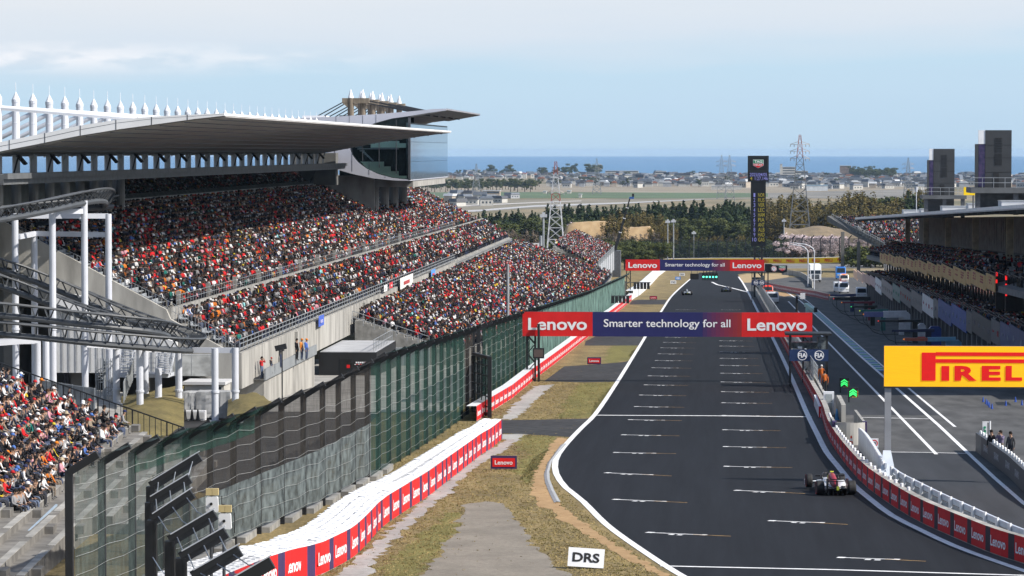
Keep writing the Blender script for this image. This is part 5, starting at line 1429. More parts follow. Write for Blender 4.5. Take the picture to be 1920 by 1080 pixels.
mb = MB(); p = PY(1440, 511, yt + .2); mb.beam(p, (p.x, p.y, T(yt)), .2); mb.build('post', black_steel, t_)
# race control stands with the navy boards
navy_fia = mat('navy_board', (.012, .03, .095), .5, .08, 1)
def control(u0, u1, vr, vb0, vb1, y_, label):
    a, b = PY(u0, vb1, y_), PY(u1, vb0, y_); zr = PY(u0, vr, y_).z; s = (b.x - a.x) / 3.2
    t_ = thing('race_control_stand', label, 'stand', ((a.x + b.x) / 2, y_, T(y_)))
    mb = MB(); mb.box(a.x - .35 * s, b.x + .25 * s, y_ - .1, y_ + 3, zr - .16 * s, zr); mb.build('roof', black_steel, t_)
    mb = MB(); mb.box(a.x, b.x, y_, y_ + .1, a.z, b.z); mb.build('board', navy_fia, t_)
    mb = MB()
    for f in (.33, .76):
        cx, cz, r_ = a.x + (b.x - a.x) * f, (a.z + b.z) / 2, (b.z - a.z) * .42
        for k in range(20):
            a0, a1 = 2 * math.pi * k / 20, 2 * math.pi * (k + 1) / 20
            mb.add([(cx + rr_ * math.cos(t), y_ - .015, cz + rr_ * math.sin(t)) for rr_, t in ((r_, a0), (r_, a1), (r_ * .86, a1), (r_ * .86, a0))], [(0, 1, 2, 3)])
        mb.text('FIA', (cx, y_ - .03, cz), (1, 0, 0), (0, 0, 1), r_ * 1.75, r_ * .95, 0, .03)
    mb.build('lettering', white_ink, t_)
    mb = MB()
    for x in (a.x + .1, b.x - .1):
        for yy_ in (y_ + .15, y_ + 2.8): mb.beam((x, yy_, T(yy_)), (x, yy_, zr - .1), .13 * s)
    mb.box(a.x, b.x, y_ + .12, y_ + 2.9, a.z, a.z + .1); mb.build('frame', black_steel, t_)
    mb = MB(); mb.box(a.x + .2 * s, b.x - .2 * s, y_ + 1.6, y_ + 2.5, b.z, b.z + .5 * s); mb.box(b.x - .9 * s, b.x - .2 * s, y_ + .4, y_ + 1.0, b.z, b.z + 1.0 * s); mb.box(a.x + .6 * s, a.x + .8 * s, y_ + .5, y_ + .9, b.z, b.z + .55 * s)
    mb.build('equipment', mat('control_desk', (.05, .055, .06), .4, .4, 4, c2=(.16, .19, .2)), t_)
    mb = MB(); mb.box(a.x + .7 * s, a.x + 1.05 * s, y_ + .4, y_ + .8, b.z + .05, b.z + .22 * s); mb.build('white_seat', white_coat, t_)
control(1480, 1553.5, 625, 655.5, 677, 270, 'nearer roofed control stand with navy board on the pit wall')
control(1409, 1434.5, 510, 525, 535, 556, 'farther roofed control stand with navy board under the scoreboard')

# big yellow advert board on its post
yp = 171.0; a, b = PY(1657.5, 724.5, yp), PY(2046, 650, yp)
t_ = thing('yellow_advert_board', 'huge yellow advert board with red lettering on grey post at right edge', 'billboard', (PY(1665, 890, yp).x, yp, T(yp)))
mb = MB(); mb.box(a.x, b.x, yp, yp + .35, a.z, b.z); mb.box(a.x - .03, b.x + .03, yp + .02, yp + .4, a.z - .08, a.z - .002); mb.build('casing', dark_steel, t_)
led = mat('yellow_led_face', srgb(250, 183, 6), .6, .06, 5, stretch=(.3, .3, 9), emit=.25)
mb = MB(); mb.add([(a.x, yp - .02, a.z), (b.x, yp - .02, a.z), (b.x, yp - .02, b.z), (a.x, yp - .02, b.z)], [(0, 1, 2, 3)]); mb.build('yellow_face', led, t_)
mb = MB(); f = yp - .045
def zr_(x0, y0, x1, y1):                         # rectangle in pixels of a 4x enlargement of the photograph's corner
    p, q = PY(1440 + x0 / 4, 640 + y1 / 4, f), PY(1440 + x1 / 4, 640 + y0 / 4, f); mb.add([(p.x, f, p.z), (q.x, f, p.z), (q.x, f, q.z), (p.x, f, q.z)], [(0, 1, 2, 3)])
zr_(1152, 84, 1258, 295); zr_(1258, 84, 2120, 109); zr_(1258, 136, 2120, 161); zr_(2120, 84, 2150, 161)
wz = lambda px: px / 4 / FPX * f
def wtxt(ch, x0, x1, bold=.045):
    p = PY(1440 + (x0 + x1) / 8, 640 + 240 / 4, f); mb.text(ch, p, (1, 0, 0), (0, 0, 1), wz(x1 - x0), wz(112), 0, bold)
zr_(1300, 185, 1360, 296); wtxt('R', 1400, 1566); wtxt('E', 1604, 1745); wtxt('L', 1782, 1905); wtxt('L', 1945, 2065); zr_(2095, 185, 2150, 296)
mb.build('lettering', mat('red_led_ink', srgb(214, 10, 10), .6, .05, 3, emit=.2), t_)
mb = MB(); p = PY(1665, 724, yp + .2); mb.box(p.x - .17, p.x + .17, yp + .1, yp + .4, T(yp), p.z); mb.box(p.x + 9.2, p.x + 9.5, yp + .1, yp + .4, T(yp), p.z); mb.build('post', mat('grey_post', (.26, .27, .29), .5, .1, 1), t_)
mb = MB(); p = PY(1665, 870, yp - 2); mb.prism([(p.x - .5, yp - 2.2, T(yp)), (p.x + .55, yp - 2.2, T(yp)), (p.x + .2, yp - 1, T(yp) + 1.85), (p.x - .2, yp - 1, T(yp) + 1.85)], (0, .25, 0)); mb.build('post_guard', mat('pale_guard', (.52, .57, .63), .5, .08, 1), t_)
# black bannered barrier at the right edge
qb = [gnd(G(a, b)) for a, b in ((2040, 985), (1975, 958), (1922, 925), (1890, 893), (1855, 866), (1829, 846))]
t_ = thing('black_barrier', 'low barrier with black lettered banner and white posts at right edge', 'barrier', qb[3])
mb = MB(); qbb = shift(qb, -.3)
for i in range(len(qb) - 1): a, b, c, d_ = qb[i], qb[i + 1], qbb[i + 1], qbb[i]; mb.add([gnd(a), gnd(b), gnd(b, 1.12), gnd(a, 1.12), gnd(c, 1.12), gnd(d_, 1.12)], [(1, 0, 3, 2), (2, 3, 5, 4)])
mb.build('barrier_core', dark_steel, t_)
banners(t_, qb, 1.14, 6.2, .02, 'QATAR AIRWAYS', 1, .02, .04, bold=.006, mats=[mat('charcoal_banner', (.035, .033, .042), .6, .1, 1), purple_ad, mat('grey_ink', (.42, .42, .46), .6, .05, 1)], start=.3)
mb = MB(); d = arc(qb); t = 0
while t < d[-1]: p = at_arc(qb, d, t); mb.lathe(gnd(p + Vector((.2, .05, 0)), 0), [(.08, 0), (.08, 1.28), (.05, 1.32)], 8); t += 1.6
mb.build('post_caps', white_coat, t_)
# white exit sign by the photographers
p = G(1846, 848); t_ = thing('exit_sign', 'white upright sign with red and green marks beside waiting photographers', 'sign', gnd(p))
mb = MB(); a, b = PY(1842, 835, p.y), PY(1851, 793, p.y); mb.box(a.x, b.x, p.y, p.y + .06, a.z, b.z); mb.build('panel', white_coat, t_)
mb = MB()
for f0, mi in ((.25, 0), (.8, 1), (.62, 1)):
    zc = a.z + (b.z - a.z) * f0; mb.lathe(((a.x + b.x) / 2, p.y - .01, zc), [(.08, 0), (.08, .012)], 8, mi, (0, -1, 0)); mb.beam((a.x + .06, p.y - .02, zc - .1), (b.x - .06, p.y - .02, zc - .17), .05, .02, mi)
mb.build('pictogram', [red_ink, green_ink], t_)
mb = MB(); mb.tube((b.x + .18, p.y + .1, T(p.y)), (b.x + .18, p.y + .1, b.z + .1), .05); mb.beam((b.x + .18, p.y + .1, b.z + .05), (a.x, p.y + .05, b.z + .05), .05); mb.build('post', white_coat, t_)
# green arrow boards
gl_ = lit('green_arrow', (.05, .85, .16), .9)
def arrow_board(u0, u1, v0, v1, y_, label):
    a, b = PY(u0, v1, y_), PY(u1, v0, y_); w = b.x - a.x; h = b.z - a.z; cx = (a.x + b.x) / 2
    t_ = thing('arrow_board', label, 'signal', (cx, y_, T(y_)))
    mb = MB(); mb.box(a.x, b.x, y_, y_ + .2, a.z, b.z); mb.box(a.x + .02, a.x + .12, y_ + .05, y_ + .2, T(y_), a.z); mb.build('casing', black_steel, t_)
    mb = MB()
    for dz in (.18, -.12, -.36):
        zc = a.z + h / 2 + dz * h * .8; k = .36 * w; e_ = .15 * h
        mb.poly([(cx - k, y_ - .02, zc - e_), (cx, y_ - .02, zc + e_ * .7), (cx + k, y_ - .02, zc - e_), (cx + k, y_ - .02, zc - e_ + .13 * h), (cx, y_ - .02, zc + e_ * .7 + .15 * h), (cx - k, y_ - .02, zc - e_ + .13 * h)])
    mb.build('green_chevron', gl_, t_)
    mb = MB()
    for k in range(4): mb.box(cx - .1 * w + .14 * w * k, cx - .03 * w + .14 * w * k, y_ - .02, y_, a.z - .0, a.z + .05); mb.box(b.x - .05, b.x, y_ - .02, y_, a.z + h * (.12 + .16 * k), a.z + h * (.2 + .16 * k))
    mb.build('yellow_edge', yellow_ad, t_)
arrow_board(1574, 1592, 709, 726, 262, 'lit green arrow board, farther of two by the pit wall')
arrow_board(1590, 1609, 727, 745, 248, 'lit green arrow board, nearer of two by the pit wall')
# white cabinet, cones, round sign
p = PY(1554, 785, 232); t_ = thing('equipment_cabinet', 'white glazed equipment cabinet standing behind red pit wall', 'cabinet', (p.x, 232, T(232)))
a, b = PY(1544, 782, 232), PY(1564, 735, 232); mb = MB(); mb.box(a.x, b.x, 232, 232.6, T(232), b.z); mb.build('cabinet_body', white_coat, t_)
mb = MB(); mb.box(a.x + .14, b.x - .14, 231.97, 232, a.z + .25, (a.z + b.z) / 2 + .12); mb.box(a.x + .14, b.x - .14, 231.97, 232, (a.z + b.z) / 2 + .2, b.z - .15); mb.build('cabinet_window', mat('cabinet_glass', (.33, .36, .37), .2, .15, 4), t_)
a, b = PY(1535, 792, 229), PY(1549, 762, 229); t_ = thing('red_wall_section', 'stepped red bannered wall block beside the white cabinet', 'wall', ((a.x + b.x) / 2, 229, T(229)))
mb = MB(); mb.box(a.x, b.x, 229, 240, T(229), b.z); mb.build('block', white_coat, t_)
mb = MB(); mb.add([(a.x, 228.97, T(229)), (b.x, 228.97, T(229)), (b.x, 228.97, b.z), (a.x, 228.97, b.z)], [(0, 1, 2, 3)], 0); mb.text('Len', ((a.x + b.x) / 2 + .05, 228.95, (a.z + b.z) / 2 - .1), (1, 0, 0), (0, 0, 1), .4, .34, 1, .02); mb.build('banner', [red_ad, white_ink], t_)
def cone(p, h, cols, label, group=None):
    t_ = thing('traffic_cone', label, 'cone', p, group); r_ = h * .17
    mb = MB(); mb.box(p.x - r_ * 1.5, p.x + r_ * 1.5, p.y - r_ * 1.5, p.y + r_ * 1.5, p.z, p.z + .04, 0); n_ = len(cols) if len(cols) > 1 else 1
    for k in range(5):
        f0, f1 = k / 5, (k + 1) / 5; mb.loft([[(p.x + (r_ * (1 - .8 * f) + .02) * math.cos(2 * math.pi * j / 12), p.y + (r_ * (1 - .8 * f) + .02) * math.sin(2 * math.pi * j / 12), p.z + .04 + f * h) for j in range(12)] for f in (f0, f1)], k % len(cols))
    mb.build('cone_body', cols, t_)
or_c, bl_c = mat('orange_cone', (.62, .07, .03), .6, .1, 3), mat('blue_cone', (.02, .07, .33), .6, .1, 3)
cone(gnd(G(1596, 843)), .80, [or_c, white_coat], 'orange and white striped cone in front of rounded wall end')
cone(gnd(PY(1569, 782, 226)), .75, [mat('sky_blue_cone', (.05, .22, .50), .6, .1, 3)], 'pale blue cone behind the white cabinet')
for i, (u, v) in enumerate(((1843.5, 754), (1849, 758), (1852, 760.5), (1855, 764), (1860, 767), (1886, 761), (1904, 754), (1916, 760))):
    cone(gnd(G(u, v)), .36, [bl_c], ('small blue cone in the cluster left of the dark hatch' if i < 5 else ['small blue cone directly beside the dark hatch', 'small blue cone behind and right of the dark hatch', 'small blue cone rightmost, at the picture edge'][i - 5]), 'blue cones in the pit lane')
sheet('dark_hatch', gp((1865, 754), (1890, 754), (1897, 760), (1870, 760)), .012, black_steel)
p = gnd(G(1640, 842)); t_ = thing('round_sign', 'white board with red ring standing by short guard rail', 'sign', p)
a, b = PY(1632, 840, p.y), PY(1647, 822, p.y); mb = MB(); mb.box(a.x, b.x, p.y, p.y + .05, T(p.y) + .1, b.z); mb.build('board', white_coat, t_)
mb = MB(); cx, cz, r_ = (a.x + b.x) / 2, (a.z + b.z) / 2, .21
for k in range(20):
    a0, a1 = 2 * math.pi * k / 20, 2 * math.pi * (k + 1) / 20
    mb.add([(cx + q * math.cos(t), p.y - .01, cz + q * math.sin(t)) for q, t in ((r_, a0), (r_, a1), (r_ * .72, a1), (r_ * .72, a0))], [(3, 2, 1, 0)], 0)
mb.box(cx - .08, cx - .03, p.y - .02, p.y, cz - .1, cz + .06, 1); mb.box(cx + .03, cx + .08, p.y - .02, p.y, cz - .1, cz + .06, 1); mb.box(cx - .03, cx + .03, p.y - .02, p.y, cz + .02, cz + .06, 1)
mb.build('red_ring', [red_ink, black_ink], t_)
# pit equipment booms reaching out over the pit lane
def boom(u0, u1, v, cols, label, thick=.28, post=True, lamp=None, h=2.5):
    y_ = (13.8 - h) * FPX / (v - 414); a, b = PY(u0, v, y_), PY(u1, v, y_); z = T(y_) + h
    t_ = thing('pit_boom', label, 'pit boom', (b.x, y_, T(y_)), 'equipment booms over the pit lane')
    mb = MB(); mb.beam((a.x, y_, z), (a.x + (b.x - a.x) * .45, y_, z), thick, thick, 0); mb.beam((a.x + (b.x - a.x) * .45, y_, z), (b.x, y_, z + .05), thick * 1.3, thick * 1.3, min(1, len(cols) - 1)); mb.build('arm', cols, t_)
    mb = MB(); xp = b.x - .6
    mb.box(xp - .3, xp + .3, y_ + .1, y_ + .7, T(y_), z - .1); mb.build('trolley', cols[-1], t_)
    mb = MB(); mb.path([(a.x + .3, y_, z), (a.x + .4, y_, z - 1.3), (a.x + 1.1, y_, z - 2.1), (a.x + 2.0, y_ + .2, T(y_) + .05), (b.x - 1, y_ + .4, T(y_) + .05)], .035, 5); mb.build('hose', black_ink, t_)
    if lamp: mb = MB(); mb.lathe((a.x - .05, y_, z), [(.07, -.06), (.10, 0), (.06, .07)], 8); mb.build('end_lamp', lamp, t_)
cm = lambda n, c: mat(n, c, .45, .1, 2)
gl, rl, ol, yl = lit('green_lamp_end', (.05, .8, .2), .5), lit('red_lamp_end', (.9, .05, .03), .5), lit('orange_lamp_end', (.9, .25, .02), .4), lit('lime_lamp_end', (.55, .7, .05), .6)
boom(1556, 1605, 552.5, [cm('navy_boom', (.03, .04, .12))], 'navy pit boom farthest along the row', lamp=ol)
boom(1564, 1632, 559, [cm('black_boom', (.012, .012, .014))], 'black pit boom with red lamp, second farthest', .45, lamp=rl)
boom(1579, 1640, 566, [cm('maroon_boom', (.18, .02, .04))], 'maroon pit boom with orange end lamp', .22, lamp=ol)
boom(1597, 1645, 574, [cm('black_green_boom', (.012, .018, .016))], 'black pit boom with bright green end lamp', .25, lamp=gl)
boom(1613, 1665, 581.5, [cm('teal_boom', (.03, .14, .13))], 'teal pit boom with lime tip', .3, lamp=yl)
boom(1620, 1700, 588, [cm('lilac_boom', (.16, .17, .36)), cm('white_boom', (.60, .61, .64))], 'lilac and white pit boom with white post', .6, lamp=ol)
boom(1648, 1726, 600.5, [cm('dark_boom', (.02, .02, .022))], 'thin black pit boom below the lilac one', .22, lamp=rl)
boom(1672, 1752, 618.5, [cm('navy_thin_boom', (.02, .025, .07))], 'thin navy pit boom, second nearest', .24)
boom(1696, 1792, 634.5, [cm('orange_boom', (.40, .09, .05)), cm('sky_boom', (.14, .34, .50))], 'sky blue pit boom with orange tip, nearest above yellow board', .3, lamp=ol)
for u0, u1, v0, v1, c, lb in ((1689, 1707, 586, 625, (.60, .61, .64), 'white upright pit cabinet under the lilac boom'), (1721, 1736, 607, 634, (.58, .58, .60), 'white pit cabinet with red foot'), (1742, 1765, 612, 650, (.02, .05, .22), 'blue covered pit stand beside garage'), (1779, 1803, 638, 652, (.16, .34, .48), 'pale blue pit cover just above yellow board')):
    y_ = G(u0, v1).y; a, b = PY(u0, v1, y_), PY(u1, v0, y_); mb = MB(); r_ = min(.25, (b.x - a.x) / 4)
    mb.prism([(a.x, y_, T(y_)), (b.x, y_, T(y_)), (b.x, y_, b.z - r_), (b.x - r_, y_, b.z), (a.x + r_, y_, b.z), (a.x, y_, b.z - r_)], (0, .9, 0), 0); mb.box(a.x - .02, b.x + .02, y_ - .02, y_ + .92, T(y_), T(y_) + .18, 1)
    tag(mb.build('pit_cabinet', [cm('pit_cabinet', c), red_ink if 'red' in lb else dark_steel]), lb, 'cabinet')
# short poles, lamp posts and cameras along the pit wall
for u, v0, v1, y_, lb in ((1494, 555, 600, 400, 'black camera post with white camera above nearer gantry'),):
    p = PY(u, v0, y_); t_ = thing('camera_post', lb, 'camera post', (p.x, y_, T(y_)))
    mb = MB(); mb.tube((p.x, y_, T(y_)), (p.x, y_, p.z), .14); mb.build('post', black_steel, t_)
    mb = MB(); q = PY(1505, 556, y_); mb.beam(p, (q.x, y_, q.z - .4), .12); mb.box(q.x - .3, q.x + .3, y_ - .3, y_ + .3, q.z - .3, q.z + .4); mb.build('camera_head', white_coat, t_)
p = PY(1516, 577, 452); t_ = thing('jib_camera', 'pale green camera jib lying over the pit lane line', 'camera jib', (p.x, 452, T(452)))
mb = MB(); mb.beam(PY(1511, 571, 452), PY(1528, 583, 450), .55, .45); mb.box(p.x - .4, p.x + .5, 451, 452, T(451), p.z); mb.build('jib_arm', mat('mint_paint', (.45, .62, .56), .5, .1, 1), t_)
mb = MB(); q = PY(1529, 579, 450); mb.box(q.x - .2, q.x + .25, 449.5, 450.3, q.z - .45, q.z + .2); mb.build('camera_head', black_steel, t_)
# ---------------------------------------------------------------- beyond the first corner
# yellow topped tyre wall round the outside of the corner
yl_pts = [(1215, 487, 1086), (1262, 485, 1083), (1340, 484, 1078), (1432, 484, 1072), (1500, 484, 1066), (1560, 482.5, 1060), (1600, 481, 1056), (1641, 478.5, 1050)]
yw = thing('yellow_banner_wall', 'long yellow bannered barrier with red lettering around the far corner', 'barrier', (PY(1480, 486, 1070).x, 1070, T(1070)))
mb = MB(); mc = MB()
W = [PY(a, b, c) for a, b, c in yl_pts]; hy = 1.75
for p, q in zip(W[:-1], W[1:]):
    mb.add([p - Vector((0, 0, hy)), q - Vector((0, 0, hy)), q, p], [(0, 1, 2, 3)]); mc.add([p, q, q + Vector((0, 1.2, .05)), p + Vector((0, 1.2, .05))], [(0, 1, 2, 3)])
    mc.add([p + Vector((0, .02, -hy - 3)), q + Vector((0, .02, -hy - 3)), q + Vector((0, .02, -hy)), p + Vector((0, .02, -hy))], [(0, 1, 2, 3)], 1)
mb.build('yellow_banner', yellow_ad, yw); mc.build('wall_body', [white_coat, mat('dusty_wall', (.25, .235, .21), .9, .15, .5)], yw)
dW = arc(W); mb = MB(); t = 2.0
while t < dW[-1] - 4: p, q = at_arc(W, dW, t), at_arc(W, dW, t + 2.9); mb.text('PIRELLI', (p + q) / 2 + Vector((0, -.08, -hy * .52)), q - p, (0, 0, 1), 2.9, .95, 0, .03); t += 4.7
mb.build('lettering', red_ink, yw)
# high catch fence behind it
cf = thing('corner_fence', 'dark high catch fence with bent posts behind yellow corner barrier', 'fence', (PY(1450, 470, 1095).x, 1095, T(1090)))
mb = MB(); top_ = []
for i in range(25):
    u = 1222 + 17.6 * i; y_ = 1098 - .06 * (u - 1222); a = PY(u, 484, y_); b = PY(u, 450 if u < 1480 else 447, y_)
    mb.beam(a - Vector((0, 0, 3)), b, .30); mb.beam(b, b + Vector((.9, -.9, 1.0)), .28); top_.append((a, b))
mb.build('bent_posts', black_steel, cf)
mb = MB()
for (a, b), (c, d_) in zip(top_[:-1], top_[1:]): mb.add([a - Vector((0, 0, 3)), c - Vector((0, 0, 3)), d_, b], [(0, 1, 2, 3)])
mb.build('netting', net('dark_green_netting', (.05, .07, .065), .55, .4, (.3, .3, 2)), cf)
mb = MB()
for f in (.25, .5, .75, 1):
    for (a, b), (c, d_) in zip(top_[:-1], top_[1:]): mb.beam(a + (b - a) * f, c + (d_ - c) * f, .07)
mb.build('cable', dark_steel, cf)
# red wall curving away from the pit exit
ew = [gnd(G(a, b)) for a, b in ((1430, 538), (1455, 544), (1480, 549), (1508, 554), (1530, 558), (1545, 562), (1556, 564))]
t_ = thing('pit_exit_wall', 'small red bannered wall curving round far end of the pit lane', 'wall', ew[3])
mb = MB()
for p, q in zip(ew[:-1], ew[1:]): mb.add([gnd(p), gnd(q), gnd(q, 1.15), gnd(p, 1.15)], [(0, 1, 2, 3)]); mb.add([gnd(p, 1.15), gnd(q, 1.15), gnd(q, 1.15) + Vector((0, .6, 0)), gnd(p, 1.15) + Vector((0, .6, 0))], [(0, 1, 2, 3)])
mb.build('wall_core', concrete, t_); banners(t_, ew, 1.16, 1.5, .35, 'Lenovo', -1, .04, .1, bold=.015, mats=[mat('dusty_red', (.36, .07, .075), .7, .1, 1), purple_ad, white_ink])
sheet('sand_run_off', gp((1385, 517), (1400, 514), (1480, 513), (1478, 520), (1450, 524), (1405, 530), (1394, 530)), .02, mat('sand', (.34, .25, .13), .95, .2, .5))
sheet('sand_run_off', gp((1432, 541), (1500, 553), (1470, 556), (1432, 548)), .02, soil_mat)
sheet('corner_run_off', gp((1265, 505), (1400, 503.5), (1640, 503), (1640, 495), (1265, 494)), .012, mat('grey_run_off', (.16, .155, .145), .9, .2, .1))
# curved concrete wall and banner beside the lorry
cw = [gnd(G(a, b)) for a, b in ((1466, 515), (1485, 516), (1500, 519), (1512, 526), (1521, 535), (1523, 540))]
t_ = thing('curved_wall', 'pale curved concrete wall left of the white lorry', 'wall', cw[2])
mb = MB()
for p, q in zip(cw[:-1], cw[1:]): mb.prism([gnd(p), gnd(q), gnd(q, 1.2), gnd(p, 1.2)], (.25, .3, 0))
mb.build('wall_body', concrete_pale, t_)
# ---- vehicles by the far end of the pits
def lorry():
    y_ = 735; a, b = PY(1512, 527, y_), PY(1540, 497, y_); x0, x1 = a.x, b.x; z0 = T(y_); h = b.z - z0; w = 2.5; xr = x1; xl = x1 - w
    t_ = thing('white_lorry', 'white lorry cab facing camera beside far end of the pits', 'lorry', ((xl + xr) / 2, y_, z0))
    mb = MB(); c = [(y_, .55), (y_, 1.9), (y_ + .25, 2.75), (y_ + .7, h - .1), (y_ + 2.1, h), (y_ + 2.1, .55)]
    mb.prism([(xl, a_, z0 + b_) for a_, b_ in c], (w, 0, 0)); mb.build('cab', white_coat, t_)
    mb = MB(); mb.prism([(xl + .12, y_ - .02 + .0, z0 + 1.92), (xl + .12, y_ + .23, z0 + 2.72), (xl + .12, y_ + .26, z0 + 2.72), (xl + .12, y_ + .03, z0 + 1.92)], (w - .24, 0, 0)); mb.build('windscreen', mat('lorry_glass', (.015, .02, .025), .08, .1, 1), t_)
    mb = MB()
    for k in range(4): mb.box(xl + .4, xr - .4, y_ - .04, y_ - .005, z0 + .8 + .26 * k, z0 + .98 + .26 * k)
    mb.build('grille', black_steel, t_)
    mb = MB(); mb.box(xl + .02, xr - .02, y_ + 2.4, y_ + 13, z0 + 1.0, z0 + h - .05); mb.build('trailer', white_coat, t_)
    for sx in (xl + .15, xr - .45):
        for yy_ in (y_ + .9, y_ + 9.5): mb = MB(); mb.lathe((sx, yy_, z0 + .5), [(.3, 0), (.5, .02), (.5, .28), (.3, .3)], 14, 0, (1, 0, 0)); mb.build('wheel', black_ink, t_)
    for sx in (xl + .15, xr - .55): mb = MB(); mb.box(sx, sx + .4, y_ - .03, y_, z0 + .62, z0 + .82); mb.build('headlight', mat('lamp_lens', (.6, .6, .62), .1, .05, 2), t_)
    for sx in (xl - .3, xr + .02): mb = MB(); mb.box(sx, sx + .26, y_ + .2, y_ + .35, z0 + 1.9, z0 + 2.6); mb.build('mirror', black_steel, t_)
lorry()
def van(u, v, w, h, L, name, label, paint, glassy, y_off=0, roof=None):
    g = gnd(G(u, v)); t_ = thing(name, label, 'van', g); x, y_, z = g
    mb = MB(); c = [(0, .3), (0, h * .45), (.35, h * .52), (.85, h * .97), (1.3, h), (L - .2, h), (L, h * .9), (L, .3)]
    rings = []
    for sx, k in ((-w / 2, .0), (-w / 2 + .12, 0), (w / 2 - .12, 0), (w / 2, 0)):
        inset = .12 if abs(sx) > w / 2 - .05 else 0
        rings.append([(x + sx, y_ + a, z + (b if b < h * .5 else b - inset)) for a, b in c])
    mb.loft(rings); mb.build('body', paint, t_)
    mb = MB(); mb.add([(x - w * .42, y_ + .33, z + h * .55), (x + w * .42, y_ + .33, z + h * .55), (x + w * .38, y_ + .76, z + h * .92), (x - w * .38, y_ + .76, z + h * .92)], [(0, 1, 2, 3)]); mb.build('windscreen', glassy, t_)
    for sx in (-w / 2 + .05, w / 2 - .27):
        for yy_ in (.8, L - .8): mb = MB(); mb.lathe((x + sx, y_ + yy_, z + .33), [(.2, 0), (.33, .02), (.33, .2), (.2, .22)], 12, 0, (1, 0, 0)); mb.build('wheel', black_ink, t_)
    for sx in (-.38, .22): mb = MB(); mb.box(x + sx * w, x + (sx + .16) * w, y_ - .02, y_ + .02, z + h * .32, z + h * .42); mb.build('headlight', mat('van_lens', (.55, .55, .5), .15, .05, 2), t_)
    if roof: mb = MB(); mb.box(x - w * .3, x + w * .3, y_ + 1.2, y_ + 1.5, z + h, z + h + .14); mb.build('light_bar', roof, t_)
vg = mat('van_glass', (.02, .025, .03), .08, .1, 1)
van(1582.5, 550, 1.9, 2.1, 4.6, 'white_van', 'rounded white van parked behind the far pit booms', white_coat, vg)
van(1573, 548, 1.9, 1.9, 4.8, 'grey_van', 'pale van half hidden behind the rounded white van', mat('pale_van_paint', (.5, .52, .55), .35, .05, 1), vg)
van(1583, 531, 2.0, 1.9, 4.4, 'red_white_van', 'red and white service van near blue truck', mat('red_white_paint', (.38, .06, .06), .4, .3, 1.2, c2=(.6, .55, .52), lo=.45, hi=.5), vg, roof=ol)
van(1577, 524, 2.3, 2.9, 6.0, 'blue_truck', 'bright blue truck parked at far end of the pits', mat('blue_truck_paint', (.03, .17, .50), .4, .1, 1), vg, roof=bl_c)
van(1616, 560, 1.9, 1.9, 4.2, 'white_car', 'white car standing beside garages behind booms', white_coat, vg)
# recovery vehicles by the farther control stand
van(1440, 553, 1.9, 1.6, 4.2, 'orange_red_car', 'orange and red rescue car behind pit wall below scoreboard', mat('orange_red_paint', (.50, .09, .03), .4, .3, 1.2, c2=(.40, .02, .03)), vg, roof=rl)
van(1449, 569, 2.0, 1.8, 4.2, 'silver_cart', 'silver white service cart behind the pit wall screen', pale_steel, vg)
# street lamps, floodlight poles
def pole(name, label, u, v0, v1, y_, r_, head='flood', cat='lamp post', arm=0):
    a = PY(u, v0, y_); zb = ground(y_) if v1 is None else PY(u, v1, y_).z
    t_ = thing(name, label, cat, (a.x, y_, zb)); mb = MB()
    if arm:
        pts = [(a.x, y_, zb), (a.x, y_, a.z - 1.6)] + [(a.x - arm * (1 - math.cos(k * math.pi / 8)), y_, a.z - 1.6 + 1.6 * math.sin(k * math.pi / 8)) for k in range(1, 5)] + [(a.x - arm - .9, y_, a.z + .15)]
        mb.path(pts, r_, 6); mb.build('pole', pale_steel, t_); mb = MB(); mb.box(a.x - arm - 1.7, a.x - arm - .8, y_ - .2, y_ + .2, a.z + .08, a.z + .26); mb.build('lamp_head', grey_steel, t_)
    else:
        mb.tube((a.x, y_, zb), (a.x, y_, a.z), r_ * 1.2, r_, 8); mb.build('pole', grey_steel, t_)
        if head == 'flood': mb = MB(); mb.box(a.x - .75, a.x + .75, y_ - .3, y_ + .3, a.z - .15, a.z + .5); mb.box(a.x - .3, a.x + .3, y_ - .3, y_ + .3, a.z + .5, a.z + .9); mb.build('lamp_head', pale_steel, t_)
pole('floodlight_pole', 'pale floodlight pole left of red and white pylon', 1019, 406, None, 720, .22)
pole('floodlight_pole', 'twin headed light pole, left of two by green bushes', 1252, 417, None, 1000, .16)
pole('floodlight_pole', 'twin headed light pole, right of two by green bushes', 1263, 416, None, 1010, .16)
pole('floodlight_pole', 'light pole below the grey pylon by blossom trees', 1470, 415, None, 1150, .16)
pole('floodlight_pole', 'slim light pole in front of bamboo, centre', 1301, 438, None, 1120, .12)
pole('street_lamp', 'curved grey street lamp, left of two beside white lorry', 1515, 460, None, 690, .13, arm=2.3)
pole('street_lamp', 'curved grey street lamp, right of two beside white lorry', 1527, 457, None, 660, .13, arm=3.2)
pole('concrete_pole', 'tall concrete lamp pole standing in lower crowd', 952, 495, 610, 350, .16, head='')
p = PY(953, 496, 350); 
pole('flag_pole', 'white banner post above lower stand, left of floodlight pole', 1014, 442, 476, 575, .25, head='')
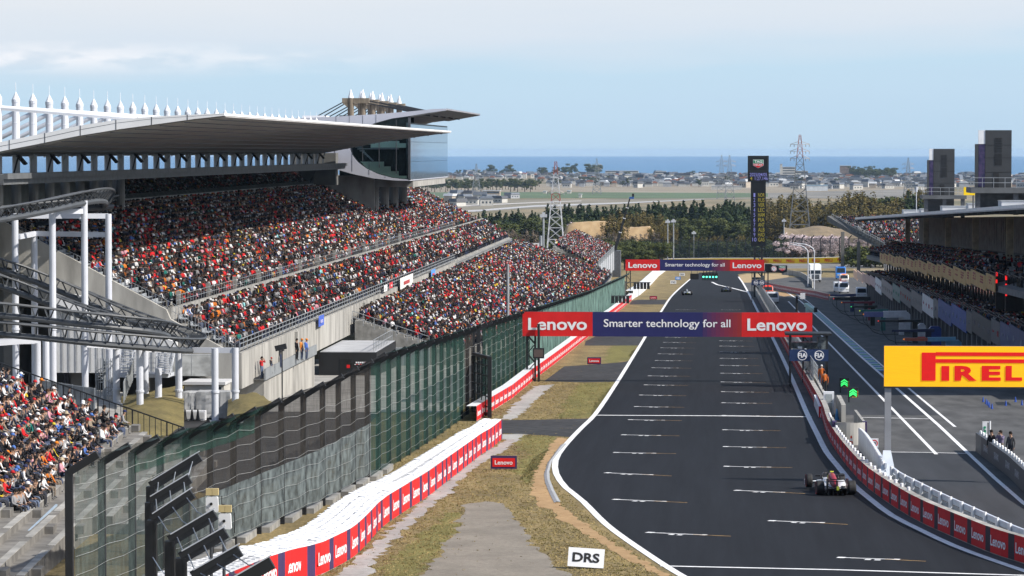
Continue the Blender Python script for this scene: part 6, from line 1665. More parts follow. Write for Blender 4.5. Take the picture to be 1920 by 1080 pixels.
# telescopic crane with camera basket
t_ = thing('camera_crane', 'long black telescopic crane boom with camera basket rising from the trees', 'crane', tuple(PY(1155, 470, 800)))
mb = MB(); P0, P1 = PY(1153, 470, 800), PY(1181, 372, 800)
for a, b, w in ((0, .35, .7), (.35, .62, .55), (.62, .82, .42), (.82, 1, .32)): mb.beam(P0 + (P1 - P0) * a, P0 + (P1 - P0) * b, w)
mb.build('boom', black_steel, t_)
mb = MB()
for f in (.35, .62, .82): mb.beam(P0 + (P1 - P0) * (f - .006), P0 + (P1 - P0) * (f + .006), .75)
mb.build('boom_collar', white_coat, t_)
mb = MB(); rect(mb, 1180, 1188.5, 369, 373, 799.5, 800.5); mb.build('basket', mat('blue_basket', (.03, .10, .30), .5, .1, 2), t_)
mb = MB(); rect(mb, 1185, 1189, 363, 369, 799.7, 800.3); mb.build('camera', black_steel, t_)
mb = MB(); mb.box(P0.x - 1.4, P0.x + 1.4, 797, 804, T(800), P0.z); mb.build('crane_carrier', dark_steel, t_)
# electricity pylons
def pylon(name, label, u, v0, y_, zb, w0, arms_v, half, colf, t=.22, cm_=None):
    a = PY(u, v0, y_); H = a.z - zb; t_ = thing(name, label, 'pylon', (a.x, y_, zb)); mb = MB()
    wz_ = lambda z: max(.35, w0 * (1 - (z - zb) / H) ** 1.0 * .5 + .35) if (z - zb) / H > .45 else w0 / 2 * (1 - .9 * (z - zb) / H) + .2
    lv = [zb + H * f for f in (0, .14, .27, .38, .48, .56, .63, .70, .76, .82, .88, .94, 1.0)]
    for z0, z1 in zip(lv[:-1], lv[1:]):
        r0, r1 = wz_(z0), wz_(z1); mi = colf((z0 - zb) / H); th = t * (1 - .45 * (z0 - zb) / H)
        c0 = [(a.x + sx * r0, y_ + sy * r0, z0) for sx, sy in ((-1, -1), (1, -1), (1, 1), (-1, 1))]; c1 = [(a.x + sx * r1, y_ + sy * r1, z1) for sx, sy in ((-1, -1), (1, -1), (1, 1), (-1, 1))]
        for k in range(4):
            mb.beam(c0[k], c1[k], th * 1.25, mi=mi); mb.beam(c0[k], c1[(k + 1) % 4], th * .7, mi=mi); mb.beam(c0[(k + 1) % 4], c1[k], th * .7, mi=mi); mb.beam(c1[k], c1[(k + 1) % 4], th * .8, mi=mi)
    mb.build('lattice', [cm_ or mat('zinc_steel', (.20, .21, .22), .6, .1, 1), mat('red_tower_paint', (.27, .085, .06), .6, .1, 2)], t_)
    mb = MB()
    for v in arms_v:
        z = PY(u, v, y_).z; r_ = wz_(z)
        for sx in (-1, 1):
            e_ = (a.x + sx * half, y_, z + .1)
            for dy in (-1, 1): mb.beam((a.x + sx * r_, y_ + dy * r_, z), e_, t * .6); mb.beam((a.x + sx * r_, y_ + dy * r_, z + half * .3), e_, t * .6)
            for f in (.98, .6): mb.tube((a.x + sx * half * f, y_, z), (a.x + sx * half * f, y_, z - half * .24), .13, .13, 5, 1)
    mb.build('cross_arm', [mat('arm_steel', (.40, .36, .34), .6, .15, 2), grey_steel], t_)
pylon('lattice_pylon', 'red and white lattice pylon rising behind far grandstand', 1042, 303, 1080, T(1080) - 2, 6.2, (326, 362), 2.8, lambda f: 1 if f > .83 or .57 < f < .70 else 0, .20, pale_steel)
pylon('lattice_pylon', 'tall grey and red lattice pylon in front of bamboo wood, right', 1500, 253, 1230, -40, 9.0, (271, 284, 297.5), 3.6, lambda f: 1 if f > .80 else 0, .25, mat('weathered_zinc', (.13, .14, .15), .6, .1, 1))
for u, v0, y_, lb in ((1119, 297, 3300, 'hazy lattice pylon standing in green field, centre'), (893, 307, 3400, 'hazy lattice pylon above distant wood, far left'), (1353, 291, 3000, 'hazy double masted pylon left of scoreboard tower'), (1368, 291, 2700, 'hazy slim pylon just left of scoreboard tower'), (1703, 296, 2800, 'hazy slim pylon left of smaller screen tower')):
    pylon('lattice_pylon', lb, u, v0, y_, FLAT, 8.5, (v0 + 12, v0 + 20), 5, lambda f: 0, .34)
# telecom details: distant transmission lines
mb = MB()
t_pts = [(u, v) for u, v in ((840, 346), (1042, 362), (1340, 352))]
# ---- trees
def leaf_cloud(mb, centres, n, size, squash=1.0, mi=0, rs=None):
    rs = rs or RS
    w = np.array([c[3] * c[4] for c in centres]); w = w / w.sum()
    for _ in range(n):
        c = centres[rs.choice(len(centres), p=w)]
        d = rs.normal(size=3); d /= np.linalg.norm(d); r_ = rs.rand() ** .35
        p = Vector((c[0] + d[0] * c[3] * r_, c[1] + d[1] * c[3] * r_, c[2] + d[2] * c[4] * r_))
        s_ = size * rs.uniform(.5, 1.3); nn = Vector(d) + Vector(rs.normal(size=3)) * .45 + Vector((0, 0, .35)); a = nn.cross(Vector(rs.normal(size=3)))
        if a.length < .05: continue
        a.normalize(); b = nn.cross(a)
        if b.length < .1: continue
        b.normalize(); q = b.cross(a)
        mb.add([p + a * s_, p + b * s_ * .7, p - a * s_ * .9, p - b * s_ * .6 + q * s_ * .2], [(0, 1, 2, 3)], mi)
def lm(name, c, var=.45, c2=None):
    m = mat(name, c, .9, var, .35, c2=c2, spec=.15, lo=.3, hi=.7); return m
dark_leaf = lm('cedar_foliage', (.016, .031, .013), c2=(.050, .068, .026)); mid_leaf = lm('evergreen_foliage', (.032, .044, .013), c2=(.085, .095, .030))
bamboo_leaf = lm('bamboo_foliage', (.060, .056, .018), c2=(.165, .125, .040)); brown_leaf = lm('bare_twigs', (.095, .075, .055), c2=(.19, .155, .115))
bloom = lm('cherry_blossom', (.42, .33, .34), c2=(.62, .53, .54)); bark = mat('bark', (.09, .065, .045), .9, .3, 3)
def proto(kind, seed):
    rs = np.random.RandomState(seed); r_ = bpy.data.objects.new('tree', None); col.objects.link(r_)
    tr = MB(); cr = MB()
    if kind == 'cedar':
        H = 20.0; tr.path([(0, 0, 0), (.1, .1, H * .5), (0, 0, H * .96)], [.38, .24, .05], 6)
        cs = []
        for k in range(15):
            f = k / 14; z = H * (.16 + .80 * f); rad = 3.4 * (1 - f) ** .75 + .35
            for j in range(3): a = rs.rand() * 6.3; cs.append((math.cos(a) * rad * .45, math.sin(a) * rad * .45, z + rs.normal(0, .3), rad * rs.uniform(.5, .8), .95))
        leaf_cloud(cr, cs, 2300, .46, rs=rs); leaf = dark_leaf
        for k in range(8): a = rs.rand() * 6.3; z = H * rs.uniform(.1, .5); tr.path([(0, 0, z), (math.cos(a) * 2, math.sin(a) * 2, z + .6)], [.1, .03], 4)
    elif kind == 'evergreen':
        H = 16.0; tr.path([(0, 0, 0), (.3, .1, H * .4), (.1, -.2, H * .75)], [.45, .3, .1], 6)
        cs = [(rs.normal(0, 2.2), rs.normal(0, 2.2), H * rs.uniform(.35, .88), rs.uniform(1.4, 2.6), rs.uniform(1.2, 2.2)) for _ in range(15)]
        for c in cs[:7]: tr.path([(.2, 0, H * .4), (c[0] * .6, c[1] * .6, c[2])], [.16, .04], 4)
        leaf_cloud(cr, cs, 2200, .42, rs=rs); leaf = mid_leaf
    elif kind == 'bamboo':
        H = 19.0; cs = []
        for k in range(12):
            a, q = rs.rand() * 6.3, rs.rand() ** .5 * 3.2; x, y_ = math.cos(a) * q, math.sin(a) * q; h = H * rs.uniform(.72, 1.02); dx, dy = rs.normal(0, .8), rs.normal(0, .8)
            tr.path([(x, y_, 0), (x + dx * .3, y_ + dy * .3, h * .6), (x + dx, y_ + dy, h)], [.07, .06, .02], 4)
            for f in (.38, .52, .66, .78, .88, .97): cs.append((x + dx * f, y_ + dy * f, h * f, 1.15 * (1.25 - .6 * f), 1.5))
        leaf_cloud(cr, cs, 2400, .34, rs=rs); leaf = bamboo_leaf
    elif kind == 'bare':
        H = 13.0; tr.path([(0, 0, 0), (.2, 0, H * .5), (0, .2, H)], [.2, .12, .03], 5)
        cs = [(rs.normal(0, 1.4), rs.normal(0, 1.4), H * rs.uniform(.3, .95), .9, 1.6) for _ in range(12)]
        for c in cs: tr.path([(0, 0, H * .3), (c[0], c[1], c[2])], [.09, .02], 4)
        leaf_cloud(cr, cs, 420, .40, rs=rs); leaf = brown_leaf
    elif kind == 'cherry':
        H = 9.0; tr.path([(0, 0, 0), (.2, .1, 2.6)], [.35, .25], 6)
        cs = [(rs.normal(0, 2.8), rs.normal(0, 2.8), H * rs.uniform(.45, .9), rs.uniform(1.0, 1.8), rs.uniform(.8, 1.2)) for _ in range(16)]
        for c in cs: tr.path([(.2, .1, 2.4), (c[0] * .5, c[1] * .5, c[2] * .8), (c[0], c[1], c[2])], [.15, .08, .02], 4)
        leaf_cloud(cr, cs, 1800, .28, rs=rs); leaf = bloom
    else:
        H = 5.0; tr.path([(0, 0, 0), (.1, 0, 2.5)], [.15, .05], 5)
        cs = [(rs.normal(0, 1.9), rs.normal(0, 1.5), H * rs.uniform(.2, .72), rs.uniform(.9, 1.5), rs.uniform(.8, 1.3)) for _ in range(14)]
        leaf_cloud(cr, cs, 1500, .30, rs=rs); leaf = mid_leaf
    tr.build('trunk', bark, r_, local=True); cr.build('crown', leaf, r_, local=True); return r_
PROTO = {}
def tree(kind, x, y_, s, label, group, zb=None, seed=None):
    key = (kind, RS.randint(0, 3) if seed is None else seed)
    if key not in PROTO: PROTO[key] = o = proto(kind, 40 + hash_of(key))
    else: o = copy_tree(PROTO[key])
    o.name = {'cedar': 'cedar_tree', 'evergreen': 'evergreen_tree', 'bamboo': 'bamboo_clump', 'bare': 'bare_tree', 'cherry': 'cherry_tree', 'bush': 'bush'}[kind]
    o.location = (x, y_, (ground(y_) if zb is None else zb) - .1); o.rotation_euler = (0, 0, RS.rand() * 6.28); wd = {'cedar': 1.35, 'evergreen': 1.3, 'bamboo': 1.35}.get(kind, 1.1); o.scale = (s * wd * RS.uniform(.88, 1.12), s * wd * RS.uniform(.88, 1.12), s)
    return tag(o, label, 'bamboo' if kind == 'bamboo' else 'bush' if kind == 'bush' else 'tree', group)
def hash_of(k): return sum(ord(c) for c in k[0]) % 97 + 13 * k[1]
def plant(kind, u0, u1, y0, y1, n, vt, label, group, jit=.16):
    for i in range(n):
        u = u0 + (u1 - u0) * (i + RS.rand()) / n; y_ = RS.uniform(y0, y1); p = PY(u, 400, y_); zb = ground(y_)
        H = {'cedar': 20, 'evergreen': 16, 'bamboo': 19, 'bare': 13, 'cherry': 9, 'bush': 5}[kind]
        v = vt(u) if callable(vt) else vt; zt = PY(u, v, y_).z
        tree(kind, p.x, y_, max(.25, (zt - zb) / H * RS.uniform(1 - jit, 1.03)), label, group)
plant('cedar', 862, 1010, 1330, 1420, 26, lambda u: 400 if u < 900 else 393, 'dark cedar in wood left of the red and white pylon', 'cedars left of the pylon')
plant('cedar', 1020, 1235, 1340, 1440, 44, 384, 'dark cedar in wood behind sand mound, centre', 'cedars in the central wood')
plant('cedar', 1225, 1405, 1300, 1420, 40, 378, 'dark cedar in wood just left of the scoreboard tower', 'cedars left of the scoreboard')
plant('evergreen', 880, 1060, 1290, 1330, 18, 408, 'mid green evergreen at front edge of left wood', 'evergreens left')
plant('evergreen', 1260, 1400, 1240, 1290, 14, 405, 'mid green evergreen left of scoreboard tower', 'evergreens left of the scoreboard')
plant('evergreen', 1000, 1240, 1300, 1340, 18, 402, 'mid green evergreen in front of central cedars', 'evergreens central')
plant('bare', 895, 1010, 1220, 1280, 16, 430, 'leafless pale tree below the dark cedars, left', 'bare trees left')
plant('bamboo', 1140, 1240, 1240, 1290, 16, 398, 'yellowish bamboo clump behind the crane boom', 'bamboo behind the crane')
plant('bamboo', 1225, 1260, 1190, 1230, 5, 418, 'yellow green bamboo clump right of sand mound', 'bamboo right of the mound')
plant('bamboo', 1290, 1400, 1180, 1230, 8, 440, 'low yellow bamboo clump before cedars left of scoreboard', 'low bamboo')
plant('bamboo', 1436, 1745, 1330, 1400, 44, lambda u: 372 + 8 * math.sin(u * .05) - (u - 1436) * .03, 'tall yellow brown bamboo clump in right hand wood', 'bamboo right of the scoreboard')
plant('bamboo', 1436, 1700, 1290, 1330, 26, 384, 'tall bamboo clump at front of right hand wood', 'bamboo front right')
plant('evergreen', 1560, 1760, 1390, 1430, 12, 360, 'dark evergreen topping the bamboo wood, right', 'evergreens right')
plant('cedar', 1700, 1740, 1300, 1330, 3, 358, 'dark cedar beside smaller screen tower', 'cedars right')
plant('evergreen', 1165, 1250, 940, 1010, 9, 449, 'green bushy evergreen between crane and light poles', 'evergreens by the crane')
plant('evergreen', 1160, 1215, 880, 930, 6, 458, 'dense low evergreen just behind the far grandstand', 'evergreens behind the far stand')
plant('bush', 1240, 1420, 1140, 1180, 14, 446, 'low green bush before the bamboo, centre', 'bushes centre')
plant('bare', 1060, 1235, 1120, 1165, 30, 436, 'leafless pale shrub around sand mound', 'shrubs at the mound', .2)
plant('bush', 1440, 1475, 1120, 1140, 3, 440, 'round dark green bush right of scoreboard column', 'bushes right of the scoreboard')
plant('cherry', 1492, 1590, 1100, 1150, 10, 436, 'pale blossoming cherry tree right of grey pylon', 'cherry trees')
plant('cherry', 1482, 1560, 1080, 1100, 6, 450, 'pale cherry tree behind the corner fence', 'cherry trees front')
plant('cherry', 1090, 1110, 1300, 1310, 1, 398, 'small pale cherry among the dark cedars', None)
plant('bush', 1600, 1700, 960, 1000, 8, 450, 'bush below the corner grandstand', 'bushes below the corner stand')
plant('evergreen', 905, 960, 1000, 1060, 5, 440, 'low evergreen behind far end of main grandstand', 'evergreens behind main stand')
plant('bamboo', 1146, 1160, 1150, 1165, 3, 404, 'lone pale bamboo plume standing before the sand mound', 'bamboo at the mound')
plant('bamboo', 1222, 1250, 1140, 1165, 5, 412, 'pale bamboo clump at right end of sand mound', 'bamboo at the mound end')
plant('bush', 1060, 1225, 1110, 1135, 20, 441, 'dull low bush along foot of sand mound', 'bushes at the mound')
# sand mounds
mb = MB(); gx, gy = 44, 12
a, b = PY(1056, 420, 1200), PY(1268, 420, 1200); rows = []
for j in range(gy):
    for i in range(gx):
        f = i / (gx - 1); u = 1056 + 212 * f; y_ = 1188 + 34 * j / (gy - 1); prof_ = min(1, j / 3.0) * min(1, (gy - 1 - j) / 3.0)
        vtop = np.interp(u, [1056, 1062, 1075, 1120, 1150, 1163, 1172, 1200, 1218, 1226, 1250, 1268], [440, 424, 417, 414.5, 416, 422, 427, 425.5, 424, 432, 450, 462]); zt = PY(u, vtop, 1200).z
        rows.append((PY(u, 420, y_).x, y_, ground(y_) - .2 + (zt - ground(y_)) * prof_ * (1 + RS.normal(0, .006))))
mb.add(rows, [(j * gx + i, j * gx + i + 1, (j + 1) * gx + i + 1, (j + 1) * gx + i) for j in range(gy - 1) for i in range(gx - 1)])
structure('sand_mound', mb, mat('mound_sand', (.30, .20, .10), .95, .25, .3, c2=(.42, .30, .165), bump=.5), smooth=True)
mb = MB()
rows = []
for j in range(6):
    for i in range(20):
        u = 1470 + 180 * i / 19; y_ = 1170 + 20 * j; zt = PY(u, 428 + 3 * math.sin(i * .7), 1200).z
        rows.append((PY(u, 430, y_).x, y_, ground(y_) - .3 + (zt - ground(y_)) * min(1, j / 2, (5 - j) / 2)))
mb.add(rows, [(j * 20 + i, j * 20 + i + 1, (j + 1) * 20 + i + 1, (j + 1) * 20 + i) for j in range(5) for i in range(19)])
structure('earth_bank', mb, mat('bank_earth', (.16, .125, .08), .95, .25, .4, c2=(.23, .175, .11), bump=.4), smooth=True)
# fields, roads and the town on the coastal plain
def field(name, uv, z, m):
    mb = MB(); mb.poly([tuple(PZ(a, b, FLAT + z)) for a, b in uv]); return structure(name, mb, m)
field('field', [(700, 371), (1300, 372), (1440, 369), (1440, 362), (1000, 360), (700, 361)], .10, mat('green_field', (.08, .12, .058), .95, .15, .01))
field('field', [(700, 361), (1440, 362), (1740, 354), (1740, 343), (1200, 344), (700, 347)], .08, mat('fallow_field', (.20, .165, .115), .95, .2, .01, c2=(.25, .215, .16)))
field('field', [(600, 398), (880, 398), (1300, 375), (1440, 372), (1440, 369), (1300, 372), (700, 376)], .06, mat('bare_field', (.155, .14, .10), .95, .25, .015, c2=(.21, .185, .14)))
field('road', [(820, 396), (900, 393), (1000, 385), (1180, 379), (1320, 373), (1320, 374), (1180, 381), (1000, 388), (900, 396), (820, 400)], .2, mat('pale_road', (.38, .38, .38), .9, .1, .02))
field('road', [(840, 386), (1000, 379), (1090, 376), (1090, 377.2), (1000, 380.8), (840, 388.5)], .22, mat('pale_embankment', (.42, .40, .37), .9, .1, .02))
field('field', [(1440, 372), (1750, 372), (1750, 343), (1440, 357)], .05, mat('town_ground', (.17, .16, .14), .95, .25, .012))
hw = [mat('house_white', (.44, .43, .40), .8, .1, .5), mat('house_cream', (.36, .31, .25), .8, .1, .5), mat('house_grey', (.29, .30, .32), .8, .1, .5), mat('house_brown', (.24, .16, .12), .8, .1, .5)]
hr = [mat('roof_slate', (.10, .115, .14), .6, .15, .5), mat('roof_dark', (.06, .062, .07), .6, .15, .5), mat('roof_rust', (.26, .11, .065), .7, .15, .5), mat('roof_pale', (.42, .44, .46), .6, .1, .5)]
hg = mat('house_window', (.05, .06, .07), .15, .2, 1)
def house_mesh(w, d, h, rp, wi, ri, flat=False):
    mb = MB(); mb.box(-w / 2, w / 2, -d / 2, d / 2, 0, h, 0)
    if flat: mb.box(-w / 2 - .2, w / 2 + .2, -d / 2 - .2, d / 2 + .2, h, h + .5, 1)
    else: mb.prism([(-w / 2 - .6, -d / 2 - .6, h), (w / 2 + .6, -d / 2 - .6, h), (w / 2 - 1.0 * (w > 9), 0 - d / 2 + .0, h + rp), (-w / 2 + 1.0 * (w > 9), -d / 2, h + rp)], (0, d + 1.2, 0), 1)
    for k in range(3): mb.box(-w / 2 + w * (.14 + .28 * k), -w / 2 + w * (.28 + .28 * k), -d / 2 - .03, -d / 2, h * .35, h * .62, 2)
    return mb
HP = []
for k in range(12):
    w, d, h = RS.uniform(7, 13), RS.uniform(7, 10), RS.uniform(3.2, 6.2); wi, ri = RS.choice(4, p=(.5, .2, .2, .1)), RS.choice(4, p=(.42, .33, .1, .15))
    HP.append((house_mesh(w, d, h, RS.uniform(1.6, 2.8), 0, 0, RS.rand() < .15), wi, ri, w))
HM = []
for mbx, wi, ri, w in HP:
    o = mbx.build('house', [hw[wi], hr[ri], hg], local=True); HM.append((o, wi, ri)); 
wn_, rn_ = ('white', 'cream', 'grey', 'brown'), ('slate blue roof', 'dark roof', 'rust red roof', 'pale roof')
used_h = set()
def put_house(u, v, k, where, s=1.0):
    o, wi, ri = HM[k]; p = PZ(u, v, FLAT)
    c = o if k not in used_h else o.copy()
    if k in used_h: col.objects.link(c)
    used_h.add(k); c.location = (p.x, p.y, FLAT); c.rotation_euler = (0, 0, RS.normal(0, .5)); c.scale = (s, s, s)
    lb = '%s house, %s, %s' % (wn_[wi], rn_[ri], where); tag(c, lb, 'house', lb)
for u, v, k, s in ((852, 371, 0, 1), (857, 374, 1, 1), (868, 380, 2, 1.05), (884, 384, 3, 1.05), (846, 380, 4, 1), (900, 376, 5, 1), (918, 379, 6, 1.1), (858, 387, 7, 1.1), (912, 386, 8, 1.1), (936, 380, 9, 1), (880, 374, 10, 1), (960, 372, 11, 1)):
    put_house(u, v, k, 'in hamlet left, above the pale road', s)
for i in range(250):
    u = RS.uniform(840, 1930); y_ = RS.uniform(3900, 5750); v = proj((PY(u, 330, y_).x, y_, FLAT))[1]
    if u < 1010 and v > 336: v = RS.uniform(328, 333)
    where = 'in coastal town left of the red and white pylon' if u < 1040 else 'in coastal town between pylon and scoreboard' if u < 1410 else 'in coastal town between scoreboard and screen towers' if u < 1750 else 'in coastal town at the far right'
    put_house(u, v, RS.randint(0, 12), where, RS.uniform(.9, 1.35))
for i in range(38):
    put_house(RS.uniform(1450, 1740), RS.uniform(343, 356), RS.randint(0, 12), 'just above the bamboo wood, right', 1.0)
tv_, tf_, tm_ = MB(), None, None
for i in range(1500):                                    # the rest of the low roofs along the coast
    u = RS.uniform(835, 1935); y_ = RS.uniform(4000, 5800); x = PY(u, 330, y_).x; w, d, h = RS.uniform(6, 12), RS.uniform(6, 10), RS.uniform(3, 5.5)
    v_ = proj((x, y_, FLAT))[1]
    if u < 1010 and v_ > 337: continue
    wi_, ri_ = RS.choice(4, p=(.5, .2, .2, .1)), 4 + RS.choice(4, p=(.42, .33, .1, .15))
    tv_.box(x - w / 2, x + w / 2, y_, y_ + d, FLAT, FLAT + h, wi_); tv_.prism([(x - w / 2 - .5, y_ - .5, FLAT + h), (x + w / 2 + .5, y_ - .5, FLAT + h), (x + w / 4, y_ - .5, FLAT + h + 2.2), (x - w / 4, y_ - .5, FLAT + h + 2.2)], (0, d + 1, 0), ri_)
tag(tv_.build('town', hw + hr), 'mass of low roofs of the coastal town before the sea', kind='stuff')
def block(u0, u1, v0, v1, name, label, m, bands=0, extra=None, d=14):
    p = PZ((u0 + u1) / 2, v1, FLAT); y_ = p.y; a, b = PY(u0, v1, y_), PY(u1, v0, y_); t_ = thing(name, label, 'building', ((a.x + b.x) / 2, y_, FLAT))
    mb = MB(); mb.box(a.x, b.x, y_, y_ + d, FLAT, b.z); mb.build('wall', m, t_)
    if bands:
        mb = MB(); h = b.z - FLAT
        for k in range(bands): z = FLAT + h * (k + .35) / bands; mb.box(a.x + .6, b.x - .6, y_ - .12, y_ - .02, z, z + h / bands * .42)
        mb.build('window_band', hg, t_)
    mb = MB(); mb.box(a.x - .4, b.x + .4, y_ - .4, y_ + d + .4, b.z, b.z + .6); r_ = mb.build('roof', extra or hr[3], t_)
    return t_, a, b, y_
block(1135, 1197, 320.5, 331, 'school_block', 'long white school block on coast, longer left wing', hw[0], 3)
block(1178, 1222, 326, 331.5, 'school_block', 'long white school block on coast, lower middle wing', hw[0], 2)
block(1229, 1249, 321.5, 334, 'school_block', 'taller white block right of the school wings', hw[0], 3)
block(1255, 1319, 324.5, 330, 'long_hall', 'long low pale hall on coast left of pylons', hw[1], 2)
block(1467, 1491, 313.5, 336, 'hotel_block', 'white banded hotel block behind grey pylon', hw[0], 5)
block(1462.5, 1467, 308, 336, 'hotel_tower', 'slim white stair tower beside hotel block', hw[0], 0)
block(1491, 1515, 321, 336, 'clinic_block', 'low white block right of hotel behind pylon', hw[0], 3)
block(1575, 1596, 311, 332, 'apartment_block', 'brown apartment block standing alone before the sea, right', mat('apartment_brown', (.28, .19, .14), .8, .2, .3), 8)
block(1522, 1541, 334, 347, 'cream_factory', 'cream factory tower with grey head right of pylon', hw[1], 0)
block(1533, 1543, 325, 335, 'factory_head', 'grey block atop cream factory', mat('factory_grey', (.15, .15, .15), .8, .1, .3), 0)
block(1510, 1552, 348, 358, 'white_warehouse', 'white warehouse with blue flank below grey pylon', mat('warehouse_white', (.52, .55, .58), .7, .1, .3), 0, mat('warehouse_blue', (.25, .38, .48), .6, .1, .3), 20)
block(905, 937, 358, 372, 'cream_warehouse', 'cream flat roofed warehouse by green field, left', hw[1], 2)
block(980, 987, 325, 335, 'red_topped_sign', 'white building with red top left of red and white pylon', hw[0], 0, mat('red_top', (.55, .08, .12), .6, .1, .5))
block(1334, 1391, 349.5, 356, 'long_greenhouse', 'long low white shed below hazy pylons', hw[0], 0)
block(1210, 1255, 338, 343, 'salmon_shed', 'salmon roofed shed in middle of town', hw[1], 0, hr[2])
block(1018, 1024, 359, 363, 'white_hide', 'small white raised cabin left of pylon by field', hw[0], 0)
block(1063, 1070, 358, 363, 'white_hide', 'small white raised cabin right of pylon by field', hw[0], 0)
block(1085, 1090, 365, 371, 'white_kiosk', 'tiny white kiosk at edge of the green field', hw[0], 0)
plant('evergreen', 700, 1005, 3450, 3750, 60, 333, 'low hazy tree in wood beyond the green field, left', 'hazy wood left', .25)
for i in range(34):
    u = RS.uniform(845, 1130); y_ = RS.uniform(5600, 5800); tree('evergreen', PY(u, 330, y_).x, y_, RS.choice([.6, .8, 1.1, 1.5], p=(.4, .3, .2, .1)), 'hazy coastal pine on the shore left of school', 'shore pines left', FLAT)
for i in range(26):
    u = RS.uniform(1595, 1680); y_ = RS.uniform(5000, 5600); tree('evergreen', PY(u, 330, y_).x, y_, RS.uniform(.8, 1.3), 'hazy dark tree in clump right of apartment block', 'clump right of apartments', FLAT)
for i in range(44):
    u = RS.uniform(1000, 1740); y_ = RS.uniform(3900, 5500); tree('evergreen', PY(u, 330, y_).x, y_, RS.uniform(.35, .8), 'hazy garden tree among coastal town houses', 'town trees', FLAT)
# haze over the plain and the bay
hz = MB(); hz.box(-12000, 12000, -30, 31000, -47.5, 14)
hm = bpy.data.materials.new('haze'); hm.use_nodes = True; hn, hl = hm.node_tree.nodes, hm.node_tree.links; hn.remove(hn['Principled BSDF'])
pv = hn.new('ShaderNodeVolumePrincipled'); pv.inputs['Color'].default_value = (.50, .72, 1.0, 1); pv.inputs['Density'].default_value = HAZE if 'HAZE' in globals() else 2.6e-5; pv.inputs['Anisotropy'].default_value = .0
hl.new(pv.outputs[0], hn['Material Output'].inputs['Volume'])
HZ = tag(hz.build('haze', hm), 'pale blue spring haze over plain and sea', kind='stuff')

# flags and white hoarding beyond the lower stand
a, b = PY(948, 471, 585), PY(1013, 456, 585); t_ = thing('white_hoarding', 'plain white hoarding wall behind far end of lower stand', 'hoarding', ((a.x + b.x) / 2, 585, a.z))
mb = MB(); mb.box(a.x, b.x, 585, 585.3, a.z - 3, b.z); mb.build('panel', white_coat, t_)
for u, v, c, lb in ((970, 457, (.03, .16, .50), 'blue flag flying at top end of lower stand'), (989, 461, (.10, .34, .55), 'pale blue flag beside blue flag'), (926, 464, (.50, .06, .03), 'red flag at far end of main stand rail'), (939, 457, (.55, .45, .05), 'yellow flag at far corner of main stand')):
    p = PY(u, v, 566); t_ = thing('flag', lb, 'flag', (p.x - .5, 566, p.z - 2.2)); mb = MB(); mb.tube((p.x - .5, 566, p.z - 2.2), (p.x - .5, 566, p.z + .5), .03); mb.build('pole', grey_steel, t_)
    mb = MB(); n_ = 6
    for k in range(n_):
        f, g = k / n_, (k + 1) / n_; w = lambda q: Vector((p.x - .48 + 1.2 * q, 566 + .12 * math.sin(q * 7), p.z - .12 * q))
        mb.add([w(f) - Vector((0, 0, .4)), w(g) - Vector((0, 0, .4)), w(g) + Vector((0, 0, .45)), w(f) + Vector((0, 0, .45))], [(0, 1, 2, 3)])
    mb.build('cloth', mat('flag_cloth', c, .8, .15, 3), t_)
# ---------------------------------------------------------------- left foreground: small terrace, coaster, stairs, kiosk
AD = Vector((-.08, 1, 0))
def tp(x175, y_, z): return Vector((x175 + .08 * (175 - y_), y_, z))
lt = thing('lower_terrace', 'open concrete steps in bottom left corner, half filled with spectators', 'terrace', tuple(tp(-33, 150, -17)))
TR = []
mb = MB(); mn = MB()
for i in range(17):
    x = -42.6 + .9 * i; z = -13.1 - .37 * (x + 37.9); TR.append((x, z)); ys0 = 100 if x < -30.3 else 141
    a = [tp(x, ys0, z), tp(x + .9, ys0, z), tp(x + .9, ys0, z - 2.2), tp(x, ys0, z - 2.2)]; mb.prism(a, AD * (176 - ys0))
    b = [tp(x + .60, 100, z + .002), tp(x + .91, 100, z + .002), tp(x + .91, 100, z + .03), tp(x + .60, 100, z + .03)]
    y_ = ys0
    while y_ < 174: L = 7.6; mn.prism([p + AD * (y_ - 100) for p in b], AD * min(L, 176 - y_)); y_ += 9.2
    for k in range(6):
        yk = 104 + 14 * k + 3 * (i % 2)
        if yk < ys0: continue
        c = tp(x + 1.05, yk, z - .18); mb.obox(c, (.22, 0, 0), AD * .55, (0, 0, .17))
mb.build('steps', mat('worn_step_concrete', (.19, .18, .165), .95, .25, 1.2, bump=.3, big=.35), lt); mn.build('pale_nosing', concrete_pale, lt)
mb = MB()
hp = [PY(20, 737, 176.3), PY(105, 771, 176.3), PY(175, 798, 176.3), PY(245, 826, 176.3), PY(300, 846, 176.3)]
for p, q in zip(hp[:-1], hp[1:]): mb.tube(p, q, .045)
for p in hp: mb.tube(p, p - Vector((0, 0, 1.0)), .04)
mb.build('white_handrail', white_coat, lt)
wl_ = thing('front_wall_railing', 'pale blue railing on grey wall below bottom left terrace', 'railing', tuple(PY(60, 1060, 130)))
r0, r1 = PY(-20, 1066, 119), PY(106, 947, 139); 
mb = MB(); rail_line(mb, [r0 - Vector((0, 0, 1.1)), r1 - Vector((0, 0, 1.1))], 1.1, .9, .03, 2); mb.beam(r0, r1, .08); mb.build('railing', mat('pale_blue_rail_paint', (.30, .38, .46), .5, .1, 1), wl_)
mb = MB(); mb.prism([r0 - Vector((.1, 0, 1.1)), r1 - Vector((.1, 0, 1.1)), r1 - Vector((.1, 0, 3.4)), r0 - Vector((.1, 0, 3.4))], (.2, 0, 0)); mb.build('wall', concrete, wl_)
irf = thing('iron_fence', 'black vertical bar fence sloping down behind bottom left spectators', 'fence', tuple(PY(180, 800, 179)))
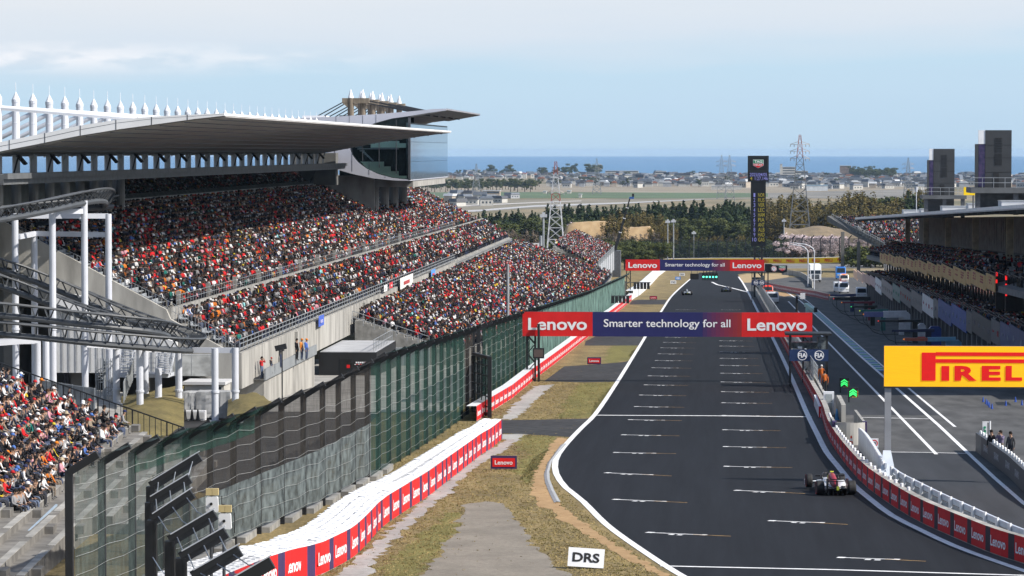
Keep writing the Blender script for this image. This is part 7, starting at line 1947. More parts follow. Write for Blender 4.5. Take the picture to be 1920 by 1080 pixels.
f0, f1 = PY(-10, 677, 179), PY(356, 806, 179); mb = MB()
mb.beam(f0, f1, .07); mb.beam(f0 - Vector((0, 0, 1.75)), f1 - Vector((0, 0, 1.6)), .05); n_ = 34
for k in range(n_ + 1): p = f0 + (f1 - f0) * (k / n_); mb.beam(p, p - Vector((0, 0, 1.75)), .035 if k % 6 else .07)
mb.build('bars', black_steel, irf)
# ground behind: paved path, grass bank
def patch(name, pts, m, n=8):
    """bilinear patch over four corner points"""
    a, b, c, d = [Vector(p) for p in pts]; mb = MB(); vs = []
    for j in range(n + 1):
        for i in range(n + 1):
            f, g = i / n, j / n; p = (a * (1 - f) + b * f) * (1 - g) + (d * (1 - f) + c * f) * g; vs.append(p + Vector((0, 0, RS.normal(0, .05) + .35 * math.sin(f * 3.1) * math.sin(g * 3.1))))
    mb.add(vs, [(j * (n + 1) + i, j * (n + 1) + i + 1, (j + 1) * (n + 1) + i + 1, (j + 1) * (n + 1) + i) for j in range(n) for i in range(n)]); return structure(name, mb, m, True)
bank_m = mat('bank_grass', (.085, .085, .02), .95, .3, 4, c2=(.27, .20, .08), bump=.6, lo=.3, hi=.7, det=8, nr=.75, big=.4)
patch('grass_bank', [PY(215, 862, 183), PY(345, 800, 205), PY(345, 722, 232), PY(228, 742, 226)], bank_m)
patch('grass_bank', [PY(425, 800, 200), PY(520, 760, 210), PY(480, 735, 226), PY(428, 742, 226)], bank_m)
patch('concrete_yard', [PY(-40, 800, 200), PY(230, 800, 200), PY(230, 735, 232), PY(-40, 720, 232)], concrete, 4)
sheet('service_path', [(-36, 178), (-24, 160), (-22, 180), (-24, 236), (-40, 236), (-37, 205)], .03, asphalt_old)
sheet('concourse', [(-60, 232), (-19, 232), (-18.5, 320), (-60, 320)], .04, concrete)
# white building under the stand, dark hall behind
wbld = thing('white_hall', 'white panelled hall under near end of main grandstand behind coaster columns', 'building', tuple(PY(240, 700, 240)))
a, b = PY(104, 698, 236), PY(372, 560, 236)
mb = MB(); mb.prism([(a.x, 235.6, a.z), (PY(330, 0, 236).x, 235.6, a.z), (PY(330, 0, 236).x, 235.6, PY(0, 640, 236).z), (PY(228, 0, 236).x, 235.6, PY(0, 610, 236).z), (a.x, 235.6, PY(0, 556, 236).z)], (0, .5, 0)); mb.build('panel_wall', mat('white_panel', (.60, .61, .62), .6, .06, .4), wbld)
mb = MB()
for u in range(118, 330, 13): p = PY(u, 697, 235.55); mb.beam(p, (p.x, p.y, PY(0, 556 + max(0, u - 104) * .42, 236).z), .05, .03)
mb.build('panel_joint', grey_steel, wbld)
mb = MB(); p = PY(150, 556, 234); mb.prism([tuple(PY(104, 545, 235)), tuple(PY(155, 555, 235)), tuple(PY(152, 585, 235)), tuple(PY(104, 580, 235))], (0, .3, 0)); mb.build('white_gable', white_coat, wbld)
# roller coaster
rc = thing('roller_coaster', 'dark grey roller coaster track weaving on tall pale columns at left', 'roller coaster', tuple(PY(200, 800, 224)))
def track(pts, name='track', gauge=.62, tilt=0):
    P_ = smooth_line([Vector(p) for p in pts], 2); mb = MB(); mb.path([p - Vector((0, 0, .52)) for p in P_], .21, 8)
    L_, R_ = [], []
    for i, p in enumerate(P_):
        d = (P_[min(i + 1, len(P_) - 1)] - P_[max(i - 1, 0)]).normalized(); n_ = Vector((d.y, -d.x, 0)).normalized(); L_.append(p + n_ * gauge + Vector((0, 0, .28 + tilt))); R_.append(p - n_ * gauge + Vector((0, 0, .28 - tilt)))
    mb.path(L_, .085, 6); mb.path(R_, .085, 6); d = arc(P_); t = .4
    while t < d[-1]:
        p = at_arc(P_, d, t); l, r = at_arc(L_, arc(L_), t / d[-1] * arc(L_)[-1]), at_arc(R_, arc(R_), t / d[-1] * arc(R_)[-1])
        for e_ in (l, r):
            q = p - Vector((0, 0, .5)); mb.add([q + (e_ - q) * .05 + AD * .22, q + (e_ - q) * .05 - AD * .22, e_ - AD * .07 , e_ + AD * .07, q + (e_ - q) * .05 + AD * .22 + Vector((.08, 0, 0)), e_ + AD * .07 + Vector((.08, 0, 0))], [(0, 1, 2, 3), (0, 3, 5, 4)])
        mb.beam(l, r, .07); t += .95
    mb.build(name, mat('coaster_grey', (.060, .066, .074), .5, .12, 1), rc)
track([PY(-60, 409, 214), PY(0, 398, 217), PY(80, 384, 222), PY(150, 368, 227), PY(185, 362, 231), PY(200, 366, 235), PY(198, 374, 239), PY(170, 384, 243), PY(100, 402, 246), PY(30, 418, 247), PY(-40, 432, 247)], tilt=.1)
track([PY(-50, 398, 232), PY(0, 396, 233), PY(70, 388, 234), PY(140, 380, 236), PY(210, 374, 240)], 'track')
track([PY(-50, 478, 228), PY(0, 492, 228), PY(60, 512, 229), PY(150, 548, 230), PY(240, 588, 230), PY(310, 614, 229), PY(352, 628, 227), PY(371, 637, 224), PY(368, 643, 220), PY(340, 643, 217), PY(280, 638, 215), PY(180, 630, 213), PY(90, 620, 212), PY(0, 612, 211), PY(-60, 606, 211)])
track([PY(-50, 510, 226), PY(0, 522, 226), PY(80, 552, 227), PY(180, 590, 227), PY(260, 612, 226), PY(310, 618, 223), PY(318, 616, 219), PY(290, 608, 216), PY(220, 600, 214), PY(120, 590, 213), PY(40, 580, 212), PY(-50, 572, 211)])
cs_m = mat('pale_coaster_steel', (.50, .52, .57), .5, .07, .6)
def colm(u, v0, y_, r_=.235, zb=None):
    p = PY(u, v0, y_); mb = MB(); zb = T(y_) - .1 if zb is None else zb
    mb.tube((p.x, y_, zb), (p.x, y_, p.z), r_, r_, 14); f = zb + (p.z - zb) * .42; mb.lathe((p.x, y_, f), [(r_, 0), (r_ * 1.22, .01), (r_ * 1.22, .16), (r_, .17)], 14); mb.lathe((p.x, y_, zb), [(r_ * 2.2, 0), (r_ * 2.2, .35), (r_, .36)], 10)
    mb.build('support_column', cs_m, rc)
for u, v0, y_ in ((28, 400, 229), (64, 443, 233), (98, 392, 226), (158, 376, 228), (203, 401, 231), (70, 640, 219), (86, 632, 221), (262, 646, 216), (218, 646, 219), (335, 656, 222), (297, 690, 221), (403, 653, 218), (441, 652, 219), (205, 655, 228), (272, 650, 226), (97, 640, 234)): colm(u, v0, y_)
for (u0, v0, y0_), (u1, v1, y1_) in (((28, 405, 229), (203, 405, 231)), ((98, 396, 226), (158, 396, 228)), ((35, 444, 229), (66, 438, 233)), ((66, 438, 233), (203, 440, 231)), ((160, 646, 216), (222, 650, 219)), ((265, 655, 216), (335, 657, 219)), ((330, 656, 219), (442, 657, 219)), ((-30, 640, 218), (75, 640, 219)), ((-30, 645, 215), (70, 638, 217))):
    mb = MB(); mb.beam(PY(u0, v0, y0_), PY(u1, v1, y1_), .26, .36); mb.build('cross_beam', cs_m, rc)
# stairs between the columns
st = thing('steel_stair', 'pale steel stairs with landing behind coaster columns', 'stairs', tuple(PY(280, 720, 228)))
mb = MB(); a, b = PY(226, 706, 228), PY(320, 700, 228); mb.box(a.x, b.x, 227, 229.5, a.z, b.z); mb.build('landing', pale_steel, st)
def flight(q0, q1, n_, w, root):
    mb = MB(); q0, q1 = Vector(q0), Vector(q1)
    for k in range(n_): p = q0 + (q1 - q0) * (k / (n_ - 1)); mb.obox(p, (w, 0, 0), (0, .16, 0), (0, 0, .03))
    for sx in (-w, w):
        mb.beam(q0 + Vector((sx, 0, -.1)), q1 + Vector((sx, 0, -.1)), .05, .22); mb.beam(q0 + Vector((sx, 0, .95)), q1 + Vector((sx, 0, .95)), .05)
        for k in range(5): p = q0 + (q1 - q0) * (k / 4); mb.beam(p + Vector((sx, 0, 0)), p + Vector((sx, 0, .95)), .035)
    mb.build('flight', pale_steel, root)
flight(PY(236, 700, 227.5), PY(243, 640, 232), 12, .45, st); flight(PY(306, 698, 226.6), PY(314, 662, 229.5), 9, .5, st)
mb = MB(); rail_line(mb, [PY(226, 700, 227), PY(292, 699, 227)], 1.05, .5, .03, 3); rail_line(mb, [PY(318, 699, 227), PY(323, 699, 227)], 1.05, .5, .03, 3); mb.build('railing', pale_steel, st)
sp = thing('spiral_stair', 'caged grey spiral stair left of the steel landing', 'stairs', tuple(PY(195, 800, 222)))
c = PY(196, 735, 222); mb = MB(); zb, zt = PY(196, 802, 222).z, PY(196, 672, 222).z; R_s = .62
for k in range(20): a = 2 * math.pi * k / 20; mb.beam((c.x + R_s * math.cos(a), 222 + R_s * math.sin(a), zb), (c.x + R_s * math.cos(a), 222 + R_s * math.sin(a), zt), .028)
mb.tube((c.x, 222, zb), (c.x, 222, zt), .09)
for k in range(26): a = k * .5; z = zb + (zt - zb) * k / 26; mb.obox((c.x + .3 * math.cos(a), 222 + .3 * math.sin(a), z), (.3 * math.cos(a), .3 * math.sin(a), 0), (-.12 * math.sin(a), .12 * math.cos(a), 0), (0, 0, .02))
mb.path([(c.x + R_s * math.cos(k * .5), 222 + R_s * math.sin(k * .5), zb + .9 + (zt - zb - .9) * k / 26) for k in range(27)], .03, 4); mb.build('cage', grey_steel, sp)
def mesh_fence(u0, v0, u1, v1, ytop_h, y0_, y1_, label):
    a, b = PY(u0, v0, y0_), PY(u1, v1, y1_); t_ = thing('mesh_fence', label, 'fence', tuple(a)); mb = MB(); mb.add([a, b, b + Vector((0, 0, ytop_h)), a + Vector((0, 0, ytop_h))], [(0, 1, 2, 3)]); mb.build('screen', net('grey_tarpaulin', (.20, .21, .215), .93, .2, (1, 1, 1.5)), t_)
    mb = MB(); n_ = max(2, int((b - a).length / 1.6))
    for k in range(n_ + 1): p = a + (b - a) * (k / n_); mb.beam(p, p + Vector((0, 0, ytop_h + .05)), .05)
    mb.beam(a + Vector((0, 0, ytop_h)), b + Vector((0, 0, ytop_h)), .05); mb.build('frame', grey_steel, t_)
mesh_fence(322, 705, 396, 705, 1.55, 231, 233, 'grey screened mesh fence under tall beam left of portakabin')
mesh_fence(76, 772, 178, 790, 2.1, 214, 206, 'grey screened mesh fence behind the iron bar fence')
mesh_fence(232, 756, 252, 706, 1.4, 214, 228, 'grey screened mesh fence climbing beside spiral stair')
# tarpaulined crates and a cabin
tarp = mat('grey_tarp', (.34, .345, .35), .6, .18, 2.0, bump=.6, stretch=(1, 1, .25))
for u0, u1, v0, v1, lb in ((340, 367, 736, 786, 'grey tarpaulin covered stack, left of two by the cabin'), (368, 432, 735, 783, 'grey tarpaulin covered stack, wider right one by the cabin')):
    a, b = PY(u0, v1, 222), PY(u1, v0, 222); mb = MB()
    rows = []
    for k in range(9):
        z = a.z + (b.z - a.z) * k / 8; rr_ = []
        for j in range(28):
            s_ = j / 28 * 4; sd_, f = int(s_), s_ - int(s_); w, d = b.x - a.x, 1.8
            p = [(a.x + w * f, 222), (b.x, 222 + d * f), (b.x - w * f, 222 + d), (a.x, 222 + d - d * f)][sd_]; kf = .05 * math.sin(j * 2.3) * (1 - k / 9); rr_.append((p[0] + kf, p[1] + kf + RS.normal(0, .015), z + (RS.normal(0, .02) if k else 0)))
        rows.append(rr_)
    mb.loft(rows); tag(mb.build('covered_stack', tarp), lb, 'tarpaulin')
a, b = PY(346, 737, 226), PY(420, 716, 226); t_ = thing('portable_cabin', 'cream portable cabin behind tarpaulin stacks', 'cabin', (a.x, 226, a.z))
mb = MB(); mb.box(a.x, b.x, 226, 229, a.z - .6, b.z - .2); mb.build('cabin_wall', mat('cream_cabin', (.44, .42, .38), .7, .08, 1), t_); mb = MB(); mb.box(a.x - .12, b.x + .12, 225.8, 229.2, b.z - .2, b.z); mb.build('roof', mat('cabin_roof', (.50, .50, .50), .7, .08, 1), t_)
mb = MB(); mb.box(b.x - .55, b.x - .2, 225.97, 226, a.z - .1, b.z - .35); mb.build('window', hg, t_)
a, b = PY(343, 788, 220.6), PY(385, 770, 220.6); mb = MB(); mb.box(a.x, b.x, 220.6, 221.1, a.z, b.z, 0); mb.box(a.x + .08, b.x - .08, 220.57, 220.6, a.z + .1, b.z - .1, 1)
tag(mb.build('white_crate', [white_coat, mat('crate_panel', (.5, .5, .5), .7, .1, 3)]), 'low white crate standing before tarpaulin stacks', 'crate')
for u in (347, 360, 371): cone(PY(u, 788, 220), .7, [mat('dark_cone', (.03, .03, .03), .6, .1, 2)], {347: 'striped dark cone, leftmost before white crate', 360: 'dark cone in middle before white crate', 371: 'dark cone, rightmost before white crate'}[u])
# black kiosk on the concourse
ky = 287.0; a, b = PY(598, 716, ky), PY(706, 661, ky); kd = 17.5
kk = thing('black_kiosk', 'black box kiosk with flat pale roof below lower stand', 'kiosk', ((a.x + b.x) / 2, ky, T(ky)))
mb = MB(); mb.box(a.x, b.x, ky, ky + kd, T(ky + kd), b.z); mb.build('wall', mat('black_kiosk_panel', (.012, .012, .013), .45, .2, .5), kk)
mb = MB(); mb.box(a.x + .1, b.x - .1, ky + .1, ky + kd - .1, b.z, b.z + .06); mb.build('roof', mat('kiosk_roof', (.36, .37, .39), .8, .1, .6), kk)
mb = MB(); rect(mb, 637, 660, 673, 712, ky - .04, ky - .002); mb.build('doorway', mat('doorway_black', (.004, .004, .004), .6, .1, 1), kk)
mb = MB()
for k in range(6): rect(mb, 667 + k * 3.6, 669.8 + k * 3.6, 678.5, 681.0, ky - .03, ky - .002, 0)
rect(mb, 682, 691, 679, 680, ky - .03, ky - .002, 1)
for k in range(5): rect(mb, 664.5 + k * 3.4, 667.5 + k * 3.4, 682.3 + .25 * abs(k - 2), 683.3 + .25 * abs(k - 2), ky - .03, ky - .002, k % 2)
rect(mb, 650, 656, 684, 690, ky - .06, ky - .041, 1)
mb.build('emblem', [white_ink, red_ink], kk)
mb = MB(); rail_line(mb, [(b.x - .3, ky + .3, b.z), (b.x - .3, ky + kd - .3, b.z)], 1.1, 1.4, .03, 2); mb.build('railing', grey_steel, kk)
# camera ramp below the front wall
rp = thing('camera_ramp', 'grey sided ramp along foot of concrete wall with camera crew', 'ramp', (-33.5, 250, T(250)))
mb = MB(); q0, q1, q2 = PY(498, 713, 243), PY(594, 664, 268), PY(594, 646, 268); q3 = PY(498, 692, 243)
mb.prism([q0, q1, q2, q3], (-.12, 0, 0)); mb.build('side_panel', mat('ramp_grey', (.20, .215, .225), .7, .08, .8), rp)
mb = MB(); mb.prism([q0 + Vector((-.12, 0, 0)), q1 + Vector((-.12, 0, 0)), q1 + Vector((-2.2, 0, 0)), q0 + Vector((-2.2, 0, 0))], (0, 0, .08)); mb.build('deck', concrete_dark, rp)
mb = MB(); mb.prism([q0 + Vector((-.2, .5, -.02)), q1 + Vector((-.2, 0, -.02)), (q1.x - .2, q1.y, T(q1.y)), (q0.x - .2, q0.y + .5, T(q0.y))], (-1.9, 0, 0)); mb.build('ramp_wall', concrete_pale, rp)
p = PY(529, 655, 245); t_ = thing('camera_mast', 'thin black mast with hooded camera at the ramp', 'camera mast', (p.x, 245, T(245)))
mb = MB(); mb.tube((p.x, 245, T(245)), (p.x, 245, p.z), .05); mb.build('mast', black_steel, t_); mb = MB(); mb.obox((p.x - .1, 245, p.z + .15), (.42, 0, .1), (0, .16, 0), (-.05, 0, .2)); mb.build('camera', black_steel, t_)
# cloth banners hung on the wall rail
for u0, u1, v0, v1, cs, lb in ((750, 774, 517, 538, ((.62, .60, .58), (.35, .05, .05)), 'white cloth banner with dark red marks tied to rail'), (808, 816, 505, 523, ((.08, .25, .6), (.5, .05, .06)), 'blue and red cloth hanging on the concrete wall'), (597, 607, 591, 611, ((.05, .10, .42), (.3, .3, .5)), 'blue cloth hanging on wall near the ramp'), (720, 726, 534, 546, ((.65, .65, .65), (.5, .5, .5)), 'small white cloth on the wall rail'), (730, 736, 529, 540, ((.5, .03, .04), (.6, .4, .4)), 'small red cloth on the wall rail')):
    um = (u0 + u1) / 2; q = PX(um, v0, -34.42); y0_, y1_ = PX(u0, v0, -34.42).y, PX(u1, v0, -34.42).y; z1 = q.z; z0 = PX(um, v1, -34.42).z
    mb = MB(); n_ = 6
    for k in range(n_):
        ya, yb = y0_ + (y1_ - y0_) * k / n_, y0_ + (y1_ - y0_) * (k + 1) / n_; mb.add([(-34.40 + .03 * (k % 2), ya, z0), (-34.40 + .03 * ((k + 1) % 2), yb, z0), (-34.40, yb, z1), (-34.40, ya, z1)], [(0, 1, 2, 3)], 0)
    mb.box(-34.36, -34.34, y0_ + (y1_ - y0_) * .25, y0_ + (y1_ - y0_) * .7, z0 + (z1 - z0) * .3, z0 + (z1 - z0) * .6, 1)
    tag(mb.build('cloth_banner', [mat('cloth', cs[0], .8, .1, 2), mat('cloth_mark', cs[1], .8, .1, 2)]), lb, 'banner')

# ---------------------------------------------------------------- people one can tell apart
shirt_m, hat_m = objcol('person_shirt'), objcol('person_hat')
skin_m = mat('skin', (.33, .195, .13), .6, .12, 6, space='object'); shoe_m = mat('shoes', (.10, .10, .10), .6, .5, 5, space='object'); eye_m = mat('eyes', (.02, .015, .012), .3, .1, 5)
trouser_m = bpy.data.materials.new('trousers'); trouser_m.use_nodes = True
_n, _l = trouser_m.node_tree.nodes, trouser_m.node_tree.links; _o = _n.new('ShaderNodeObjectInfo'); _r = _n.new('ShaderNodeValToRGB'); _r.color_ramp.interpolation = 'CONSTANT'
_e = _r.color_ramp.elements; _e[0].color = (.018, .02, .03, 1); _e[1].position = .35; _e[1].color = (.04, .055, .10, 1)
for p_, c_ in ((.6, (.012, .012, .013, 1)), (.82, (.09, .12, .19, 1)), (.93, (.16, .13, .10, 1))): q_ = _e.new(p_); q_.color = c_
_l.new(_o.outputs['Random'], _r.inputs[0]); _l.new(_r.outputs[0], _n['Principled BSDF'].inputs['Base Color']); _n['Principled BSDF'].inputs['Roughness'].default_value = .85
def body(name, arms, seated=True, lean=0.0, one=None):
    J = {}; zo = 0 if seated else .90
    J['pelvis'] = ((0, 0, .08), .145); J['spine'] = ((lean * .2 - .02, 0, .28), .14); J['chest'] = ((lean * .42 - .03, 0, .45), .155); J['neck'] = ((lean * .55 - .01, 0, .59), .055); J['head'] = ((lean * .6 + .02, 0, .67), .082); J['crown'] = ((lean * .62 + .025, 0, .775), .088)
    E_ = [('pelvis', 'spine'), ('spine', 'chest'), ('chest', 'neck'), ('neck', 'head'), ('head', 'crown')]
    for s, (el, wr, ha) in zip((1, -1), arms):
        k = 'l' if s > 0 else 'r'; J['sh' + k] = ((lean * .46 - .03, s * .185, .51), .062); J['el' + k] = ((el[0] + lean * .3, s * el[1], el[2]), .048); J['wr' + k] = ((wr[0] + lean * .3, s * wr[1], wr[2]), .034); J['ha' + k] = ((ha[0] + lean * .3, s * ha[1], ha[2]), .037)
        E_ += [('chest', 'sh' + k), ('sh' + k, 'el' + k), ('el' + k, 'wr' + k), ('wr' + k, 'ha' + k)]
        J['hip' + k] = ((.01, s * .095, .03), .092)
        if seated: J['kn' + k] = ((.44, s * .13, .05), .068); J['an' + k] = ((.42, s * .13, -.36), .048); J['to' + k] = ((.56, s * .14, -.41), .042)
        else: J['kn' + k] = ((.03, s * .11, -.40), .065); J['an' + k] = ((.0, s * .11, -.82), .045); J['to' + k] = ((.15, s * .12, -.865), .04)
        E_ += [('pelvis', 'hip' + k), ('hip' + k, 'kn' + k), ('kn' + k, 'an' + k), ('an' + k, 'to' + k)]
    names = list(J); idx = {n_: i for i, n_ in enumerate(names)}
    me = bpy.data.meshes.new('sk'); me.from_pydata([(J[n_][0][0], J[n_][0][1], J[n_][0][2] + zo) for n_ in names], [(idx[a], idx[b]) for a, b in E_], [])
    o = bpy.data.objects.new('sk', me); col.objects.link(o); o.modifiers.new('skin', 'SKIN')
    for i, n_ in enumerate(names): d = me.skin_vertices[0].data[i]; d.radius = (J[n_][1],) * 2; d.use_root = (i == 0)
    su = o.modifiers.new('sub', 'SUBSURF'); su.levels = 1; su.render_levels = 1
    bpy.context.view_layer.update(); dg = bpy.context.evaluated_depsgraph_get(); bm_ = bpy.data.meshes.new_from_object(o.evaluated_get(dg))
    vs = [tuple(v.co) for v in bm_.vertices]; fs = [tuple(p.vertices) for p in bm_.polygons]
    bpy.data.objects.remove(o); bpy.data.meshes.remove(bm_)
    cat_of = lambda a, b: 0 if (a in ('pelvis', 'spine', 'chest') and b[:2] not in ('hi',) and b != 'neck') or a[:2] in ('sh', 'el') else 2 if a[:2] in ('hi', 'kn') or b[:2] == 'hi' else 3 if a[:2] == 'an' else 1
    S_ = []
    for a, b in E_:
        for f in (.0, .25, .5, .75, 1.0):
            p = Vector(J[a][0]) * (1 - f) + Vector(J[b][0]) * f; S_.append((p + Vector((0, 0, zo)), cat_of(a, b)))
    SP = np.array([tuple(p) for p, c in S_]); SC_ = [c for p, c in S_]
    mi = []
    for f in fs:
        c = np.mean([vs[i] for i in f], 0); mi.append(SC_[int(np.argmin(((SP - c) ** 2).sum(1)))])
    mb = MB(); mb.v, mb.f, mb.m = vs, fs, mi
    # face and fingers
    hx = Vector(J['head'][0]) + Vector((0, 0, zo))
    mb.add([hx + Vector(p) for p in ((.085, -.014, .015), (.085, .014, .015), (.112, 0, .02), (.088, 0, .06))], [(0, 2, 1), (0, 3, 2), (1, 2, 3)], 1)
    for s in (-1, 1):
        mb.obox(hx + Vector((.083, s * .032, .065)), (.006, 0, 0), (0, .014, 0), (0, 0, .008), 4); mb.obox(hx + Vector((.0, s * .088, .045)), (.018, 0, 0), (0, .008, 0), (0, 0, .03), 1)
    mb.obox(hx + Vector((.083, 0, -.012)), (.005, 0, 0), (0, .024, 0), (0, 0, .006), 4)
    for k in 'lr':
        w, h = Vector(J['wr' + k][0]), Vector(J['ha' + k][0]); d = (h - w).normalized(); sdv = Vector((0, 1, 0)); sdv = (sdv - d * sdv.dot(d)).normalized(); up = d.cross(sdv); h = h + Vector((0, 0, zo)) + d * .02
        for q, ln in ((-1.5, .062), (-.5, .074), (.5, .07), (1.5, .056)):
            b0 = h + sdv * (.018 * q); mb.path([b0, b0 + d * ln * .55, b0 + d * ln * .9 - up * .02 * (1 if up.z > 0 else -1)], [.009, .008, .006], 5, 1)
        b0 = h - d * .03 + sdv * (.035 * (-1 if k == 'l' else 1)); mb.path([b0, b0 + d * .04 + sdv * (.02 * (-1 if k == 'l' else 1))], [.011, .008], 5, 1)
    o = mb.build(name, [shirt_m, skin_m, trouser_m, shoe_m, eye_m], local=True, smooth=True); return o, Vector(J['crown'][0]) + Vector((0, 0, zo))
lap = ((.05, .25, .26), (.27, .13, .17), (.33, .10, .17)); phone = ((.16, .22, .30), (.26, .09, .50), (.28, .06, .56)); knees = ((.14, .26, .24), (.38, .15, .14), (.44, .14, .12)); cross = ((.08, .24, .28), (.20, .02, .32), (.20, -.05, .33)); down = ((-.02, .26, .22), (.05, .25, -.02), (.07, .24, -.10)); cam_ = ((.18, .24, .40), (.20, .08, .62), (.19, .05, .68)); up1 = ((.05, .34, .58), (.08, .30, .86), (.09, .29, .93))
BODIES = [body('person', (lap, lap)), body('person', (phone, phone)), body('person', (knees, lap), lean=.35), body('person', (cross, lap)), body('person', (phone, lap), lean=.15), body('person', (up1, lap)), body('person', (down, down), False), body('person', (cam_, cam_), False)]
def cap_mesh(kind):
    mb = MB(); n_ = 10; rings = []
    if kind == 'cap':
        for a, z in ((.103, -.035), (.104, .0), (.088, .055), (.05, .085), (.012, .095)): rings.append([(a * 1.05 * math.cos(2 * math.pi * k / n_), a * .95 * math.sin(2 * math.pi * k / n_), z) for k in range(n_)])
        mb.loft(rings); mb.prism([(.08, -.075, -.03), (.19, -.05, -.045), (.20, 0, -.045), (.19, .05, -.045), (.08, .075, -.03)], (0, 0, .012))
    elif kind == 'hat':
        for a, z in ((.19, -.05), (.105, -.02), (.10, .04), (.07, .085), (.02, .095)): rings.append([(a * math.cos(2 * math.pi * k / n_), a * math.sin(2 * math.pi * k / n_), z) for k in range(n_)])
        mb.loft(rings)
    else:
        for a, z, o_ in ((.092, -.10, -.035), (.103, -.04, -.022), (.104, .0, -.008), (.088, .055, 0), (.05, .088, 0), (.012, .098, 0)): rings.append([(a * (1.0 if math.cos(2 * math.pi * k / n_) < .3 else .88) * math.cos(2 * math.pi * k / n_) + o_, a * math.sin(2 * math.pi * k / n_), z) for k in range(n_)])
        mb.loft(rings)
    return mb.build({'cap': 'cap', 'hat': 'brimmed_hat', 'hair': 'hair'}[kind], hat_m, local=True, smooth=True)
HEADW = {k: cap_mesh(k) for k in ('cap', 'hat', 'hair')}
used_o = set()
def inst(o):
    if o.name in used_o: c = o.copy(); col.objects.link(c); return c
    used_o.add(o.name); return o
PEOPLE = []
def person(loc, yaw, pose, shirt, hat, sc=1.0, label=None, group=None):
    o, crown = BODIES[pose]; c = inst(o); c.location = loc; c.rotation_euler = (0, 0, yaw); c.scale = (sc, sc, sc); c.color = tuple(shirt[0]) + (1,)
    kind = 'hair' if 'hair' in hat[2] else 'hat' if hat[2].endswith(' hat') else 'cap'; h = inst(HEADW[kind]); h.parent = c; h.location = crown + Vector((0, 0, .01)); h.color = tuple(hat[0]) + (1,)
    tag(c, label, 'person', group); PEOPLE.append(c); return c
ordn = ('first', 'second', 'third', 'fourth', 'fifth', 'sixth', 'seventh', 'eighth', 'ninth', 'tenth', 'eleventh', 'twelfth', 'thirteenth', 'fourteenth', 'fifteenth', 'sixteenth', 'seventeenth', 'eighteenth', 'nineteenth', 'twentieth', 'topmost', 'topmost')
SH_FG = np.array([t[1] * (1.35 if t[2] in ('red', 'white') else 1.3 if t[2] in ('blue', 'pink', 'beige') else .8) for t in SHIRTS]); SH_FG = SH_FG / SH_FG.sum()
HT_FG = np.array([t[1] * (.7 if 'hair' in t[2] else 1.1) for t in HATS]); HT_FG = HT_FG / HT_FG.sum()
seen_labels = {}
def emit_row(spots, row_words, place):
    looks = [(SHIRTS[RS.choice(len(SHIRTS), p=SH_FG)], HATS[RS.choice(len(HATS), p=HT_FG)]) for _ in spots]
    for i, ((loc, yaw, pose, sc), (s, h)) in enumerate(zip(spots, looks)):
        l_ = looks[i - 1][0][2] if i else 'row end'; r_ = looks[i + 1][0][2] if i + 1 < len(looks) else 'row end'
        lb = 'person in %s, %s, %s %s, between %s and %s' % (s[2], h[2], row_words, place, l_, r_)
        person(loc, yaw, pose, s, h, sc, lb, 'spectators on ' + place)
rows_fg = [(i, x, z) for i, (x, z) in enumerate(TR) if x < -31.9]
for i, x, z in rows_fg[::-1]:
    spots = []; y_ = 174.6; up_ = len([1 for q in rows_fg if q[1] > x])
    while y_ > 112:
        p = tp(x + .62, y_, z); u, v = proj(p)
        if u < -12: break
        if v > 962: y_ -= .7; continue
        last = up_ <= 1 and y_ > 160
        if RS.rand() < (.96 if not last else .5): spots.append((p + Vector((-.2, 0, .08)) + Vector((RS.normal(0, .06), 0, .05)), RS.normal(.05, .35) - .15, int(RS.choice(6, p=(.3, .22, .18, .14, .10, .06))), RS.uniform(.92, 1.06)))
        y_ -= RS.uniform(.56, .86)
    emit_row(spots[::-1], ordn[min(up_, 20)] + ' row up,', 'corner steps')
n_fg = len(PEOPLE)
# near end of the main stand
budget = max(40, 300 - n_fg - 16)
NS = NEAR_STAND[:budget]; EXTRA = NEAR_STAND[budget:]
byrow = {}
for s in NS: byrow.setdefault(round(s[2], 2), []).append(s)
for k, zrow in enumerate(sorted(byrow)):
    spots = [(Vector((s[0] + .05, s[1], s[2] + .02)), s[3], int(RS.choice(6, p=(.3, .2, .2, .16, .1, .04))), RS.uniform(.94, 1.05)) for s in sorted(byrow[zrow], key=lambda q: q[1])]
    emit_row(spots, ordn[min(k, 20)] + ' row,', 'main stand')
FAR = FAR + EXTRA
def spec(u, y_, z, yaw, pose, shirt, hat, label, group=None, sc=1.0):
    p = PY(u, 500, y_); person((p.x, y_, z), yaw, pose, (shirt, 0, ''), (hat, 0, 'dark hair' if hat[0] < .03 else 'cap'), sc, label, group)
blk, dhr = (.012, .012, .015), (.015, .012, .011)
spec(490, 244, PY(490, 712, 244).z, -.4, 7, (.45, .03, .03), dhr, 'standing person in red jacket photographing from foot of ramp')
spec(508, 246, PY(508, 700, 246).z, -.3, 6, (.03, .03, .035), (.42, .02, .02), 'small person in red cap behind ramp panel', sc=.7)
spec(526, 247, PY(526, 690, 247).z, -.2, 7, (.10, .10, .10), (.1, .1, .1), 'person working the hooded camera on the ramp')
for u, c, lb in ((556, blk, 'person in black leaning on ramp panel, left of trio'), (565, (.55, .2, .04), 'person with orange cap leaning on ramp, middle of trio'), (574, (.05, .12, .4), 'person in blue leaning on ramp, right of trio')): spec(u, 257, PY(u, 676, 257).z, -.3, 6, c, dhr if c == blk else (.55, .17, .02), lb)
spec(601, 158, T(158) + .3, 0, 6, (.60, .13, .03), (.6, .6, .6), 'marshal in orange overalls and white helmet behind grey fence screen')
spec(123, 236, PY(123, 722, 236).z, -1.2, 7, blk, dhr, 'person in black taking a picture behind the iron fence')
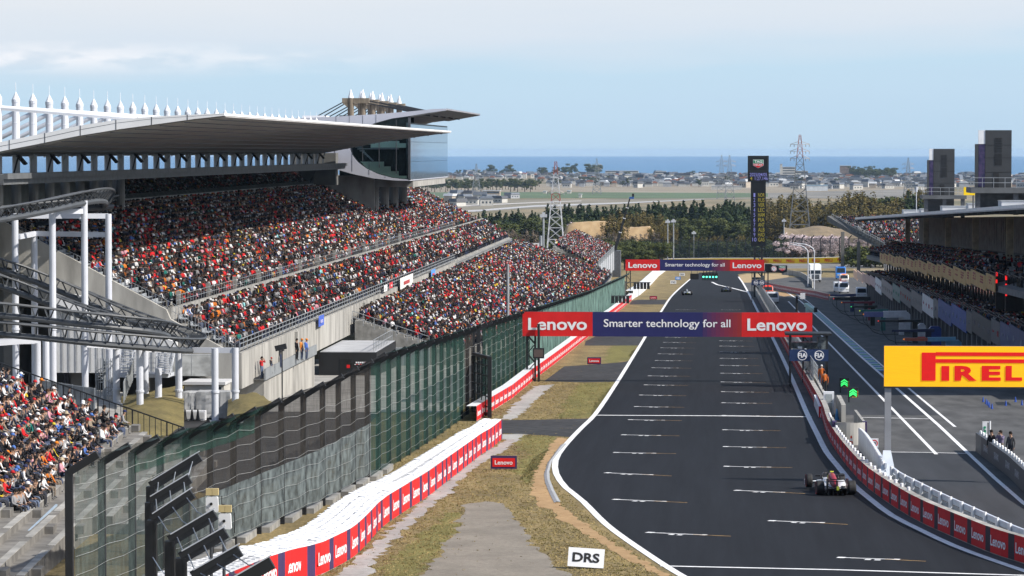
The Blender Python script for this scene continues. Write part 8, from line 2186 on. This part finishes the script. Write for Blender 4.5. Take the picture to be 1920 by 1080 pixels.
spec(1541, 256, T(256) + .75, 1.4, 6, (.55, .14, .03), (.55, .55, .55), 'marshal in orange vest by pit wall, farther of two')
spec(1547, 246, T(246) + .75, 1.5, 6, (.55, .14, .03), blk, 'marshal in orange vest by pit wall, nearer of two')
pg = G(1862, 866); 
for dx, dy, c, hh, lb in ((-.25, .6, blk, dhr, 'photographer in black behind barrier, left of trio'), (.25, .2, (.16, .14, .22), dhr, 'photographer in violet bib behind barrier, middle of trio'), (.75, -.5, (.06, .06, .065), dhr, 'photographer in dark jacket behind barrier, right of trio')):
    person((pg.x + dx + .2, pg.y + dy, T(pg.y)), -2.2, 7 if dx == .25 else 6, (c, 0, ''), (hh, 0, 'dark hair'), 1.02, lb)

# ---------------------------------------------------------------- racing cars
carbon = mat('carbon_black', (.010, .010, .012), .35, .2, 3); tyre_m = mat('tyre_rubber', (.016, .016, .017), .7, .15, 4); wall_red = mat('tyre_red_band', (.40, .02, .03), .6, .1, 4); rim_m = mat('dark_rim', (.03, .03, .035), .3, .2, 3, metal=.6)
def race_car(loc, rz, paint, cover, label, tcam):
    r_ = thing('racing_car', label, 'racing car', loc, None, rz)
    pm = mat('car_paint', paint, .28, .06, 2, spec=.6); cmat = mat('engine_cover_paint', cover, .3, .06, 2, spec=.6)
    def sec(y_, w, z0, z1, k=.72, n_=12, cx=0):
        pts = []
        for j in range(n_):
            a = 2 * math.pi * j / n_; c_, s_ = math.cos(a), math.sin(a); pts.append((cx + w / 2 * math.copysign(abs(c_) ** k, c_), y_, (z0 + z1) / 2 + (z1 - z0) / 2 * math.copysign(abs(s_) ** k, s_)))
        return pts
    mb = MB(); mb.loft([sec(4.75, .14, .20, .28), sec(4.5, .24, .20, .36), sec(3.9, .34, .20, .47), sec(3.3, .46, .16, .56), sec(2.6, .62, .12, .62), sec(2.05, .74, .10, .60), sec(1.9, .74, .10, .58)]); mb.build('nose_and_monocoque', pm, r_, local=True, smooth=True)
    mb = MB(); mb.loft([sec(1.55, .30, .45, .98), sec(1.2, .36, .40, .98), sec(.7, .34, .36, .86), sec(.2, .26, .32, .68), sec(-.35, .14, .32, .48)]); mb.build('engine_cover', cmat, r_, local=True, smooth=True)
    mb = MB(); mb.lathe((0, 1.56, .86), [(.13, 0), (.10, .02)], 10, 0, (0, 1, 0)); mb.build('air_intake', carbon, r_, local=True)
    for sx in (-1, 1):
        mb = MB(); mb.loft([sec(2.15, .34, .30, .56, cx=sx * .52), sec(1.7, .56, .18, .60, cx=sx * .50), sec(1.0, .58, .14, .56, cx=sx * .46), sec(.4, .40, .12, .46, cx=sx * .32), sec(-.05, .20, .12, .36, cx=sx * .18)]); mb.build('sidepod', pm, r_, local=True, smooth=True)
        mb = MB(); mb.box(sx * .62 - .13, sx * .62 + .13, 2.02, 2.10, .72, .82); mb.beam((sx * .35, 2.08, .60), (sx * .58, 2.08, .74), .03); mb.build('mirror', carbon, r_, local=True)
    mb = MB(); mb.prism([(-.25, 3.0, .06), (-.72, 2.3, .06), (-.80, .4, .06), (-.52, -.3, .06), (.52, -.3, .06), (.80, .4, .06), (.72, 2.3, .06), (.25, 3.0, .06)], (0, 0, .05)); mb.prism([(-.5, -.3, .10), (.5, -.3, .10), (.5, -.75, .36), (-.5, -.75, .36)], (0, 0, .03))
    for k in range(5): mb.box(-.45 + .225 * k - .01, -.45 + .225 * k + .01, -.72, -.2, .06, .36)
    mb.build('floor_and_diffuser', carbon, r_, local=True)
    mb = MB(); mb.path([(-.42, 1.75, .62), (-.40, 2.1, .80), (-.22, 2.55, .86), (0, 2.68, .84), (.22, 2.55, .86), (.40, 2.1, .80), (.42, 1.75, .62)], .04, 8); mb.path([(0, 2.66, .84), (0, 2.85, .60)], .035, 6); mb.build('halo', carbon, r_, local=True, smooth=True)
    mb = MB(); mb.lathe((0, 2.0, .58), [(.10, 0), (.135, .08), (.13, .18), (.08, .25), (.01, .27)], 12); mb.build('driver_helmet', mat('helmet', (.5, .45, .1), .3, .2, 4), r_, local=True, smooth=True)
    # rear wing: rolled outer ends, curved main plane and flap
    mb = MB(); n_ = 13; prof = []
    for zoff, ch, tz, yo in ((0, .34, .03, -.62), (.13, .20, .02, -.86)):
        top_, bt = [], []
        for k in range(n_):
            f = -1 + 2 * k / (n_ - 1); x = .50 * f; drop = -.05 * (1 - abs(f) ** 2) - (.20 * max(0, abs(f) - .86) / .14); z = .79 + zoff + drop
            top_.append((x, z))
        for k in range(n_ - 1):
            (x0, z0), (x1, z1) = top_[k], top_[k + 1]; mb.add([(x0, yo, z0), (x1, yo, z1), (x1, yo + ch, z1 - .05), (x0, yo + ch, z0 - .05), (x0, yo, z0 - tz), (x1, yo, z1 - tz), (x1, yo + ch, z1 - .05 - tz), (x0, yo + ch, z0 - .05 - tz)], [(0, 1, 2, 3), (7, 6, 5, 4), (0, 4, 5, 1), (3, 2, 6, 7)])
    mb.build('rear_wing', carbon, r_, local=True)
    for sx in (-.51, .49): mb = MB(); mb.prism([(sx, -.92, .90), (sx, -.25, .84), (sx, -.20, .45), (sx, -.55, .20), (sx, -.80, .35)], (.02, 0, 0)); mb.build('wing_endplate', carbon, r_, local=True)
    mb = MB(); mb.box(-.03, .03, -.55, -.3, .34, .76); mb.box(-.42, .42, -.66, -.50, .40, .43); mb.box(-.12, .12, -.6, -.3, .24, .40); mb.build('rear_crash_structure', carbon, r_, local=True)
    mb = MB(); mb.box(-.06, .06, -.765, -.75, .30, .50); mb.build('rear_light', lit('lime_light', (.20, .24, .02), .12), r_, local=True)
    mb = MB()
    for k in range(3): mb.prism([(-.92, 4.15 + .12 * k, .12 + .05 * (2 - k)), (-.25, 4.6 + .1 * k, .16 + .05 * (2 - k)), (.25, 4.6 + .1 * k, .16 + .05 * (2 - k)), (.92, 4.15 + .12 * k, .12 + .05 * (2 - k)), (.92, 4.02 + .12 * k, .16 + .05 * (2 - k)), (-.92, 4.02 + .12 * k, .16 + .05 * (2 - k))], (0, 0, .02))
    for sx in (-.94, .92): mb.box(sx, sx + .02, 3.95, 4.6, .08, .34)
    mb.build('front_wing', pm, r_, local=True)
    mb = MB(); mb.box(-.09, .09, 1.24, 1.38, 1.02, 1.06); mb.box(-.02, .02, 1.28, 1.36, .96, 1.02); mb.build('camera_pod', mat('pod_paint', tcam, .4, .05, 3), r_, local=True)
    for ax, w_, y_, xx in (('r', .405, 0, .80), ('f', .32, 3.6, .84)):
        for sx in (-1, 1):
            wh = bpy.data.objects.new('wheel', None); col.objects.link(wh); wh.parent = r_; cx = sx * xx - w_ / 2
            mb = MB(); mb.lathe((cx, y_, .36), [(.24, 0), (.31, .0), (.345, .03), (.36, .08), (.36, w_ - .08), (.345, w_ - .03), (.31, w_), (.24, w_)], 28, 0, (1, 0, 0)); mb.build('tyre', tyre_m, wh, local=True, smooth=False)
            mb = MB(); mb.lathe((cx, y_, .36), [(.23, .02), (.235, .03), (.235, w_ - .03), (.23, w_ - .02)], 20, 0, (1, 0, 0)); mb.build('rim', rim_m, wh, local=True)
            mb = MB(); xo = cx + (w_ + .001 if sx > 0 else -.001)
            for k in range(28): a0, a1 = 2 * math.pi * k / 28, 2 * math.pi * (k + 1) / 28; mb.add([(xo, y_ + q * math.cos(t), .36 + q * math.sin(t)) for q, t in ((.275, a0), (.275, a1), (.318, a1), (.318, a0))], [(0, 1, 2, 3)])
            mb.build('red_band', wall_red, wh, local=True)
            mb = MB(); ib = sx * (xx - w_ / 2); 
            for z0, z1, yo in ((.42, .40, .25), (.42, .40, -.2), (.25, .22, .3), (.25, .22, -.15)): mb.tube((ib, y_, z0), (sx * .22, y_ + yo, z1), .018, n=5)
            mb.build('suspension_arm', carbon, r_, local=True)
    return r_
cp = G(1567, 929); race_car((cp.x, cp.y + .2, T(cp.y) + .02), R(6.5), (.55, .56, .58), (.26, .02, .03), 'white racing car with red engine cover, nearest, beside pit wall', (.62, .66, .05))
cp = G(1288.5, 553.5); race_car((cp.x, cp.y, T(cp.y) + .02), R(2), (.55, .57, .58), (.30, .33, .35), 'distant pale silver racing car on left of the straight', (.6, .6, .6))
cp = G(1361.5, 547.5); race_car((cp.x, cp.y, T(cp.y) + .02), R(-1), (.03, .035, .06), (.03, .035, .07), 'distant dark racing car on right of the straight', (.02, .02, .02))
# ---------------------------------------------------------------- the mass of spectators too many to count
tag(crowd_mesh('crowd', FAR + PIT_SEATS), kind='stuff', label='dense mass of seated spectators in dark, white, red and orange clothes')
